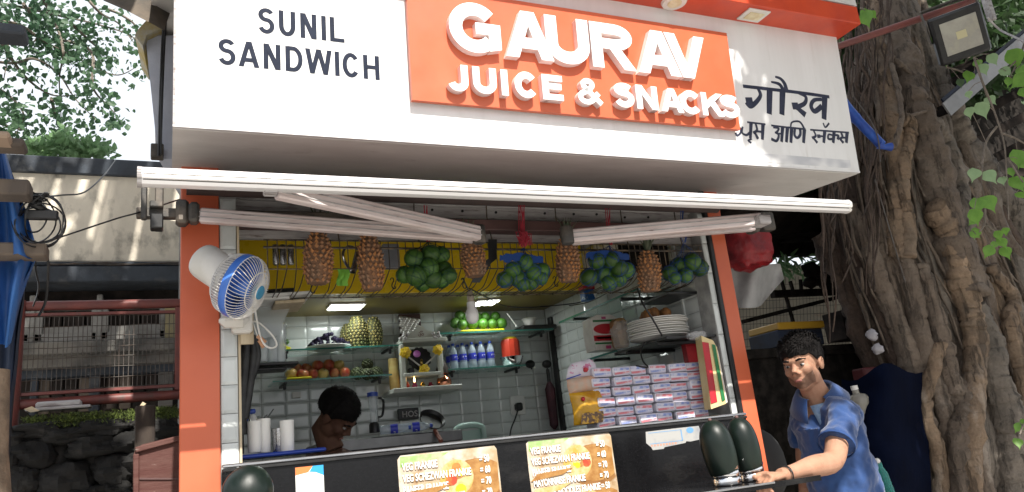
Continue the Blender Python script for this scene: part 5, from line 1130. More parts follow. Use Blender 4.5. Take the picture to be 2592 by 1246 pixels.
# left inner corner: black hose bundle, tumblers rack, papers, tray, spray bottle
q = MB(); M['hose'] = mat('black_hose', (0.012, 0.012, 0.013), .45, col2=(0.03, 0.03, 0.03), scale=20)
for (pts, r) in (([(622, 845), (618, 930), (612, 1000), (610, 1100)], .022), ([(636, 850), (640, 900), (630, 980), (618, 1060)], .018), ([(645, 860), (652, 900), (640, 950), (622, 985)], .014), ([(612, 850), (606, 950), (606, 1150)], .016)):
    q.tube(spline([G(a, b, .14) for a, b in pts], 6), r, 10)
tag(q.build('rubber_hose', M['hose'], None, 60), 'bundle of thick black rubber hoses hanging inside the near post', 'hose')
t = thing('glass_rack', 'small black rack with clear tumblers inside the near post', 'rack', G(690, 925, .5)); q = MB(); q.box(G(690, 926, .5), (.2, .12, .012), bev=.003); q.box(G(686, 938, .5), (.12, .1, .01), bev=.003); q.build('tray', M['black'], t, 40)
for i, px in enumerate((664, 690, 708)):
    q = MB(); p = G(px, 918, .5); q.lathe([(.026, 0), (.034, .16), (.034, .162), (.025, .006)], 18, Matrix.Translation(p)); o = tag(q.build('glass_tumbler', M['clear'], None, 60), ('tall glass tumbler on the black rack nearest the hoses', 'tall glass tumbler in the middle of the black rack', 'tall glass tumbler on the black rack nearest the squeezer')[i], 'tumbler', 'tumblers on the black rack')
for i, (x0, y0, x1, y1, m, lab) in enumerate(((640, 754, 778, 762, 'paper', 'long white folded paper sticking out behind the fan'), (650, 765, 725, 771, 'paper', 'short white paper behind the fan'), (690, 772, 762, 780, 'beige_wood', 'thin wooden slat among the papers behind the fan'), (640, 745, 735, 752, 'black', 'black folder on the papers behind the fan'))):
    slab('folded_paper' if m != 'black' else 'black_folder', lab, 'paper' if m != 'black' else 'folder', x0, y0, x1, y1, .34 + i * .02, .2, M[m], .002, None, R(-3))
q = MB(); p = G(690, 790, .4); q.add([p + Vector((-.09, 0, .05)), p + Vector((.1, 0, .08)), p + Vector((.02, 0, -.1)), p + Vector((-.09, 0, -.12)), p + Vector((-.09, .2, .05)), p + Vector((.1, .2, .08)), p + Vector((.02, .2, -.1)), p + Vector((-.09, .2, -.12))], [(0, 3, 2, 1), (4, 5, 6, 7), (1, 2, 6, 5), (0, 1, 5, 4), (2, 3, 7, 6)]); tag(q.build('glass_cabinet', M['clear'], None), 'smoky glass display cabinet hanging behind the fan', 'cabinet')
t = thing('spray_bottle', 'blue and white spray bottle standing inside by the black hoses', 'spray bottle', G(640, 1085, .3)); c = G(640, 1066, .3); k = MPP(c); q = MB(); q.lathe([(14 * k, -28 * k), (15 * k, -4 * k), (10 * k, 8 * k), (5 * k, 16 * k), (0.001, 16 * k)], 16, Matrix.Translation(c)); q.build('body', M['white_plastic'], t, 50); q = MB(); q.box(c + Vector((-3 * k, 0, 24 * k)), (20 * k, .016, 12 * k), bev=.004); q.tube([c + Vector((-9 * k, 0, 20 * k)), c + Vector((-14 * k, 0, 4 * k)), c + Vector((-10 * k, 0, -14 * k))], .006, 6); q.build('trigger_head', M['cap_blue'], t, 50)
t = tag(MB().box(G(690, 1152, .16), (.36, .2, .014), bev=.005).build('blue_tray', mat('blue_tray', (0.02, 0.05, 0.30), .3), None, 40), 'blue plastic tray on the counter behind the granite front', 'tray')
for i, (px, h) in enumerate(((645, 78), (668, 84), (728, 80), (708, 60))):
    p = G(px, 1146, .14 + .03 * (i % 2)); k = MPP(p); q = MB(); q.lathe([(15 * k, 0), (17 * k, 4 * k), (18 * k, h * k), (16 * k, h * k), (14 * k, 6 * k), (0.001, 5 * k)], 20, Matrix.Translation(p))
    tag(q.build('white_jar', M['melamine'] if i != 3 else M['steel'], None, 40), ('white plastic jar on the blue tray next to the hoses', 'taller white jar second on the blue tray', 'white jar on the blue tray nearest the seated worker', 'short steel jar between the white jars')[i], 'jar')
for i, (a, b, c_, d) in enumerate(((672, 1065, 692, 1036), (664, 1062, 676, 1050), (632, 1062, 624, 1056))):
    q = MB(); q.tube([G(a, b + 25, .16), G(a, b, .16), G(c_, d, .16)], .006, 6, flat=.4); tag(q.build('steel_spoon', M['bright_steel'], None, 60), ('longest steel spoon sticking out of the jars', 'short steel spoon beside the longest one', 'steel spoon leaning towards the hoses')[i], 'spoon', 'spoons in the jars')

# ---- counter front: menu boards, card, sticker, melons
M['menu'] = mat('menu_print', (0.40, 0.29, 0.17), .28, col2=(0.56, 0.50, 0.42), scale=9, lo=.4, hi=.6, dirt=(0.22, 0.10, 0.03), dscale=12, dlo=.56, dhi=.68)
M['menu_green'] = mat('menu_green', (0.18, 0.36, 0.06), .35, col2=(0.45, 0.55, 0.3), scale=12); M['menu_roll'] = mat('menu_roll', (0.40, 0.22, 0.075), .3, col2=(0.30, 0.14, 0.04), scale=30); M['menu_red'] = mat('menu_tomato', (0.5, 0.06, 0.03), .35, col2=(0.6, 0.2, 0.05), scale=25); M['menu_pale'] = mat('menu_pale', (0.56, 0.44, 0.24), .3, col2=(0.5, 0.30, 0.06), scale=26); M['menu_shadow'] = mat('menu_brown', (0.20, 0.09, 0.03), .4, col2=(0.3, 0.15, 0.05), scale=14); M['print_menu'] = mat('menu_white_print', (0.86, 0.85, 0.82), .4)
MY = -0.0152
def menu(lab, x0, x1, ztop, seed):
    t = thing('menu_board', lab, 'menu board', ((x0 + x1) / 2, MY, ztop - .4)); random.seed(seed)
    H = .44; W = x1 - x0
    P = lambda u, v, w: Vector((x0 + u * W, MY - w, ztop - v * H))
    edge = []
    for u, v in [(0.03, 0), (.25, .0), (.5, .0), (.75, 0), (.97, 0), (1, .03), (1, .25), (1, .5), (1, .75), (1, 1), (.5, 1), (0, 1), (0, .75), (0, .5), (0, .25), (0, .03)]: edge.append((u + random.uniform(-.006, .006), v + random.uniform(-.004, .004)))
    q = MB(); q.prism(edge, P, 0.0, .0022); q.build('sheet', M['menu'], t)
    lay = [0]
    def patch(pts, m, nm='food_print'):
        lay[0] += 1; pts = [(min(max(u, .006), .985), max(v, .012)) for u, v in pts]; q = MB(); q.prism(pts, P, .0023, .0024 + .00018 * lay[0]); q.build(nm, m, t)
    patch([(0.02, .012), (.5, .01), (.42, .05), (.2, .075), (.02, .10)], M['menu_green'])
    for k, (cu, cv, s) in enumerate(((.68, .26, 1), (.72, .62, .8))):
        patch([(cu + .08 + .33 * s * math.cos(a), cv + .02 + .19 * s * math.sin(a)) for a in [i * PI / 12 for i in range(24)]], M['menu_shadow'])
        patch([(cu + .10 * s + .30 * s * math.cos(a), cv + .165 * s * math.sin(a)) for a in [i * PI / 12 for i in range(24)]], M['menu_roll'])
        patch([(cu - .12 * s + .17 * s * math.cos(a), cv - .03 * s + .15 * s * math.sin(a)) for a in [i * PI / 10 for i in range(20)]], M['menu_pale'])
        for j in range(9):
            a = random.uniform(0, 6.28); rr = random.uniform(.02, .12) * s; ru = random.uniform(.025, .06) * s
            patch([(cu - .12 * s + rr * math.cos(a) + ru * math.cos(b), cv - .03 * s + rr * .9 * math.sin(a) + ru * .8 * math.sin(b)) for b in [i * PI / 5 for i in range(10)]], (M['menu_red'], M['menu_pale'], M['menu_roll'], M['yellow'])[j % 4])
    for j in range(5): patch([(random.uniform(0, .1), .3 + j * .13), (random.uniform(.25, .5), .28 + j * .13), (random.uniform(.25, .5), .33 + j * .13), (random.uniform(0, .08), .36 + j * .13)], (M['menu_roll'], M['menu_pale'])[j % 2])
    lines = [('VEG FRANKIE', '= 50'), ('VEG SCHEZWAN FRANKIE', '= 60'), ('PANEER FRANKIE', '= 70'), ('MAYONNAISE FRANKIE', '= 70'), ('REGULAR NOODLES FRANKIE', '= 50'), ('MIX NOODLES FRANKIE', '= 50'), ('CHEESE', '= 20')]
    vv_, _f = textmesh('REGULAR NOODLES FRANKIE', .0365, .0009); msc = .76 * W / (max(p.x for p in vv_) - min(p.x for p in vv_))
    for i, (a, b) in enumerate(lines):
        zz = ztop - .055 - i * .0415; 
        for s, xa, al in ((a, x0 + .03 * W, 0), (b, x1 - .20 * W, 0)):
            v, f = textmesh(s, .0365, .0009); mn = min(p.x for p in v); sc = msc
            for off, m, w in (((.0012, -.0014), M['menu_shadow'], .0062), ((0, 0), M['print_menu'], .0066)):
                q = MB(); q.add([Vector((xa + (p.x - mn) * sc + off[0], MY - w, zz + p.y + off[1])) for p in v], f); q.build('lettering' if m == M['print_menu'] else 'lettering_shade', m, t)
    random.seed(seed + 1)
    return t
a = G(1006, 1154, MY); b = G(1257, 1128, MY); menu('menu board of wraps nearer the fan end of the granite counter front', a.x, b.x, (a.z + b.z) / 2, 21)
a = G(1331, 1117, MY); b = G(1544, 1093, MY); menu('menu board of wraps nearer the melons, glaring in the sun', a.x, b.x, (a.z + b.z) / 2, 33)
# payment card (its square code is left out)
a = G(747, 1184, MY); b = G(818, 1177, MY); t = thing('payment_card', 'white card with orange and blue header stuck on the granite front', 'card', ((a.x + b.x) / 2, MY, a.z - .25)); zt2 = (a.z + b.z) / 2
P = lambda u, v, w: Vector((a.x + u * (b.x - a.x), MY - w, zt2 - v * .22)); q = MB(); q.prism([(0, 0), (1, 0), (1, 1), (0, 1)], P, 0, .002); q.build('sheet', M['paper'], t)
q = MB(); q.prism([(0, 0), (.62, 0), (.45, .09), (0, .12)], P, .0021, .0026); q.build('header', mat('card_orange', (0.75, 0.2, 0.06), .4), t); q = MB(); q.prism([(.62, 0), (1, 0), (1, .16), (.72, .10), (.5, .085)], P, .0021, .0028); q.build('header', mat('card_blue', (0.03, 0.30, 0.62), .4), t)
# worn sticker
a = G(1634, 1093, MY); b = G(1768, 1078, MY); c2 = G(1650, 1140, MY); q = MB(); zt2 = (a.z + b.z) / 2; hh = zt2 - c2.z; P = lambda u, v, w: Vector((a.x + u * (b.x - a.x), MY - w, zt2 - v * hh)); t = thing('worn_sticker', 'torn white and blue sticker on the granite beside the tall melons', 'sticker', P(.5, .5, 0))
q.prism([(0, .02), (.5, 0), (1, .0), (1.02, .3), (1.0, .72), (.8, .78), (.72, .74), (.7, .82), (.3, .92), (.28, 1.0), (.08, 1.0), (.06, .85), (-.02, .6)], P, 0, .001); q.build('sheet', mat('faded_sticker', (0.36, 0.36, 0.35), .5, col2=(0.24, 0.25, 0.27), scale=12, lo=.5, hi=.75), t)
M['sticker_blue'] = mat('sticker_blue', (0.12, 0.28, 0.5), .5)
for (u0, v0, u1, v1) in ((.04, .09, .66, .12), (.64, .09, .66, .68), (.05, .66, .66, .69)): q = MB(); q.prism([(u0, v0), (u1, v0), (u1, v1), (u0, v1)], P, .0011, .0015); q.build('print', M['sticker_blue'], t)
q = MB(); q.prism([(.82 + .07 * math.cos(x * .4), .18 + .16 * math.sin(x * .4)) for x in range(16)], P, .0011, .0015); q.build('print', M['sticker_blue'], t)
q = MB()
for i in range(9): u = .06 + i * .055; q.prism([(u, .72), (u + .03, .715), (u + .03, .82), (u, .83)], P, .0011, .0014)
q.build('faded_print', mat('faded_red', (0.5, 0.25, 0.18), .6), t)['kind'] = 'stuff'
# melons
M['melon'] = mat('dark_melon_rind', (0.006, 0.011, 0.009), .36, col2=(0.010, 0.020, 0.014), scale=9, lo=.45, hi=.75, dirt=(0.035, 0.05, 0.04), dscale=13, dlo=.62, dhi=.95, rvar=.1, spec=.4, stretch=(1, 1, .5), bump=.0015, bscale=7)
def melon(lab, cx, ytop, ybot, wpx, yy, tilt, stand):
    p = G(cx, ybot, yy); k = MPP(p); H = (ybot - ytop) * k * 1.02; r = wpx * k / 2
    if stand: p.z = LEDZ + .03; tp = G(cx, ytop, yy); H = tp.z - p.z
    t = thing('watermelon', lab, 'watermelon', p, 'dark watermelons on the counter ledge'); Mt = Matrix.Translation(p) @ Matrix.Rotation(R(tilt), 4, 'Y'); q = MB()
    q.lathe([(0.001, 0), (r * .80, .001)] + [(r * max(.001, (1 - .36 * ((.46 - u) / .46) ** 2 if u < .46 else 1 - ((u - .46) / .54) ** 2.7)) ** .5 if 0 < u < 1 else 0.001, H * u) for u in [i / 22 for i in range(23)]], 30, Mt, lambda p_, w: p_ * (1 + .012 * noise.noise(p_ * 14))); q.build('rind', M['melon'], t, 180)
    q = MB(); q.ball(Mt @ Vector((0, 0, H)), .008); q.build('stalk_scar', M['beam_maroon'], t, 180)
    if stand:
        s = thing('steel_stand', 'steel cup stand under the melon ' + ('beside the torn sticker' if tilt < -6 else 'nearest the orange post'), 'stand', (p.x, p.y, LEDZ)); q = MB(); rr = r * .86
        q.lathe([(rr * .98, 0), (rr, .003), (rr, .022), (rr * .96, .026), (rr, .030), (rr, .048), (rr * .96, .052), (rr * 1.02, .056), (rr * 1.02, .066), (rr * .98, .068), (rr * .92, .05), (rr * .9, .004)], 30, Matrix.Translation((p.x, p.y, LEDZ))); q.build('stand_ring', M['bright_steel'], s, 40)
melon('tall dark watermelon in the steel stand beside the torn sticker', 1836, 1058, 1200, 84, -.42, -8, True); melon('dark watermelon in the steel stand nearest the far orange post', 1900, 1052, 1192, 76, -.40, -6, True)
pm = G(628, 1215, -.4); 
t = thing('watermelon', 'round dark watermelon at the foot of the near post', 'watermelon', (pm.x, pm.y, LEDZ)); k = MPP(pm); q = MB(); q.ball(G(628, 1246, -.4), (63 * k, 63 * k, 66 * k), 30, 20, jit=.03); q.build('rind', M['melon'], t, 180)
# far away inside: worker
# ================================================================ old building, fence and rubble wall beside the stall
M['plaster'] = mat('weathered_plaster', (0.76, 0.69, 0.57), .9, col2=(0.64, 0.58, 0.48), scale=3.5, dirt=(0.09, 0.085, 0.075), dscale=4.5, dlo=.54, dhi=.74, bump=.004, bscale=25, stretch=(1.3, 1, .8), detail=9)
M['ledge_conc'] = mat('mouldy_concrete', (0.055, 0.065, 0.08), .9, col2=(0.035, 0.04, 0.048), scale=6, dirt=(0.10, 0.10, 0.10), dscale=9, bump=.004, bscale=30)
M['old_white'] = mat('peeling_white_paint', (0.30, 0.29, 0.27), .8, col2=(0.22, 0.21, 0.19), scale=8, dirt=(0.10, 0.09, 0.08), dscale=9, dlo=.55, dhi=.68, bump=.003, bscale=30)
M['old_wood'] = mat('weathered_wood', (0.14, 0.11, 0.085), .85, col2=(0.08, 0.065, 0.055), scale=7, stretch=(1, 1, .2), bump=.002)
M['sill'] = mat('stained_sill', (0.19, 0.175, 0.15), .9, col2=(0.13, 0.12, 0.11), scale=5, dirt=(0.06, 0.06, 0.055), dscale=6, dlo=.5, dhi=.7, bump=.004, bscale=25)
M['ochre'] = mat('ochre_plaster', (0.42, 0.34, 0.17), .9, col2=(0.3, 0.26, 0.16), scale=8, bump=.003)
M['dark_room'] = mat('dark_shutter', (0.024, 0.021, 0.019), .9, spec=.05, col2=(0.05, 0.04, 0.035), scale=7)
BW = 2.3
bd = thing('old_building', 'weathered plaster building with shuttered windows behind the wire mesh fence', 'building', G(240, 900, BW))
BX0 = G(-60, 600, BW).x; BX1 = .16
def bband(name, py0, py1, y, d, m, x0=None, x1=None, par=bd, bev=.006):
    za, zb_ = G(230, py0, y).z, G(230, py1, y).z; x0 = BX0 if x0 is None else G(x0, 700, y).x; x1 = BX1 if x1 is None else G(x1, 700, y).x
    q = MB(); q.box(((x0 + x1) / 2, y + d / 2, (za + zb_) / 2), (x1 - x0, d, za - zb_), bev=bev); return q.build(name, m, par, 40)
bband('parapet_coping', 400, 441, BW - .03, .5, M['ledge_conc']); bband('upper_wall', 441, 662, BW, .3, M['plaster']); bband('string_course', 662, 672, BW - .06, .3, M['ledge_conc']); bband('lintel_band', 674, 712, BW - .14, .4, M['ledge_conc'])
bband('shade_recess', 712, 780, BW + .12, .2, M['dark_room']); bband('lower_wall', 780, 1300, BW + .16, .2, M['dark_room'])  # recess strip coloured dark to stand for the shadow under the lintel
bband('window_sill', 862, 892, BW - .1, .3, M['sill']); bband('sill_band', 893, 925, BW - .02, .2, M['sill']); bband('plinth_band', 925, 950, BW + .05, .2, M['ledge_conc'])
q = MB()
for i in range(3):
    q.tube([G(120 + k * 38, 667 + 3 * math.sin(k * 1.3 + i) + i, BW - .13) for k in range(10)], .003, 4)
q.build('cable', M['grey_wire'], bd)
def win(x0, x1, py0=775, py1=862):
    w = None; y = BW + .06; a = G(x0, py1, y); b = G(x1, py0, y); W = b.x - a.x; za = G(230, py1, y).z; zb_ = G(230, py0, y).z; H = zb_ - za
    fr = MB()
    for (cx, cz_, ww, hh) in (((a.x + b.x) / 2, za + .02, W, .05), ((a.x + b.x) / 2, zb_, W, .05), (a.x, (za + zb_) / 2, .05, H), (b.x, (za + zb_) / 2, .05, H)): fr.box((cx, y, cz_), (ww + (.05 if ww > .06 else 0), .06, hh), bev=.004)
    w = fr.build('window', M['old_white'], bd, 40)
    n = 5
    for i in range(n):
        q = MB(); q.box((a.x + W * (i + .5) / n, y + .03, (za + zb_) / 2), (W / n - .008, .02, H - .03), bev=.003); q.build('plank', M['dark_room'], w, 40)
    q = MB(); q.box(((a.x + b.x) / 2, y + .005, za + .065), (W * .9, .03, .045), bev=.003); q.build('lower_rail', M['old_white'], w, 40)
win(95, 245); win(262, 415); win(-60, 78)
for x0, x1, m in ((247, 262, 'old_white'), (78, 95, 'old_white'), (418, 455, 'ochre')): bband('pier', 745 if m != 'ochre' else 770, 862, BW + .02, .14, M[m], x0, x1)
for x0, x1 in ((92, 110), (235, 262), (404, 440)): bband('pier', 950, 1040, BW + .06, .12, M['ledge_conc'] if x0 < 300 else M['sill'], x0, x1)
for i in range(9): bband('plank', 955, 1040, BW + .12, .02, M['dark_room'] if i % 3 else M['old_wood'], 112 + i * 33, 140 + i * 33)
q = MB(); g = []
for i in range(10): g.append([G(448 + 10 * math.sin(i * .8), 700, 1.0)] * 2)
# fence: red brown pipes with welded mesh
M['pipe_red'] = mat('red_oxide_pipe', (0.20, 0.055, 0.045), .5, col2=(0.14, 0.045, 0.04), scale=9, dirt=(0.09, 0.06, 0.05), dscale=16, dlo=.58, dhi=.75, bump=.0008)
FY = .95
fe = thing('mesh_fence', 'red brown pipe railing with welded wire mesh in front of the old building', 'fence', G(250, 1020, FY))
fz1 = G(250, 772, FY).z; fz0 = G(250, 1012, FY).z; fx0 = G(36, 900, FY).x; fx1 = .12
q = MB(); q.tube([(fx0 - .03, FY, fz1), (fx1, FY, fz1)], .022, 12); q.build('rail', M['pipe_red'], fe, 60); q = MB(); q.tube([(fx0 - .03, FY, fz0), (fx1, FY, fz0)], .022, 12); q.build('rail', M['pipe_red'], fe, 60)
q = MB(); q.tube([(fx0, FY - .02, fz1 - .25 - .6), (fx0, FY - .02, fz1 + .02)], .035, 12); q.build('post', M['pipe_red'], fe, 60)
xp = G(449, 900, FY).x; q = MB(); q.box((xp, FY - .01, (fz0 + fz1) / 2), (.022, .022, fz1 - fz0 - .04), bev=.003); q.build('stay', M['pipe_red'], fe, 40)
q = MB(); q.box(((fx0 + fx1) / 2, FY - .005, fz1 - .042), (fx1 - fx0, .03, .012)); q.box(((fx0 + fx1) / 2, FY - .005, fz0 + .04), (fx1 - fx0, .03, .012)); q.build('frame_strip', M['pipe_red'], fe)
q = MB(); n = 36
for i in range(n):
    x = fx0 + .05 + (fx1 - fx0 - .05) * i / n; q.tube([(x, FY, fz0 + .04), (x + random.uniform(-.003, .003), FY + random.uniform(-.004, .004), (fz0 + fz1) / 2), (x, FY, fz1 - .04)], .0017, 5)
for i in range(8):
    z = fz0 + .05 + (fz1 - fz0 - .1) * i / 7; q.tube([(fx0 + .03 + (fx1 - fx0) * k / 12, FY - .003, z + .006 * noise.noise(Vector((k * .7, i, 0)))) for k in range(13)], .0019, 5)
q.build('wire_mesh', M['grey_wire'], fe, 60)
q = MB(); q.box(G(150, 1024, FY - .06), (.17, .05, .028), bev=.008); q.box(G(150, 1034, FY - .06), (.24, .07, .012), bev=.003); tag(q.build('lamp_fitting', M['rail_grey'], None, 40), 'small grey lamp fitting lying on the lower fence pipe', 'lamp fitting')
# rubble wall with mossy top
M['stone_dark'] = mat('dark_rubble_stone', (0.014, 0.0135, 0.013), .9, col2=(0.008, 0.0075, 0.007), scale=7, dirt=(0.05, 0.048, 0.045), dscale=10, dlo=.58, dhi=.76, bump=.008, bscale=22, rand=.4)
M['mortar'] = mat('black_mortar', (0.016, 0.015, 0.014), .95, col2=(0.03, 0.028, 0.026), scale=14, bump=.008, bscale=30)
M['moss'] = mat('moss', (0.10, 0.135, 0.022), .95, col2=(0.05, 0.07, 0.02), scale=30, bump=.006, bscale=120)
WY = .80
st = thing('rubble_wall', 'dark rubble stone wall with a mossy top under the mesh fence', 'wall', G(250, 1240, WY)); wx0 = G(-40, 1100, WY).x - .1; wx1 = .02; wz = G(250, 1048, WY).z
q = MB(); g = []
for j in range(9):
    g.append([Vector((wx0 + (wx1 - wx0) * i / 40, WY + .06 + (.0 if j else .5) + .05 * noise.noise(Vector((i * .3, j * .5, 2))), wz - .03 + .03 * noise.noise(Vector((i * .25, j, 0))) - (j - 1) * .12 * (j > 0))) for i in range(41)])
g.insert(0, [Vector((p.x, 1.3, wz)) for p in g[0]]); q.sheet(g); q.build('mortar_core', M['mortar'], st, 180)
stones = [(90, 1150, 60, 40), (60, 1215, 46, 40), (165, 1215, 70, 46), (240, 1130, 66, 34), (290, 1190, 60, 40), (170, 1105, 60, 24), (330, 1120, 46, 30), (300, 1240, 40, 26), (225, 1250, 50, 22), (30, 1110, 40, 30), (95, 1090, 60, 22), (260, 1085, 70, 22), (400, 1090, 60, 30), (110, 1262, 60, 20), (20, 1170, 30, 30), (345, 1170, 40, 24), (420, 1140, 40, 30)]
for i, (px, py, rx, ry) in enumerate(stones):
    c = G(px, py, WY + .06); k = MPP(c); q = MB(); vs0 = len(q.v)
    q.ball((0, 0, 0), (1, 1, 1), 26, 16)
    for v in q.v:
        u = v.normalized(); e = 1 + .28 * noise.noise(u * 1.5 + Vector((i * 3.1, 0, 0))) + .14 * noise.noise(u * 4 + Vector((0, i, 0))) + .06 * noise.noise(u * 10 + Vector((0, 0, i))); m = max(abs(u.x), abs(u.z), abs(u.y)); e *= .75 + .25 / m * .8
        v.x = c.x + u.x * rx * k * e; v.y = c.y + u.y * .10 * e; v.z = c.z + u.z * ry * k * e
    q.build('stone', M['stone_dark'], st, 22)
q = MB()
for i in range(5200):
    u = random.random(); px = 60 + 400 * u; x = G(px, 1050, WY).x; f = noise.noise(Vector((u * 9, 1.3, 0)))
    if f < -.55 + .4 * random.random(): continue
    yy = WY + random.uniform(-.03, .22); p = Vector((x + random.uniform(-.02, .02), yy, wz - .01 + random.uniform(-.035 if yy < WY + .04 else -.01, .02))); o = Vector((random.uniform(-1, 1), random.uniform(-1, 1), random.uniform(.2, 1.5))).normalized() * random.uniform(.006, .02); t_ = Vector((random.uniform(-1, 1), random.uniform(-1, 1), 0)) * .004
    q.add([p - t_, p + t_, p + o], [(0, 1, 2)])
q.build('moss', M['moss'], st)['kind'] = 'stuff'
for i, (a, b, c_, d, lab) in enumerate(((352, 1030, 370, 1022, 'dry leaf on the mossy wall top near the post'), (100, 1040, 60, 1036, 'dry twig end lying on the mossy wall by the tarp'))):
    q = MB(); p0 = G(a, b, WY); p1 = G(c_, d, WY); q.add([p0, (p0 + p1) / 2 + Vector((0, 0, .015)), p1, (p0 + p1) / 2 + Vector((0, -.02, -.012))], [(0, 1, 2, 3)]); tag(q.build('dry_leaf', M['beige_wood'], None), lab, 'leaf')
# boards by the near post
M['redboard'] = mat('faded_red_paint', (0.075, 0.024, 0.019), .75, col2=(0.10, 0.045, 0.036), scale=9, stretch=(.5, 1, 2.5), dirt=(0.42, 0.34, 0.30), dscale=16, dlo=.62, dhi=.72, bump=.002, bscale=40)
BYy = .25; bt_ = thing('red_cart_board', 'faded red wooden cart board with rounded corner beside the near orange post', 'board', G(400, 1240, BYy)); fq = lambda a, b: G(a, b, BYy)
q = MB(); pl = [(338, 1260), (338, 1150), (344, 1136), (360, 1125), (478, 1096), (478, 1260)]; vs = [fq(*p) for p in pl]; n = len(vs); bk = [v + Vector((0, .04, 0)) for v in vs]
q.add(vs + bk, [tuple(range(n)), tuple(range(n, 2 * n))[::-1]] + [(i, n + i, n + (i + 1) % n, (i + 1) % n) for i in range(n)]); q.build('plank', M['redboard'], bt_)
q = MB(); bar(q, fq(343, 1140) + Vector((0, -.008, 0)), fq(478, 1104) + Vector((0, -.008, 0)), .016, .02, .003); bar(q, fq(345, 1150) + Vector((0, -.008, 0)), fq(345, 1262) + Vector((0, -.008, 0)), .016, .02, .003); q.build('edge_batten', M['redboard'], bt_, 40)
q = MB(); bar(q, fq(352, 1212) + Vector((0, -.003, 0)), fq(478, 1212) + Vector((0, -.003, 0)), .006, .006); q.build('joint_strip', M['beam_maroon'], bt_)
a = G(368, 1060, .5); k = MPP(a); q = MB(); q.box((a.x, .5, a.z - .25), (46 * k, .05, .6), bev=.004); tag(q.build('wooden_stake', mat('dark_stake', (0.03, 0.022, 0.018), .9, col2=(0.05, 0.038, 0.03), scale=9, stretch=(4, 4, 1)), None, 40), 'short brown wooden stake in front of the rubble wall', 'stake')
a = G(8, 1060, -.2); q = MB(); g = []
k = MPP(a); q.lathe([(.05, 0)] + [(.058 + .006 * math.sin(i * 1.7), i * .12) for i in range(1, 15)] + [(.05, 1.80)], 14, Matrix.Translation((G(-8, 1060, -.2).x - .02, -.2, 0)), lambda p, w: p * (1 + .0 * w) + Vector((math.cos(w) * .012 * noise.noise(p * 9), math.sin(w) * .012 * noise.noise(p * 8), 0)))
tag(q.build('mud_pillar', mat('rough_mud', (0.22, 0.16, 0.11), .95, col2=(0.12, 0.09, 0.065), scale=14, bump=.012, bscale=26), None, 60), 'rough tan mud pillar at the edge under the blue tarp', 'pillar')
# blue tarp stall
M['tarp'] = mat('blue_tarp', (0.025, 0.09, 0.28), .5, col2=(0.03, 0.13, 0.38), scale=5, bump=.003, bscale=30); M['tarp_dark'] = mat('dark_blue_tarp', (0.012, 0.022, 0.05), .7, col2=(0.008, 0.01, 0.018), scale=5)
tp = thing('tarp_stall', 'blue tarpaulin stall corner hanging from wooden beams beside the building', 'tarp', G(20, 650, -.3)); TY = -.3
def tsheet(name, cols, m, th=.0):
    q = MB(); g = []
    n = 14
    for j in range(n + 1):
        v = j / n; row = []
        pts = [Vector((G(a[0] + (b[0] - a[0]) * v, a[1] + (b[1] - a[1]) * v, TY + d))) for a, b, d in cols]
        pts = spline(pts, 5)
        for i, p in enumerate(pts): row.append(p + Vector((0, .035 * math.sin(i * 1.1 + v * 1.3) + .03 * noise.noise(p * 6), .015 * noise.noise(p * 5 + Vector((3, 0, 0))))))
        g.append(row)
    q.sheet(g); return q.build(name, m, tp, 180)
tsheet('tarp_sheet', [((-60, 360), (-60, 660), 0), ((-10, 365), (5, 640), .05), ((8, 372), (60, 645), .0), ((18, 395), (100, 640), .08)], M['tarp'])
tsheet('tarp_sheet', [((-60, 640), (-60, 900), .1), ((0, 650), (5, 870), .12), ((60, 655), (20, 880), .1), ((95, 655), (42, 780), .16)], M['tarp'])
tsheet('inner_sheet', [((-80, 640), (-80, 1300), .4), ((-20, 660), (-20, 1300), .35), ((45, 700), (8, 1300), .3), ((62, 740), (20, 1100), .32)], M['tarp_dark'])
def beamlog(lab, x0, x1, py0, py1, y, m, name='beam', par=tp):
    a = G(x1, (py0 + py1) / 2, y); k = MPP(a); h = (py1 - py0) * k; q = MB(); q.box((a.x - .3, a.y, a.z), (.6, .08, h), bev=.006); return q.build(name, m, par, 40)
beamlog('', 0, 79, 464, 505, -.36, M['old_wood']); beamlog('', 50, 121, 622, 655, -.25, M['old_wood']); beamlog('', 0, 68, 78, 106, -.5, M['ledge_conc']); beamlog('', 0, 66, 362, 382, -.45, M['old_wood']); beamlog('', 0, 30, 345, 364, -.5, mat('pale_log', (0.3, 0.22, 0.16), .8))
# tarp roof of that stall, mostly above the picture: it keeps the wall behind in shade
q = MB(); g = []
for j in range(8):
    g.append([Vector((-4.2 + 3.95 * i / 10 , -2.6 + 2.2 * j / 7, 3.5 + .5 * (7 - j) / 7 + .04 * noise.noise(Vector((i * .5, j * .6, 3))))) for i in range(11)])
q.sheet(g); q.build('roof_sheet', M['tarp'], tp, 180)
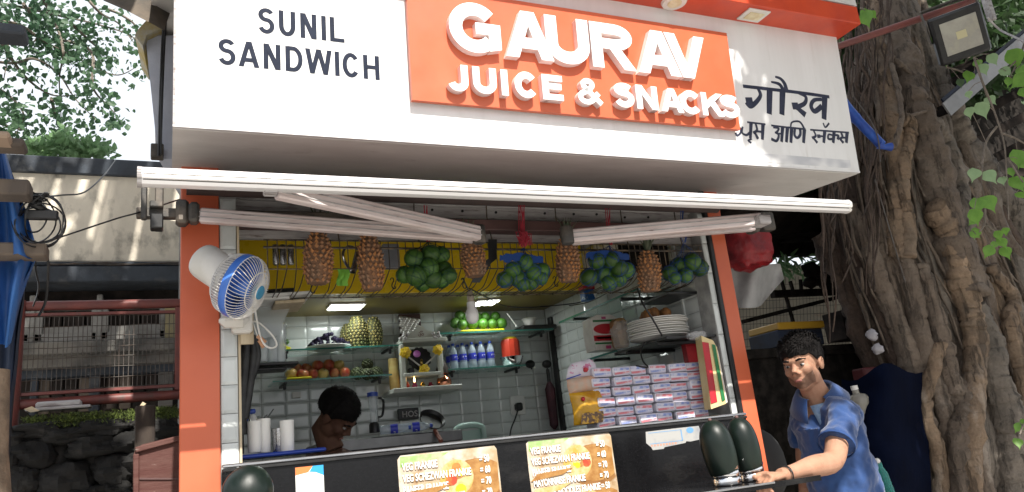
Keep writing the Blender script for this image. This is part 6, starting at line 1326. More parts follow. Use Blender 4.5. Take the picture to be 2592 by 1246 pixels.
# coil of black wire
t = thing('wire_coil', 'loose coil of black cable hanging on the tarp stall beam', 'cable coil', G(100, 520, -.25)); q = MB(); 
for k_, (cx, cy, rx, ry) in enumerate(((98, 560, 68, 66), (90, 555, 50, 60), (106, 565, 58, 50), (84, 548, 36, 40), (112, 560, 50, 66), (95, 570, 60, 44))):
    pts = []
    for i in range(29):
        w = 2 * PI * i / 28; pts.append(G(cx + rx * math.cos(w) + 2 * math.sin(3 * w + k_), cy + ry * math.sin(w), -.28 + .05 * math.sin(w * 2 + k_)))
    q.tube(pts, .0026, 5)
for i in range(12): q.tube([G(84 + random.uniform(-18, 40), 500 + random.uniform(-14, 16), -.3 + random.uniform(-.03, .03)) for _ in range(4)], .0026, 5)
q.tube(spline([G(90, 500, -.25), G(160, 494, .2), G(215, 486, .6), G(262, 445, 1.2), G(292, 405, 1.9)], 6), .0035, 6); q.tube(spline([G(110, 615, -.25), G(200, 585, -.2), G(300, 552, -.12), G(352, 538, -.08), G(455, 505, .1)], 6), .003, 6); q.tube(spline([G(88, 610, -.2), G(90, 680, -.1), G(98, 730, .1), G(84, 775, .3)], 6), .003, 6); q.tube(spline([G(118, 620, -.2), G(122, 680, -.1), G(116, 760, .0), G(98, 800, .0)], 6), .004, 6)
q.build('cable', M['black'], t, 60); q = MB(); q.tube([G(90, 500, -.3), G(84, 520, -.3), G(100, 524, -.3), G(120, 540, -.28)], .012, 8); q.box(G(105, 545, -.3), (.09, .02, .03), bev=.004); q.build('binding', M['black'], t)
# blue grey corner pillar behind the fascia with yellow flashing and a sagging sheet
M['bluegrey'] = mat('blue_grey_paint', (0.56, 0.59, 0.68), .7, col2=(0.46, 0.49, 0.58), scale=6, dirt=(0.42, 0.44, 0.48), dscale=8, dlo=.6, dhi=.8, bump=.002, bscale=35)
CY = .45; t = thing('corner_column', 'pale blue grey tapering column behind the fascia end', 'column', G(405, 395, CY)); fq = lambda a, b: G(a, b, CY)
q = MB(); vs = [fq(368, 90), fq(446, 90), fq(446, 402), fq(400, 402)]; bk = [v + Vector((0.1, .5, 0)) for v in vs]; q.add(vs + bk, [(0, 3, 2, 1), (4, 5, 6, 7), (0, 1, 5, 4), (1, 2, 6, 5), (2, 3, 7, 6), (3, 0, 4, 7)]); q.build('shaft', M['bluegrey'], t)
q = MB(); q.box(fq(398, 392) + Vector((0, -.03, 0)), (.05, .05, .06), bev=.004); q.build('clamp', M['dark_iron'], t)
q = MB(); q.tube(spline([G(420, 0, .3), G(412, 100, .38), G(408, 200, .38), G(404, 300, .38), G(402, 395, .38)], 4), .006, 6); q.tube(spline([G(424, 0, .3), G(416, 110, .38), G(410, 250, .37), G(406, 390, .38)], 4), .005, 6); q.build('cable', M['black'], t, 60)
q = MB(); vs = [fq(342, 104), fq(352, 88), fq(372, 66), (fq(412, 78)), fq(410, 86), fq(372, 104), fq(362, 132)]
q.add([v + Vector((0, -.05, 0)) for v in vs] + [v + Vector((0.02, .3, 0.02)) for v in vs], [tuple(range(7))[::-1], tuple(range(7, 14))] + [(i, (i + 1) % 7, 7 + (i + 1) % 7, 7 + i) for i in range(7)]); q.build('flashing', mat('yellow_flashing', (0.42, 0.30, 0.05), .6, col2=(0.45, 0.43, 0.36), scale=12), t)
q = MB(); g = []
for j, row in enumerate((((255, -30), (300, -30), (350, -30), (400, -30), (445, -30)), ((262, 2), (305, 10), (350, 20), (395, 30), (430, 34)), ((285, 8), (322, 28), (360, 48), (395, 66), (415, 78)))): g.append([G(a, b, .35 - .08 * j + .05 * math.sin(i * 2)) for i, (a, b) in enumerate(row)])
q.sheet(g); tag(q.build('sagging_sheet', mat('dirty_canvas', (0.13, 0.105, 0.08), .9, col2=(0.075, 0.065, 0.055), scale=6, bump=.006, bscale=12), None, 180), 'dirty brown canvas sheet sagging over the corner column', 'canvas')
# ---- leafy trees beyond
def leaf_mat(name, a, b, tr=.35):
    m = mat(name, a, .5, col2=b, scale=1.3, lo=.35, hi=.65, rand=.0); nt = m.node_tree; N = nt.nodes; L = nt.links; bs = N['Principled BSDF']; out = N['Material Output']
    tb_ = N.new('ShaderNodeBsdfTranslucent'); mx = N.new('ShaderNodeMixShader'); mx.inputs[0].default_value = tr
    src = bs.inputs['Base Color'].links[0].from_socket; hs = N.new('ShaderNodeHueSaturation'); hs.inputs['Value'].default_value = 1.6; L.new(src, hs.inputs['Color']); L.new(hs.outputs[0], tb_.inputs['Color'])
    L.new(bs.outputs[0], mx.inputs[1]); L.new(tb_.outputs[0], mx.inputs[2]); L.new(mx.outputs[0], out.inputs['Surface']); return m
M['leaf_far'] = leaf_mat('tree_leaf', (0.045, 0.10, 0.055), (0.08, 0.15, 0.075)); M['leaf_low'] = leaf_mat('bush_leaf', (0.10, 0.20, 0.09), (0.16, 0.26, 0.12)); M['leaf_peepal'] = leaf_mat('peepal_leaf', (0.10, 0.22, 0.035), (0.16, 0.31, 0.05), .4); M['leaf_pale'] = leaf_mat('peepal_leaf_pale', (0.20, 0.30, 0.15), (0.26, 0.38, 0.20), .35); M['leaf_dark'] = leaf_mat('crown_leaf', (0.03, 0.06, 0.022), (0.045, 0.085, 0.03), .25)
M['branch'] = mat('grey_branch', (0.12, 0.10, 0.08), .85, col2=(0.2, 0.17, 0.14), scale=20, bump=.002)
def leafcard(q, p, L, wdt, d, up):
    d = d.normalized(); s = d.cross(up); s = s.normalized() if s.length > 1e-4 else Vector((1, 0, 0)); n = s.cross(d) * .12 * L
    q.add([p, p + d * L * .35 + s * wdt - n, p + d * L * .75 + s * wdt * .6 , p + d * L, p + d * L * .75 - s * wdt * .6, p + d * L * .35 - s * wdt - n, p + d * L * .45], [(0, 1, 6), (1, 2, 6), (2, 3, 6), (3, 4, 6), (4, 5, 6), (5, 0, 6)])
rv = lambda: Vector((random.uniform(-1, 1), random.uniform(-1, 1), random.uniform(-1, 1)))
t = thing('leafy_tree', 'dark leafy tree with hanging sprays against the white sky above the old building', 'tree', (-2.6, 5.2, 0))
def ty(px, py, dy=0): return G(px, py, 5.0 + dy)
q = MB(); q.tube(spline([Vector((-2.9, 5.4, 0)), Vector((-2.9, 5.3, 3)), ty(-120, 120), ty(-40, -60), ty(120, -160)], 5), [.16 - .004 * i for i in range(21)], 10); q.build('trunk', M['branch'], t, 180)
sprays = [[(-60, 60), (40, 60), (120, 110), (200, 150), (290, 190), (345, 170)], [(-60, 0), (60, 20), (150, 40), (240, 60), (330, 90), (362, 130)], [(-60, 150), (30, 160), (90, 150), (150, 190), (190, 250), (240, 300)], [(-40, 210), (20, 240), (60, 290), (40, 340)], [(100, -20), (140, 60), (160, 130), (150, 200), (155, 300)],
          [(200, -30), (250, 30), (300, 60), (340, 110)], [(150, 100), (230, 130), (235, 220), (275, 270), (290, 285)], [(-40, 300), (20, 320), (60, 330)], [(0, 100), (60, 190), (130, 240), (200, 240)], [(60, 10), (100, 80), (60, 130)], [(180, 60), (235, 110), (280, 150)], [(-20, 30), (20, 110), (10, 200)], [(260, 20), (310, 40), (350, 80), (365, 190)], [(130, 250), (140, 290), (150, 320)]]
qb = MB(); ql = MB()
for s in sprays:
    pts = spline([ty(a, b, random.uniform(-.5, .5)) for a, b in s], 8); qb.tube(pts, [.018 * (1 - .8 * i / len(pts)) for i in range(len(pts))], 5)
    for i, p in enumerate(pts):
        dn_ = 10 if noise.noise(p * 1.6) > -.05 else 2
        for k in range(dn_):
            c = p + Vector((random.gauss(0, .08), random.gauss(0, .15), random.gauss(-.02, .08))); d = rv() + Vector((0, 0, -.5)); L = random.uniform(.04, .085); leafcard(ql, c, L, L * .4, d, rv())
qb.build('branches', M['branch'], t, 60)['kind'] = 'stuff'; ql.build('foliage', M['leaf_far'], t)['kind'] = 'stuff'
t = thing('low_bush', 'pale green bush tops showing just over the parapet of the old building', 'bush', (-2.2, 4.5, 0)); q = MB()
for (cx, cy, r, n) in ((90, 375, 22, 120), (150, 372, 30, 220), (215, 382, 30, 200), (255, 388, 24, 120), (170, 395, 60, 200)):
    for i in range(n): p = G(cx + random.gauss(0, r * .6), cy + random.gauss(0, r * .4), 4.5 + random.uniform(-.3, .3)); L = random.uniform(.05, .11); leafcard(q, p, L, L * .3, rv() + Vector((0, 0, .3)), rv())
q.build('foliage', M['leaf_low'], t); q = MB(); q.tube([(-2.2, 4.5, 0), G(170, 400, 4.5)], .05, 8); q.build('trunk', M['branch'], t)
# ================================================================ far side: banyan, back lane, flood lamp, shed
def bark(name, a, b, d, bump=.006):
    m = mat(name, a, .9, col2=b, scale=5, lo=.35, hi=.65, dirt=d, dscale=4, dlo=.5, dhi=.72, bump=0, detail=8)
    nt = m.node_tree; N = nt.nodes; L = nt.links; bs = N['Principled BSDF']; tc = [n for n in N if n.type == 'TEX_COORD'][0]
    def nz_(sc, k, det):
        mp = N.new('ShaderNodeMapping'); mp.inputs['Scale'].default_value = sc; L.new(tc.outputs['Object'], mp.inputs['Vector'])
        n = N.new('ShaderNodeTexNoise'); n.inputs['Scale'].default_value = k; n.inputs['Detail'].default_value = det; n.inputs['Roughness'].default_value = .68; L.new(mp.outputs[0], n.inputs['Vector']); return n.outputs[0]
    def rng(src, a, b, c, d):
        r = N.new('ShaderNodeMapRange'); r.inputs['From Min'].default_value = a; r.inputs['From Max'].default_value = b; r.inputs['To Min'].default_value = c; r.inputs['To Max'].default_value = d; L.new(src, r.inputs['Value']); return r.outputs[0]
    def mul(x, y, op='MULTIPLY'):
        q = N.new('ShaderNodeMath'); q.operation = op; L.new(x, q.inputs[0]); L.new(y, q.inputs[1]); return q.outputs[0]
    fis = rng(nz_((20, 20, 1.6), 1.0, 7), .36, .46, .18, 1.0)      # upright cracks
    rings = rng(nz_((9, 9, 55), 1.0, 4), .33, .41, .72, 1.0)       # thin cross lines
    grain = nz_((1, 1, 1), 55, 9); lump = nz_((1, 1, .6), 11, 8)
    hgt = mul(mul(fis, rings), mul(rng(grain, .2, .8, .55, 1.1), rng(lump, .2, .8, .4, 1.2)))
    bp = N.new('ShaderNodeBump'); bp.inputs['Strength'].default_value = 1.0; bp.inputs['Distance'].default_value = bump * 3; L.new(hgt, bp.inputs['Height']); L.new(bp.outputs[0], bs.inputs['Normal'])
    src = bs.inputs['Base Color'].links[0].from_socket; mx = N.new('ShaderNodeMix'); mx.data_type = 'RGBA'; mx.blend_type = 'MULTIPLY'; mx.inputs[0].default_value = .85
    L.new(src, mx.inputs[6]); L.new(rng(hgt, .08, .8, .42, 1.7), mx.inputs[7]); 
    sz = N.new('ShaderNodeSeparateXYZ'); L.new(tc.outputs['Object'], sz.inputs[0]); pale = mul(rng(sz.outputs[2], 1.25, 1.75, .8, 0.0), rng(nz_((1, 1, .5), 4.0, 6), .50, .60, 0.0, 1.0))
    wx = N.new('ShaderNodeMix'); wx.data_type = 'RGBA'; L.new(pale, wx.inputs['Factor']); L.new(mx.outputs[2], wx.inputs[6]); wx.inputs[7].default_value = (0.36, 0.31, 0.26, 1.0); L.new(wx.outputs[2], bs.inputs['Base Color']); return m
M['bark_brown'] = bark('banyan_bark', (0.125, 0.096, 0.073), (0.088, 0.068, 0.053), (0.15, 0.122, 0.097)); M['bark_light'] = bark('banyan_bark_light', (0.20, 0.142, 0.094), (0.14, 0.098, 0.066), (0.11, 0.088, 0.068)); M['bark_grey'] = bark('banyan_bark_grey', (0.145, 0.122, 0.10), (0.095, 0.083, 0.07), (0.19, 0.16, 0.13)); M['bark_dark'] = bark('banyan_bark_dark', (0.07, 0.048, 0.036), (0.045, 0.032, 0.026), (0.10, 0.07, 0.05))
bn = thing('banyan_tree', 'huge banyan tree with twisted root trunk leaning beside the stall', 'tree', (4.6, .9, 0))
LB = [(-400, 2330), (-150, 2255), (0, 2200), (150, 2172), (300, 2125), (450, 2098), (600, 2104), (750, 2150), (900, 2208), (1050, 2262), (1246, 2335), (1500, 2420)]
RB = [(-400, 2290 - 60), (-150, 2310), (0, 2345), (200, 2400), (350, 2470), (480, 2535), (620, 2605), (800, 2690), (1000, 2730), (1246, 2740), (1500, 2760)]
def interp(T, y):
    for (a, xa), (b, xb) in zip(T, T[1:]):
        if y <= b: return xa + (xb - xa) * (y - a) / (b - a)
    return T[-1][1]
def tpt(s, py, dep=0.0):
    l, r = interp(LB, py), interp(RB, py); bul = math.sqrt(max(0, 1 - (2 * s - 1) ** 2)); y = .75 - .42 * bul + dep + (.25 if py < 300 else 0) * (1 - max(py, 0) / 300 if py < 300 else 0)
    return G(l + (r - l) * s, py, y)
# dark heart of the trunk
q = MB(); g = []
for j in range(24):
    py = -250 + 1700 * j / 23; g.append([tpt(i / 16, py, .10 + .03 * noise.noise(Vector((i * .9, j * .4, 0)))) for i in range(17)] + [tpt(1 - i / 6, py, 1.1) for i in range(7)])
q.sheet(g); q.build('trunk', M['bark_dark'], bn, 180)
def root(pts, r, m, seg=10, nm='aerial_root', dens=6, wob=.012, part=True, q=None, tap=False):
    P = spline(pts, dens); n = len(P); rs = [r] * n if not hasattr(r, '__len__') else [r[0] + (r[1] - r[0]) * i / (n - 1) for i in range(n)]; sd = random.random() * 50
    rs = [x * (1.0 if i < n - 3 else (1, .85, .6, .25)[i - n + 4 if n > 4 else 0]) for i, x in enumerate(rs)] if tap else rs
    if tap and n > 4:
        for i in (3, 2, 1): P[n - i] = P[n - i] + Vector((0, .05 * (4 - i), 0))
    rs = [x * (1 + .16 * noise.noise(Vector((i * .55, sd, 0))) + .05 * noise.noise(Vector((i * 1.9, sd, 4)))) for i, x in enumerate(rs)]
    P = [p + Vector((noise.noise(Vector((i * .3, sd, 1))), noise.noise(Vector((i * .3, sd, 2))), 0)) * wob for i, p in enumerate(P)]
    own = q is None; q = q or MB(); v0_ = len(q.v); q.tube(P, rs, seg)
    if own:
        for k_ in range(len(P)):
            for j_ in range(seg):
                v = q.v[v0_ + k_ * seg + j_]; d = v - P[k_]; w_ = Vector((v.x * 9, v.y * 9, v.z * 4.0)); q.v[v0_ + k_ * seg + j_] = v + d * (.30 * noise.noise(w_) + .16 * noise.noise(w_ * 3.1 + Vector((sd, 0, 0))) + .08 * noise.noise(v * 60))
    return q.build(nm, m, bn, 180) if own else None
pxz5 = lambda x, y: (2050 + x * .5009, y * .5009)
def limb(pts, dpt, w0, w1, m, z='5', dens=8, nm='aerial_root'):
    Q = []
    for i, (x, y) in enumerate(pts):
        px, py = pxz5(x, y) if z == '5' else (1840 + x * .5542, 560 + y * .5542)
        l, r = interp(LB, py), interp(RB, py); s = min(max((px - l) / max(r - l, 1), 0.02), .98); y_ = tpt(s, py).y + dpt; Q.append(G(px, py, y_))
    k = MPP(Q[len(Q) // 2]); root(Q, (w0 * k * .5, w1 * k * .5), m, 22, nm, dens * 2, tap=(pts[-1][1] < 1150))
limb([(330, -120), (345, 60), (340, 210), (372, 400), (400, 600), (415, 690), (430, 800), (436, 950), (440, 1100), (450, 1300)], -.06, 55, 50, M['bark_light'])
limb([(430, -150), (425, 20), (455, 250), (520, 470), (585, 720), (660, 1000), (720, 1240), (800, 1500)], -.10, 62, 92, M['bark_brown'])
limb([(450, -150), (480, 60), (570, 280), (650, 470), (730, 640), (830, 820), (950, 1010), (1080, 1200), (1200, 1420)], -.02, 62, 96, M['bark_grey'])
limb([(395, 200), (415, 330), (450, 480), (462, 600), (440, 700), (425, 745)], -.20, 14, 14, M['bark_brown']); limb([(400, 280), (460, 330), (530, 390), (560, 470), (590, 580)], -.19, 14, 12, M['bark_brown'])
limb([(455, 600), (500, 620), (505, 680), (478, 760), (462, 850), (470, 980), (490, 1120), (500, 1300)], -.10, 40, 36, M['bark_light']); limb([(470, -40), (540, 100), (600, 200), (650, 350), (700, 450), (735, 520)], -.10, 20, 16, M['bark_brown'])
limb([(600, 600), (690, 700), (740, 850), (770, 1000), (800, 1240)], -.12, 30, 42, M['bark_grey']); limb([(700, 710), (720, 840), (760, 1000), (850, 1100), (960, 1240)], -.03, 24, 40, M['bark_brown'])
limb([(300, 240), (318, 380), (340, 520), (352, 640)], -.12, 13, 12, M['bark_brown']); limb([(510, 585), (560, 570), (590, 560)], -.2, 9, 7, M['bark_brown'])
# lower fan of roots
limb([(560, -80), (640, 120), (720, 330), (800, 520), (860, 740), (900, 960), (925, 1300)], -.06, 40, 60, M['bark_brown'], '4'); limb([(940, -60), (1010, 60), (1060, 250), (1110, 430), (1128, 560), (1130, 760), (1110, 980), (1120, 1300)], -.12, 66, 50, M['bark_light'], '4'); limb([(1120, 380), (1180, 560), (1230, 760), (1290, 980), (1330, 1300)], -.10, 60, 90, M['bark_grey'], '4')
limb([(440, 60), (530, 260), (610, 460), (690, 680), (760, 900), (850, 1120), (900, 1300)], .02, 60, 66, M['bark_dark'], '4'); limb([(760, 60), (830, 280), (870, 500), (930, 700), (1010, 900), (1050, 1300)], -.05, 46, 56, M['bark_brown'], '4'); limb([(880, 200), (940, 360), (980, 560), (1040, 780), (1120, 1000), (1180, 1300)], -.08, 40, 56, M['bark_brown'], '4')
limb([(1200, 200), (1260, 290), (1310, 360), (1290, 440), (1310, 560), (1350, 700), (1380, 900)], -.12, 32, 40, M['bark_light'], '4'); limb([(980, 560), (930, 720), (900, 860), (960, 1050), (1000, 1300)], -.1, 34, 40, M['bark_light'], '4'); limb([(1150, 250), (1160, 420), (1140, 640), (1080, 860), (1060, 1060), (1090, 1300)], -.10, 48, 60, M['bark_brown'], '4')
limb([(690, 100), (770, 380), (850, 620), (890, 860), (980, 1100), (1030, 1300)], -.02, 36, 50, M['bark_brown'], '4')
random.seed(11)
for i in range(44):
    s = (i + random.random()) / 44; ds = random.uniform(-.10, .10); p0 = random.choice((-200, -200, 100, 300, 450, 600)); p1 = 1450 if random.random() < .75 else random.uniform(900, 1200)
    Q = []
    for k in range(7):
        u = k / 6; ss = min(max(s + ds * (u - .5) + .035 * math.sin(u * 7 + i), .01), .99); Q.append(tpt(ss, p0 + (p1 - p0) * u, random.uniform(-.03, .03) + .02))
    root(Q, (random.uniform(.03, .075), random.uniform(.05, .11)), M[random.choice(('bark_brown', 'bark_brown', 'bark_grey', 'bark_light', 'bark_dark'))] if s > .3 else M[random.choice(('bark_dark', 'bark_dark', 'bark_brown'))], 14, dens=9)
# fine hanging rootlets on the stall side and over the trunk
qa = MB(); qb = MB()
for i in range(110):
    px = 2080 + 150 * random.random() ** 1.1; py = random.uniform(-120, 420); L = random.uniform(150, 520); y = random.uniform(.15, .7); Q = [G(px + 30 * (py < 100) + random.uniform(-8, 8) + k * random.uniform(-3, 5), py + L * k / 5, y) for k in range(6)]; root(Q, (random.uniform(.004, .012), .004), None, 5, dens=3, q=qa)
for i in range(80):
    s = random.uniform(.05, .95); p0 = random.uniform(-100, 900); L = random.uniform(120, 500); ds = random.uniform(-.08, .12); Q = [tpt(min(max(s + ds * k / 5, .02), .98), p0 + L * k / 5, -.05 + random.uniform(-.05, .01)) for k in range(6)]; root(Q, (random.uniform(.006, .016), .006), None, 6, dens=4, q=qb)
qa.build('hanging_rootlets', M['bark_dark'], bn, 180)['kind'] = 'stuff'; qb.build('clinging_rootlets', M['bark_brown'], bn, 180)['kind'] = 'stuff'
# crown over the pavement, above and beside the view, with clusters added to shade the old building; limbs reach out to it
q = MB(); qb = MB(); random.seed(5)
cl = []
for i in range(40):  # small unseen clusters added to shade the fence
    dd_ = random.uniform(2.4, 4.0); cl.append((Vector((random.uniform(-.7, -.27), 1.2 - dd_, random.uniform(.9, 2.6) + dd_ * 1.07)), .2))
for i in range(26):
    cx_ = random.uniform(2.92, 3.8); dd_ = random.uniform(1.7, 3.2); cl.append((Vector((cx_, -.4 - dd_, random.uniform(2.62, 3.4) + dd_ * 1.07)), random.uniform(.4, .5)))
for i in range(34):
    dd_ = random.uniform(1.6, 3.6); cl.append((Vector((random.uniform(3.6, 6.2), .2 - dd_, random.uniform(2.2, 5.2) + dd_ * 1.07)), random.uniform(.5, .65)))
for i in range(80):   # unseen clusters added to the crown to shade the old building
    dd_ = random.uniform(2.6, 4.2); cl.append((Vector((random.uniform(-3.6, -.55), 2.3 - dd_, random.uniform(.9, 3.3) + dd_ * 1.07)), random.uniform(.5, .65)))
for i in range(58):
    cx_ = random.uniform(3.1, 7.0); cz_ = random.uniform(1.0, 3.4); dd_ = random.uniform(1.6, 3.6)   # along the sunbeams that reach the far half of the stall
    cl.append((Vector((cx_, -.3 - dd_, cz_ + dd_ * 1.07)), random.uniform(.45, .7)))

for c, r in cl:
    way = [Vector((5.3, 1.0, 4.6)), Vector((5.1, .2, 5.6)), (c + Vector((5.1, 0, 6.6))) / 2, c] if c.x > 2 else [Vector((5.3, 1.2, 4.6)), Vector((4.6, 1.5, 8.0)), Vector((1.2, 1.4, 10.0)), c]
    qb.tube(spline(way, 4), [.05 - .003 * i for i in range(13)], 6)
    for k in range(int(330 * r)):
        d = rv(); d = d.normalized() * random.random() ** .4 * r; L = random.uniform(.09, .15); leafcard(q, c + d, L, L * .42, rv() + Vector((0, 0, -.4)), rv())
q.build('crown', M['leaf_dark'], bn)['kind'] = 'stuff'; qb.build('limbs', M['bark_brown'], bn, 180)['kind'] = 'stuff'
# whitewash traces
# ---- peepal sprigs: stems with heart shaped leaves, every leaf a part
def heart_mesh(m):
    out = []; n = 11; L = 1.0
    half = [(0.0, 0.0), (.05, .20), (.17, .36), (.36, .42), (.54, .34), (.68, .20), (.80, .09), (.92, .03), (1.08, .0)]
    vs = []; fs = []
    for i, (a, w) in enumerate(half): vs += [(w, a - (.08 * math.sin(PI * min(1, w * 2.2)) if a < .1 else 0), .10 * w + .06 * math.sin(a * 2.5)), (0, a, .05 * math.sin(a * 2.5)), (-w, a - (.0), .10 * w + .06 * math.sin(a * 2.5))]
    for i in range(len(half) - 1): a = i * 3; fs += [(a, a + 1, a + 4, a + 3), (a + 1, a + 2, a + 5, a + 4)]
    me = bpy.data.meshes.new('leaf'); me.from_pydata(vs, [], fs); me.materials.append(m); me.polygons.foreach_set('use_smooth', [True] * len(me.polygons)); return me
HM = [heart_mesh(M['leaf_peepal']), heart_mesh(M['leaf_pale']), heart_mesh(M['leaf_dark'])]
def leafat(par, inv, px, py, rp, y, ang, kind=0, facing=None):
    p = G(px, py, y); s = rp * MPP(p) * 2; view = (CAM - p).normalized(); view = (view + rv() * .35 + Vector((0, 0, .25))).normalized(); down = Vector((math.sin(R(ang)), 0, -math.cos(R(ang)))); down = (down - view * down.dot(view)).normalized(); sx_ = down.cross(view).normalized()
    Mx = Matrix((sx_, down, view)).transposed().to_4x4(); Mx.translation = p - down * s * .45; o = bpy.data.objects.new('leaf', HM[kind]); COL.objects.link(o); o.parent = par; o.matrix_basis = inv @ Mx @ Matrix.Scale(s, 4); return p - down * s * .45
def sprig(lab, stems, leaves, y, grp='peepal sprigs hanging over the shed'):
    p = G(*stems[0][0], y); t = thing('peepal_sprig', lab, 'plant sprig', p, grp); inv = wm(t).inverted(); q = MB()
    for s in stems: P = spline([G(a, b, y + random.uniform(-.02, .02)) for a, b in s], 4); q.tube(P, [.006 * (1 - .6 * i / len(P)) for i in range(len(P))], 6)
    tips = []
    for (a, b, r, ang, kd) in leaves: tips.append((leafat(t, inv, a, b, r, y + random.uniform(-.05, .03), ang, kd), a, b))
    for tp_, a, b in tips:
        best = min((G(x, yy, y) for s in stems for x, yy in s), key=lambda w: (w - tp_).length)
        if (best - tp_).length < .3: q.tube([tp_, (tp_ + best) / 2 + Vector((0, 0, .01)), best], .0018, 4)
    q.build('stem', M['branch'], t, 60)
z5 = pxz5
S = lambda L: [z5(*p) for p in L]
sprig('long peepal sprig hanging in front of the metal shed roof, with pale heart shaped leaves', [S([(830, 290), (870, 410), (930, 560), (980, 720), (995, 900), (1005, 1110)]), S([(945, 640), (890, 720), (870, 850), (868, 930)]), S([(975, 675), (1040, 700), (1090, 730)]), S([(1000, 800), (1050, 880), (1090, 940)])],
      [(*z5(880, 350), 16, 10, 1), (*z5(925, 300), 17, 30, 1), (*z5(810, 570), 17, -20, 1), (*z5(875, 555), 23, 5, 1), (*z5(915, 510), 17, 40, 1), (*z5(830, 885), 20, -40, 1), (*z5(910, 895), 22, 30, 1), (*z5(975, 915), 15, 10, 1), (*z5(1050, 930), 24, 20, 0), (*z5(1050, 800), 24, -10, 0), (*z5(1020, 870), 13, 0, 0), (*z5(1065, 990), 14, 30, 0), (*z5(850, 1040), 24, -20, 0), (*z5(905, 1030), 26, 20, 0), (*z5(840, 1095), 22, -10, 0), (*z5(1085, 830), 18, 40, 0), (*z5(805, 480), 12, 0, 1)], -.75)
sprig('bright peepal sprig over the upper edge of the shed roof', [S([(1090, 200), (1060, 290), (1010, 390)]), S([(1060, 290), (990, 360)])], [(*z5(1040, 295), 28, -10, 0), (*z5(1060, 410), 24, -60, 0), (*z5(990, 365), 17, 50, 1), (*z5(1080, 360), 20, 20, 0), (*z5(1005, 415), 13, -40, 0), (*z5(1085, 470), 18, 10, 0)], -.72)
sprig('small peepal sprig with pale young leaves low on the banyan trunk', [S([(890, 1130), (920, 1160), (970, 1190)]), S([(885, 1050), (880, 1140), (840, 1185)])], [(*z5(835, 1185), 14, 50, 0), (*z5(955, 1190), 14, 10, 0), (*z5(990, 1170), 12, -20, 0), (*z5(970, 1230), 18, 15, 0), (*z5(930, 1240), 11, -50, 0), (*z5(905, 1010), 14, 0, 2)], -.70)
sprig('peepal leaves hanging by the cornice end', [S([(255, 40), (290, 60), (300, 100)])], [(*z5(290, 95), 24, -5, 0), (*z5(320, 75), 12, 60, 0), (*z5(275, 70), 14, -40, 0)], -.30)
z4 = lambda x, y: (1840 + x * .5542, 560 + y * .5542)
sprig('peepal leaves in front of the bark at half height', [[z4(1170, -20), z4(1180, 20), z4(1220, 80)], [z4(1225, 60), z4(1240, 110), z4(1270, 130)]], [(*z4(1135, 55), 15, -30, 0), (*z4(1195, 140), 18, -60, 0), (*z4(1275, 145), 18, 20, 0), (*z4(1240, 65), 13, 30, 0), (*z4(1275, 50), 10, 10, 0), (*z4(1120, 5), 11, -70, 0)], -.68)
sprig('two peepal leaves low at the pavement edge of the trunk', [[z4(1380, 900), z4(1350, 940), z4(1330, 1000)]], [(*z4(1330, 1015), 15, -10, 0), (*z4(1330, 945), 14, -60, 0), (*z4(1355, 920), 10, 20, 0)], -.66)
sprig('peepal leaves between the flood lamp and the trunk', [S([(640, 60), (650, 180), (680, 300), (700, 340)]), S([(690, 340), (760, 360), (830, 400)])], [(*z5(685, 295), 22, 0, 0), (*z5(630, 155), 12, 20, 0), (*z5(665, 240), 17, -50, 1), (*z5(620, 205), 10, 0, 0), (*z5(800, 390), 18, -30, 0), (*z5(850, 325), 14, 10, 0), (*z5(760, 420), 12, 0, 2), (*z5(640, 185), 12, 60, 0)], -.45)
# ---- flood lamp on its pipe
t = thing('flood_lamp', 'square black flood lamp with dusty glass fixed to the red pipe', 'flood lamp', G(2425, 95, -.62)); c = G(2428, 88, -.62); k = MPP(c)
nrm = Vector((-.50, -.72, -.42)).normalized(); upv = Vector((-.10, -.05, 1)); upv = (upv - nrm * upv.dot(nrm)).normalized(); rgtv = upv.cross(nrm).normalized()
rl = R(7); ux_ = rgtv * math.cos(rl) + upv * math.sin(rl); uz_ = -rgtv * math.sin(rl) + upv * math.cos(rl); ML = Matrix((ux_, nrm, uz_)).transposed()
W2 = 62 * k
q = MB(); q.box(c, (W2 * 2, .05, W2 * 2.0), ML, .012); q.box(c - nrm * .035, (W2 * 1.7, .03, W2 * 1.6), ML, .01); q.build('housing', M['black'], t, 40)
for i in range(6): q = MB(); q.box(c - nrm * .06 + ux_ * W2 * (i - 2.5) * .28, (.006, .03, W2 * 1.5), ML); q.build('cooling_fin', M['black'], t)
q = MB(); q.box(c + nrm * .027, (W2 * 1.42, .004, W2 * 1.34), ML, .001); q.build('glass', mat('dusty_glass', (0.36, 0.35, 0.30), .35, col2=(0.28, 0.27, 0.24), scale=8, dirt=(0.42, 0.40, 0.30), dscale=7), t)
q = MB(); q.box(c + nrm * .0295, (.05, .002, .04), ML); q.build('led_chip', mat('led_chip', (0.5, 0.46, 0.28), .4), t)
q = MB(); 
for s in (-1, 1): bar(q, c + ux_ * (W2 + .008) * s - nrm * .01, c + ux_ * (W2 + .008) * s + uz_ * (W2 * 1.35) - nrm * .04, .008, .03)
bar(q, c + ux_ * (W2 + .008) - nrm * .04 + uz_ * (W2 * 1.35), c - ux_ * (W2 + .008) - nrm * .04 + uz_ * (W2 * 1.35), .03, .008); q.build('bracket', M['dark_iron'], t)
a = G(2070, 135, -.1); b = G(2470, 0, -.60); q = MB(); q.tube([a, b], .019, 12); tag(q.build('red_pipe', M['pipe_red'], None, 60), 'long red brown pipe sticking out past the fascia to the flood lamp', 'pipe')
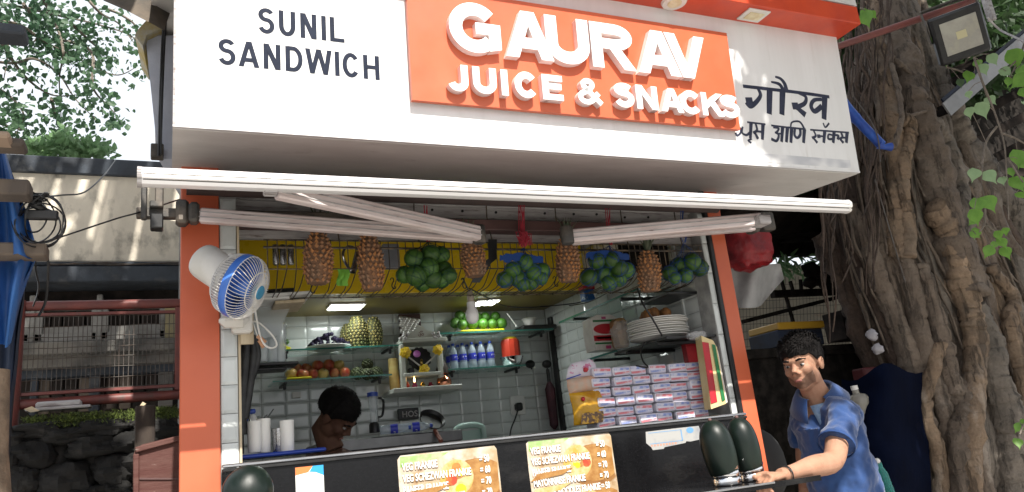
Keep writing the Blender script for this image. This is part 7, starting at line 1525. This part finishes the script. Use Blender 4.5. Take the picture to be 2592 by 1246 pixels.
q = MB(); q.tube(spline([G(2500, 45, -.6), G(2530, 75, -.6), G(2570, 95, -.7), G(2610, 115, -.8)], 4), .006, 6); q.box(G(2502, 20, -.6), (.03, .04, .16), bev=.004); tag(q.build('lamp_stay', M['rail_grey'], None, 60), 'grey metal stay and hanger beside the flood lamp', 'bracket')
# blue rolled tarp tied to the trunk
q = MB(); q.tube(spline([G(2120, 240, .1), G(2150, 282, .05), G(2190, 325, .0), G(2232, 368, -.02)], 5), [.032] * 8 + [.028] * 8, 10); q.tube([G(2226, 366, -.02), G(2238, 372, -.03), G(2255, 372, -.04)], [.03, .016, .026], 8); tag(q.build('blue_tarp_roll', mat('bright_blue_tarp', (0.02, 0.09, 0.40), .5, col2=(0.02, 0.06, 0.3), scale=14, bump=.004, bscale=40), None, 60), 'rolled bright blue tarp tied to the banyan behind the fascia', 'tarp')
q = MB(); q.tube(spline([G(2160, 245, .0), G(2200, 300, -.03), G(2222, 350, -.05), G(2228, 410, -.05)], 4), .004, 5); q.tube([G(2215, 455, -.05), G(2262, 615, -.05), G(2292, 715, -.05)], .004, 5); tag(q.build('tie_rope', M['grey_wire'], None, 60), 'thin grey ropes and rod hanging down the banyan trunk', 'rope')
# shed with corrugated roof beyond the trunk
M['tin'] = mat('galvanised_sheet', (0.28, 0.28, 0.28), .5, .4, col2=(0.2, 0.2, 0.2), scale=4, dirt=(0.16, 0.13, 0.11), dscale=6); M['tin_dark'] = mat('underside_sheet', (0.013, 0.011, 0.010), .95, spec=.03, col2=(0.028, 0.023, 0.02), scale=6)
sh = thing('tin_shed', 'dark lean-to shed with a corrugated metal roof edge beyond the banyan', 'shed', (6.2, .6, 0)); y0 = .2
a, b = G(2395, 290, y0), G(2640, 75, y0); d = (b - a); q = MB(); g = []
for j in range(2):
    g.append([a + d * (i / 60) + Vector((0, (2.6 if j else 0), (.25 if j else 0) + .02 * math.sin(i * 1.57))) for i in range(61)])
q.sheet(g); q.build('roof_sheet', M['tin_dark'], sh, 180)
q = MB(); bar(q, a + Vector((0, -.01, .03)), b + Vector((0, -.01, .03)), .012, .10); q.build('roof_edge', M['tin'], sh)
q = MB(); bar(q, a + Vector((0, .0, .10)), b + Vector((0, .0, .10)), .012, .03); q.build('edge_cap', M['tarp_dark'], sh)
for i in range(7):
    p = G(2380 + i * 6, 340 + i * 62, .5 + i * .12); e = G(2700, 170 + i * 70, .5 + i * .12); q = MB(); bar(q, p, e, .05, .07, .004); q.build('rafter', M['dark_room'] if i % 2 else M['tin_dark'], sh, 40)
q = MB(); q.add([G(2340, 250, 1.9), G(2760, 0, 1.9), G(2760, 1300, 1.9), G(2340, 1300, 1.9)], [(0, 1, 2, 3)]); q.build('rear_wall', M['black_gap'], sh)
# foliage mass behind the lamp
t = thing('dark_foliage_tree', 'dense dark green foliage behind the flood lamp', 'tree', (6.4, 1.8, 0)); q = MB()
for (cx, cy, r, n) in ((2400, 20, 60, 500), (2480, 30, 60, 500), (2560, 60, 70, 700), (2380, 120, 40, 260), (2540, 170, 60, 450), (2420, 210, 40, 260), (2370, 60, 30, 200), (2600, 130, 60, 300), (2460, 240, 40, 180), (2500, -40, 80, 300)):
    for i in range(n): p = G(cx + random.gauss(0, r * .55), cy + random.gauss(0, r * .5), 1.2 + random.uniform(-.5, .9)); L = random.uniform(.06, .12); leafcard(q, p, L, L * .4, rv() + Vector((0, 0, -.4)), rv())
q.build('foliage', M['leaf_dark'], t); q = MB(); q.tube([(6.4, 1.9, 0), (6.4, 1.9, 3), G(2500, 40, 1.9)], [.12, .1, .05], 8); q.build('trunk', M['branch'], t)
q = MB(); q.add([G(2330, -120, 3.2), G(2760, -160, 3.2), G(2760, 330, 3.2), G(2330, 330, 3.2)], [(0, 1, 2, 3)])
# thicket behind closes the view under the crown
t2 = MB(); random.seed(9)
for i in range(2600): p = G(random.uniform(2310, 2680), random.uniform(-60, 330), random.uniform(2.2, 3.2)); L = random.uniform(.14, .26); leafcard(t2, p, L, L * .45, rv(), rv())
for i in range(2600): p = G(random.uniform(1960, 2360), random.uniform(-80, 575), random.uniform(2.3, 3.0)); L = random.uniform(.14, .26); leafcard(t2, p, L, L * .45, rv(), rv())
tag(t2.build('thicket', M['leaf_dark'], None), 'dark leafy thicket closing the view beyond the banyan', kind='stuff')

# ---- back lane between the far post and the banyan
M['pale_wall'] = mat('pale_yellow_wall', (0.40, 0.35, 0.26), .9, col2=(0.33, 0.29, 0.22), scale=3, dirt=(0.25, 0.13, 0.08), dscale=4, dlo=.60, dhi=.75, bump=.003)
LYy = 4.2; q = MB(); a = G(1800, 600, LYy); b = G(2260, 920, LYy); q.box(((a.x + b.x) / 2, LYy + .05, 1.55), (b.x - a.x + 1.2, .1, 3.5)); tag(q.build('lane_wall', M['pale_wall'], None), 'pale yellow stained wall at the end of the lane behind the mesh', 'wall')
t = thing('lane_mesh', 'rusty wire mesh screen with black rods before the pale lane wall', 'screen', G(1980, 860, 1.8)); q = MB(); my = 1.9
for i in range(34): q.tube([G(1862 + i * 8.4, 700 + (0 if i % 7 else -40), my), G(1866 + i * 8.6, 880, my)], .002, 4)
for i in range(9): q.tube([G(1850, 728 + i * 19, my), G(2150, 712 + i * 19.5, my)], .002, 4)
q.build('wire_mesh', M['grey_wire'], t); 
def rod(a, b, r, nm='rod', m='black_gap'): q = MB(); bar(q, a, b, r, r); q.build(nm, M[m], t)
rod(G(1880, 815, 1.4), G(2140, 748, 1.4), .028); rod(G(1955, 745, 1.4), G(2135, 738, 1.4), .05); rod(G(1978, 710, 1.38), G(2012, 830, 1.38), .02); rod(G(2000, 712, 1.38), G(2010, 745, 1.38), .02); rod(G(2026, 708, 1.38), G(2030, 745, 1.38), .02)
rod(G(1840, 690, 1.45), G(1990, 600, 1.45), .03); rod(G(1850, 640, 1.5), G(2160, 625, 1.5), .09); rod(G(1840, 590, 1.3), G(2170, 570, 1.3), .1)
# black lean-to roof pieces
q = MB(); q.add([G(1760, 520, .4), G(2180, 480, .9), G(2160, 640, 2.2), G(1850, 655, 2.2)], [(0, 1, 2, 3)]); o = q.build('lane_roof', M['tin_dark'], None); tag(o, 'dark sloping tin roof over the lane behind the awning end', 'roof'); 
q = MB()
for i in range(22): q.ball(G(random.uniform(2045, 2115), random.uniform(675, 725), 1.3), (random.uniform(.04, .09), .05, random.uniform(.02, .05)), 8, 6, jit=.5, sd=i)
tag(q.build('dark_bundle', M['black_gap'], None, 60), 'dark cloth bundle heaped on the rods beside the trunk', 'bundle')
q = MB(); g = []
for j in range(12): v = j / 11; g.append([G(1838 + (1975 - 1838) * u + 10 * v, 672 + 4 * math.sin(u * 5) + (104 - 66 * max(0, u - .55) / .45) * v, .62 + .05 * math.sin(u * 8 + v * 2) + .08 * v) for u in [i / 14 for i in range(15)]])
q.sheet(g); tag(q.build('grey_sheet', mat('grey_plastic_sheet', (0.40, 0.40, 0.40), .6, col2=(0.30, 0.30, 0.30), scale=7, dirt=(0.16, 0.15, 0.14), dscale=6, dlo=.6, dhi=.8, bump=.004, bscale=12), None, 180), 'hanging grey plastic sheet beside the far orange post', 'sheet')
crumple('red_sack', G(1888, 622, .50), (.145, .11, .14), mat('red_mesh_sack', (0.30, 0.015, 0.02), .35, col2=(0.16, 0.01, 0.015), scale=9, dirt=(0.5, 0.12, 0.10), dscale=18, dlo=.64, dhi=.75, bump=.008, bscale=22), 'bulging red mesh sack hung behind the far orange post', 'sack', 4, 26, .2)
t = thing('potted_bamboo', 'sprig of narrow green leaves over the lane wall', 'plant', G(2030, 680, 1.7)); q = MB()
for i in range(90): p = G(random.uniform(1960, 2105), 690 - 45 * random.random() + 8 * math.sin(i), 1.6 + random.uniform(-.2, .2)); L = random.uniform(.08, .17); leafcard(q, p, L, L * .12, rv() + Vector((0, 0, -.6)), rv())
q.build('foliage', M['leaf_low'], t); q = MB(); q.tube(spline([G(1990, 655, 1.6), G(2040, 650, 1.6), G(2090, 665, 1.6)], 4), .006, 5); q.build('stem', M['branch'], t)
t = thing('lane_bench', 'black stone bench and dark shelf loaded with crates in the lane', 'bench', G(2000, 900, 1.2)); q = MB(); a = G(1880, 888, 1.0); b = G(2250, 872, 1.0); q.box(((a.x + b.x) / 2, 1.3, a.z - .03), (b.x - a.x + .3, .7, .06), bev=.004); q.build('top', M['black_gap'], t, 40); q = MB(); q.box(((a.x + b.x) / 2, 1.5, (a.z - .06) / 2), (b.x - a.x + .3, .3, a.z - .06)); q.build('base', M['black_gap'], t)
crn = [('blue_crate', 'dark blue crate on the lane bench under the yellow one', 1918, 2062, 842, 884, M['tarp_dark']), ('yellow_crate', 'yellow crate on top of the dark blue crate', 1914, 2066, 824, 842, mat('ochre_crate', (0.42, 0.24, 0.02), .5))]
for nm, lab, x0, x1, p0, p1, m in crn: slab(nm, lab, 'crate', x0, p0, x1, p1, 1.15, .3, m, .008)
slab('plank_piece', 'grey plank piece lying on the yellow crate', 'plank', 2018, 818, 2064, 828, 1.15, .2, M['rail_grey'], .003)
slab('dark_box', 'dark box on the lane bench against the trunk', 'box', 2100, 790, 2190, 862, 1.3, .2, M['dark_room'], .006)
q = MB(); 
for (px, py, r) in ((2207, 848, .036), (2222, 884, .034)): q.ball(G(px, py, .15), (r, r * .7, r * .9), 12, 8, jit=.5, sd=px)
tag(q.build('white_polythene_bag', mat('white_poly', (0.26, 0.25, 0.27), .3, bump=.006, bscale=20), None, 180), 'white polythene bags tied to the stall side of the trunk', 'bag')
# blue drum sheet, jerrycan and water bottle behind the man
q = MB(); g = []
for j in range(12): g.append([G(2150 + (210 + 20 * v_) * u - 20, 960 - 30 * math.sin(u * 2.2) + 14 * math.sin(u * 9) + 330 * v_, .34 - .22 * math.sin(PI * u) + .02 * math.sin(v_ * 9 + u * 5)) for u in [i / 10 for i in range(11)]] if (v_ := j / 11) is not None else [])
q.sheet(g); tag(q.build('navy_tarp', mat('navy_tarp', (0.0012, 0.0024, 0.009), .95, spec=.05, col2=(0.002, 0.004, 0.014), scale=4, bump=.004, bscale=14), None, 180), 'dark navy tarp wrapped at the foot of the banyan behind the man', 'tarp')
slab('red_cap_box', 'dark red box edge above the navy tarp', 'box', 2165, 932, 2225, 970, .5, .1, mat('dark_red', (0.07, 0.01, 0.012), .6), .01)
t = thing('clear_can', 'tall clear plastic water can standing behind the man in blue', 'water can', G(2190, 1120, .2)); c = G(2188, 1060, .2); k = MPP(c); Mc = Matrix.Translation(c) @ Matrix.Rotation(R(-8), 4, 'Y'); q = MB(); M['can'] = mat('cloudy_plastic', (0.40, 0.38, 0.33), .2, alpha=.55, spec=.7); q.lathe([(22 * k, -70 * k), (25 * k, -62 * k), (25 * k, -40 * k), (22 * k, -34 * k), (23 * k, 30 * k), (26 * k, 36 * k), (26 * k, 52 * k), (20 * k, 60 * k), (9 * k, 64 * k), (8 * k, 78 * k), (0.001, 78 * k)], 18, Mc); q.build('body', M['can'], t, 50); q = MB(); q.lathe([(9 * k, 74 * k), (9 * k, 84 * k), (0.001, 85 * k)], 14, Mc); q.build('cap', M['white_plastic'], t, 40)
t = thing('green_bottle', 'green tinted bottle lying against the navy tarp', 'bottle', G(2230, 1200, .1)); q = MB(); q.tube([G(2222, 1172, .1), G(2226, 1185, .1), G(2232, 1200, .1), G(2248, 1250, .1)], [.018, .02, .03, .036], 12); q.build('body', mat('green_bottle', (0.03, 0.25, 0.22), .1, alpha=.6), t, 60); q = MB(); q.ball(G(2220, 1168, .1), .016); q.build('cap', M['white_plastic'], t, 180)
q = MB(); c = G(1930, 1180, .25); q.ball(c, (.13, .10, .18), 16, 10); tag(q.build('grey_sack', mat('dark_sack', (0.06, 0.06, 0.06), .8), None, 180), 'rounded dark grey sack behind the far post foot', 'sack')
slab('lane_screen', 'black board closing the lane below the bench', 'board', 1830, 895, 2300, 1320, 1.0, .02, M['black_gap'], .002)
# ================================================================ people
def remesh(o, vox, it=4):
    m = o.modifiers.new('skin_surface', 'REMESH'); m.mode = 'VOXEL'; m.voxel_size = vox; m.use_smooth_shade = True
    s = o.modifiers.new('skin_smooth', 'SMOOTH'); s.factor = .5; s.iterations = it
M['skin'] = mat('skin', (0.40, 0.225, 0.15), .62, col2=(0.33, 0.17, 0.108), scale=14, lo=.35, hi=.7, dirt=(0.28, 0.13, 0.085), dscale=30, dlo=.55, dhi=.8, bump=.0012, bscale=240, spec=.3); M['skin'].node_tree.nodes['Principled BSDF'].inputs['Subsurface Weight'].default_value = .12; M['skin'].node_tree.nodes['Principled BSDF'].inputs['Subsurface Radius'].default_value = (.012, .005, .003)
M['skin_dark'] = mat('skin_dark', (0.13, 0.066, 0.043), .7, col2=(0.10, 0.05, 0.035), scale=14, spec=.2); M['hair'] = mat('black_hair', (0.006, 0.0055, 0.0055), .75, spec=.15, col2=(0.012, 0.010, 0.0095), scale=60, stretch=(3, 3, .6), bump=.002, bscale=140)
M['polo'] = mat('blue_polo', (0.021, 0.062, 0.19), .9, col2=(0.017, 0.05, 0.16), scale=6, bump=.0012, bscale=260, sheen=.3); M['polo_dark'] = mat('blue_polo_trim', (0.018, 0.052, 0.165), .9); M['denim'] = mat('pale_collar_lining', (0.18, 0.28, 0.45), .8, col2=(0.26, 0.36, 0.5), scale=60)
M['eye_white'] = mat('eye_white', (0.34, 0.31, 0.29), .35)
def head(par, c, fwd, upv, skin, sc=1.0, stub=True, neck=None, mesh=None, fluff=1.0):
    f = Vector(fwd).normalized(); u = Vector(upv); u = (u - f * u.dot(f)).normalized(); r = f.cross(u); B = Matrix((r, f, u)).transposed()
    P = lambda x, y, z: c + B @ Vector((x, y, z)) * sc
    q = mesh or MB()
    def el(x, y, z, a, b, d): q.ball(P(x, y, z), (a * sc, b * sc, d * sc), 20, 14, B)
    el(0, -.012, .030, .074, .094, .088); el(0, .022, -.012, .060, .068, .085); el(0, .035, -.062, .046, .050, .048); el(0, .058, -.088, .026, .024, .020)
    el(.045, .020, -.052, .020, .045, .038); el(-.045, .020, -.052, .020, .045, .038); el(0, .050, -.040, .045, .040, .045)
    el(0, .078, .024, .052, .018, .014)
    q.tube([P(0, .082, .020), P(0, .098, -.010), P(0, .106, -.024)], [.009 * sc, .012 * sc, .015 * sc], 10); el(.013, .092, -.028, .010, .011, .009); el(-.013, .092, -.028, .010, .011, .009)
    el(0, .080, -.053, .026, .014, .0075); el(0, .079, -.065, .021, .014, .008)
    el(.034, .058, -.022, .028, .026, .026); el(-.034, .058, -.022, .028, .026, .026)
    for s in (-1, 1): el(.078 * s, -.005, -.006, .010, .022, .032); el(.082 * s, -.008, .004, .008, .016, .018)
    if neck is not None: q.tube([P(0, -.01, -.06), P(0, -.02, -.09), neck], [.056 * sc, .054 * sc, .062 * sc], 16)
    for s in (-1, 1):
        e = MB(); e.ball(P(.032 * s, .0785, .006), (.0115 * sc, .009 * sc, .0058 * sc), 12, 8, B); eo = e.build('eye', M['eye_white'], par, 180)
        e = MB(); e.ball(P(.032 * s, .0855, .005), (.0058 * sc, .0035 * sc, .0054 * sc), 10, 6, B); e.build('iris', M['black'], eo, 180)
        e = MB(); e.tube([P(.015 * s, .091, .026), P(.032 * s, .0905, .031), P(.053 * s, .074, .026)], [.0045 * sc, .005 * sc, .003 * sc], 6); e.build('eyebrow', M['hair'], par, 180)
    e = MB(); e.ball(P(0, .0925, -.059), (.019 * sc, .005 * sc, .006 * sc), 12, 6, B); e.build('lips', mat('lips', (0.28, 0.11, 0.09), .5), par, 180)
    h = MB()
    n = 26; g = []
    for i in range(n + 1):
        th = (PI * .62) * i / n; row = []
        for k in range(36):
            w = 2 * PI * k / 36; d = Vector((math.sin(th) * math.cos(w), math.sin(th) * math.sin(w), math.cos(th))); front = max(0, d.y)
            thk = PI * (.62 - .17 * max(0, min(1, (front - .1) / .5)) + .012 * math.sin(w * 9 + i)); dd = th * thk / (PI * .62); d = Vector((math.sin(dd) * math.cos(w), math.sin(dd) * math.sin(w), math.cos(dd)))
            th_ = 1.005 + .085 * (1 - (i / n) ** 4) + .05 * noise.noise(d * 5 + Vector((2, 0, 0))) * (1 - (i / n) ** 4)
            row.append(P(d.x * .078 * th_, -.014 + d.y * .100 * th_ * (1 if d.y < 0 else .93), .030 + d.z * .094 * th_))
        row.append(row[0]); g.append(row)
    h.sheet(g); ho = h.build('hair', M['hair'], par, 180); so = ho.modifiers.new('thick', 'SOLIDIFY'); so.thickness = .006; so.offset = -1
    st_ = MB()
    for i in range(2600):
        z = random.uniform(-.25, 1); w = random.uniform(0, 2 * PI); rr = math.sqrt(1 - z * z); d = Vector((rr * math.cos(w), rr * math.sin(w), z))
        if d.y > .1 and z < .24 + .22 * min(1, d.y * 1.4) + random.uniform(-.06, .06): continue
        b0 = Vector((d.x * .080, -.014 + d.y * (.102 if d.y < 0 else .096), .030 + d.z * .096)); tg = Vector((d.y * .3 + random.uniform(-.5, .5), random.uniform(-.2, .9), -.25 + random.uniform(-.5, .5))); tg = (tg - d * tg.dot(d)).normalized(); sd2 = tg.cross(d) * .0016; b0 = b0 + d * (.006 if z > .3 else .001); L = random.uniform(.018, .045); lift = fluff * random.uniform(.002, .016) * (1.5 if z > .5 else .7)
        p0, p1, p2 = b0, b0 + tg * L * .55 + d * lift, b0 + tg * L + d * lift * .7
        st_.add([P(*(p0 - sd2)), P(*(p0 + sd2)), P(*(p1 + sd2)), P(*(p1 - sd2)), P(*p2)], [(0, 1, 2, 3), (3, 2, 4)])
    st_.build('hair_strands', M['hair'], par, 180)['kind'] = 'stuff'
    return q, P
mn = thing('person', 'man in a blue polo shirt leaning with one hand on the black counter ledge', 'person', (3.05, 0, 0))
hc = G(2032, 922, -.2); nk = G(2072, 1012, -.17)
q, P = head(mn, hc, (-.92, -.36, -.16), (-.20, -.05, 1), M['skin'], 1.04, True, nk)
Ls, Le, Lw = G(2132, 1052, -.30), G(2108, 1166, -.40), G(1976, 1205, -.50)
Rs, Re, Rw = G(2036, 1065, .0), G(2040, 1180, .05), G(2045, 1260, .02)
ch, wa, pe = G(2098, 1085, -.15), G(2128, 1190, -.15), G(2160, 1320, -.14)
q.tube(spline([nk, G(2085, 1050, -.15), ch, wa, pe], 4), [.06, .085, .11, .12, .125, .128, .128, .125, .12, .118, .116, .115, .116, .118, .12, .125, .125], 18)
q.tube(spline([(nk + Ls) / 2, Ls, (Ls + Le) / 2, Le, (Le * .62 + Lw * .38), (Le * .3 + Lw * .7), Lw], 4), [.055, .056, .056, .056, .055, .054, .052, .051, .049, .048, .046, .045, .044, .0445, .045, .0445, .043, .041, .038, .035, .032, .030, .029, .0285, .028], 16)
q.tube(spline([(nk + Rs) / 2, Rs, (Rs + Re) / 2, Re, Rw], 4), [.055] * 4 + [.052] * 4 + [.046] * 4 + [.040] * 4 + [.03], 14)
# hand: palm, thumb along the ledge top, four fingers closing under its edge
tipdir = (G(1908, 1216, -.515) - Lw).normalized(); up_ = Vector((0, 0, 1)); sd_ = tipdir.cross(up_).normalized(); dn = tipdir.cross(sd_).normalized()
if dn.z > 0: dn = -dn
if sd_.y > 0: sd_ = -sd_
pm_ = Lw + tipdir * .052
q.tube([Lw - tipdir * .01, Lw + tipdir * .02, pm_, Lw + tipdir * .085], [.026, .032, .040, .036], 14, flat=.55)
hx = Vector((0, 0, 1))
ths = pm_ - sd_ * .018 + hx * .008 - tipdir * .012
q.tube(spline([ths, ths - sd_ * .012 + tipdir * .028 + hx * .004, ths - sd_ * .010 + tipdir * .056 + hx * .002, ths - sd_ * .004 + tipdir * .080 - hx * .002], 4), [.015] * 4 + [.012] * 4 + [.0105] * 4 + [.008], 10)
for i, (off, L) in enumerate(((-.026, .075), (-.009, .082), (.010, .078), (.027, .064))):
    b_ = Lw + tipdir * (.078 - abs(off) * .2) + sd_ * off + dn * .004
    q.tube(spline([b_, b_ + tipdir * L * .32 + dn * .010, b_ + tipdir * L * .45 + dn * (L * .42), b_ + tipdir * L * .22 + dn * (L * .78)], 4), [.0098] * 4 + [.0094] * 4 + [.0088] * 4 + [.007], 9)
bo = q.build('body', M['skin'], mn, 180); remesh(bo, .0042, 5)
M['stubble'] = mat('dark_stubble', (0.03, 0.022, 0.018), .7, alpha=.38, col2=(0.05, 0.035, 0.03), scale=80)
for rng, z0, z1 in ((62, -.035, -.115), (20, -.040, -.050)):
    g = []
    for j in range(8):
        zz = z0 + (z1 - z0) * j / 7
        g.append([P(.105 * math.sin(R(a)), .01 + .115 * math.cos(R(a)), zz + (-.045 * (1 - abs(a) / rng) if rng > 30 and j < 4 else 0) * (1 - j / 4)) for a in [(-1 + 2 * i / 20) * rng for i in range(21)]])
    e = MB(); e.sheet(g); bd_ = e.build('beard' if rng > 30 else 'moustache', M['stubble'], mn, 180); sw = bd_.modifiers.new('fit', 'SHRINKWRAP'); sw.target = bo; sw.offset = .0015; sw.wrap_method = 'NEAREST_SURFACEPOINT'
# shirt
q = MB(); q.tube(spline([G(2075, 1022, -.16), G(2088, 1055, -.15), ch, wa, pe], 5), [.080, .106, .126, .140, .151, .159, .163, .164, .162, .158, .150, .149, .148, .148, .149, .151, .153, .155, .157, .159, .161], 24)
q.ball((Ls + ch) / 2, (.09, .09, .085), 16, 10); q.ball((Rs + ch) / 2, (.09, .09, .085), 16, 10)
hem = Ls * .36 + Le * .64
q.tube(spline([(nk + Ls) / 2 + Vector((0, 0, -.01)), Ls, (Ls + hem) / 2, hem], 5), [.062, .065, .067, .069, .070, .071, .071, .071, .071, .071, .071, .070, .070, .071, .072, .072], 20)
q.tube(spline([(nk + Rs) / 2, Rs, (Rs * .4 + Re * .6)], 5), [.062, .066, .07, .07, .07, .07, .07, .069, .069, .07, .07], 16)
for i in range(9):
    a_ = Ls + Vector((random.uniform(-.03, .03), -.05, random.uniform(-.08, .0))); 
so = q.build('polo_shirt', M['polo'], mn, 180); remesh(so, .007, 5)
dt = bpy.data.textures.new('cloth_folds', 'CLOUDS'); dt.noise_scale = .09; dm = so.modifiers.new('folds', 'DISPLACE'); dm.texture = dt; dm.strength = .045; dm.mid_level = .5
q = MB(); a_, b_ = frame_of((hem - Ls)); ring = [hem + (a_ * math.cos(w) + b_ * math.sin(w)) * .0735 for w in [2 * PI * i / 24 for i in range(25)]]; d_ = (hem - Ls).normalized() * .012
q.add(ring + [p + d_ for p in ring], [(i, i + 1, 26 + i, 25 + i) for i in range(24)]); o = q.build('sleeve_hem', M['polo_dark'], mn, 180); o.modifiers.new('thick', 'SOLIDIFY').thickness = .004
# collar: stand at the back, two leaves at the front, pale lining at the open placket
def csheet(nm, rows, m): q = MB(); q.sheet([[G(a, b, y) for a, b, y in r] for r in rows]); o = q.build(nm, m, mn, 180); o.modifiers.new('thick', 'SOLIDIFY').thickness = .005; return o
fdir = Vector((-.80, -.60, 0)).normalized(); na = (hc - ch).normalized(); fdir = (fdir - na * fdir.dot(na)).normalized(); sdir = fdir.cross(na)
nb = nk + na * .0
for sg in (-1, 1):
    rows = []
    for r_, h_ in ((.070, .052), (.084, .060), (.108, .030), (.124, -.004)):
        row = []
        for i in range(13):
            u = i / 12; th = PI - u * PI * .86; o = fdir * math.cos(th) + sdir * math.sin(th) * sg; drop = (.045 if h_ < .03 else .02) * u ** 2.5
            row.append(nb + o * (r_ + .02 * u * (h_ < .0)) + na * (h_ - drop))
        rows.append(row)
    q = MB(); q.sheet(rows); o = q.build('collar', M['polo'], mn, 180); sl = o.modifiers.new('thick', 'SOLIDIFY'); sl.thickness = .004
rows = [[nb + fdir * (.080 + .062 * v) + sdir * (w * (.034 - .022 * v)) + na * (.012 - .095 * v) for w in (-1, 0, 1)] for v in (0, .33, .66, 1)]
q = MB(); q.sheet(rows); o = q.build('placket', M['denim'], mn, 180); o.modifiers.new('thick', 'SOLIDIFY').thickness = .003
for k_ in range(2):
    c0 = Lw - tipdir * (.022 + .016 * k_); a_, b_ = frame_of(tipdir); a2 = (a_ + tipdir * (.35 - .5 * k_)).normalized(); q = MB(); q.tube([c0 + (a2 * math.cos(w) + b_ * math.sin(w)) * .0325 for w in [2 * PI * i / 24 for i in range(25)]], .0022, 6, False); q.build('wristband', M['black'], mn, 180)
q = MB(); q.tube([pe + Vector((0, 0, .02)), pe + Vector((.02, 0, -.25))], [.14, .15], 18); 
for s in (-1, 1): q.tube([pe + Vector((.02, .09 * s, -.15)), Vector((pe.x + .02, pe.y + .1 * s, .5)), Vector((pe.x + .03, pe.y + .1 * s, .05))], [.09, .07, .055], 14); 
q.build('trousers', M['black'], mn, 60)
q = MB(); 
for s in (-1, 1): q.ball((pe.x - .04, pe.y + .1 * s, .04), (.13, .05, .045), 12, 8)
q.build('shoes', M['black'], mn, 180)
# worker sitting behind the counter, only the head shows
wk = thing('person', 'dark haired worker inside the stall, only his lowered head showing', 'person', (.75, .9, 0)); hc = G(852, 1052, .85); nk = hc + Vector((-.02, .05, -.16))
q, P = head(wk, hc, (.55, -.30, -.80), (.05, -.3, 1), M['skin_dark'], 1.0, True, nk, None, .35)
q.tube(spline([nk, nk + Vector((0, .03, -.12)), nk + Vector((0, .05, -.5))], 4), [.06, .08, .12, .15, .16, .16, .15, .14, .14], 16); bo = q.build('body', M['skin_dark'], wk, 180); remesh(bo, .005, 3)
q = MB(); q.tube(spline([nk + Vector((0, 0, -.05)), nk + Vector((0, .03, -.12)), nk + Vector((0, .05, -.55))], 4), [.075, .1, .14, .17, .18, .18, .17, .16, .16], 18); q.ball(nk + Vector((-.15, .04, -.13)), (.09, .09, .08)); q.ball(nk + Vector((.15, .04, -.13)), (.09, .09, .08)); so = q.build('shirt', mat('dark_red_shirt', (0.06, 0.025, 0.022), .85), wk, 180); remesh(so, .01, 4)
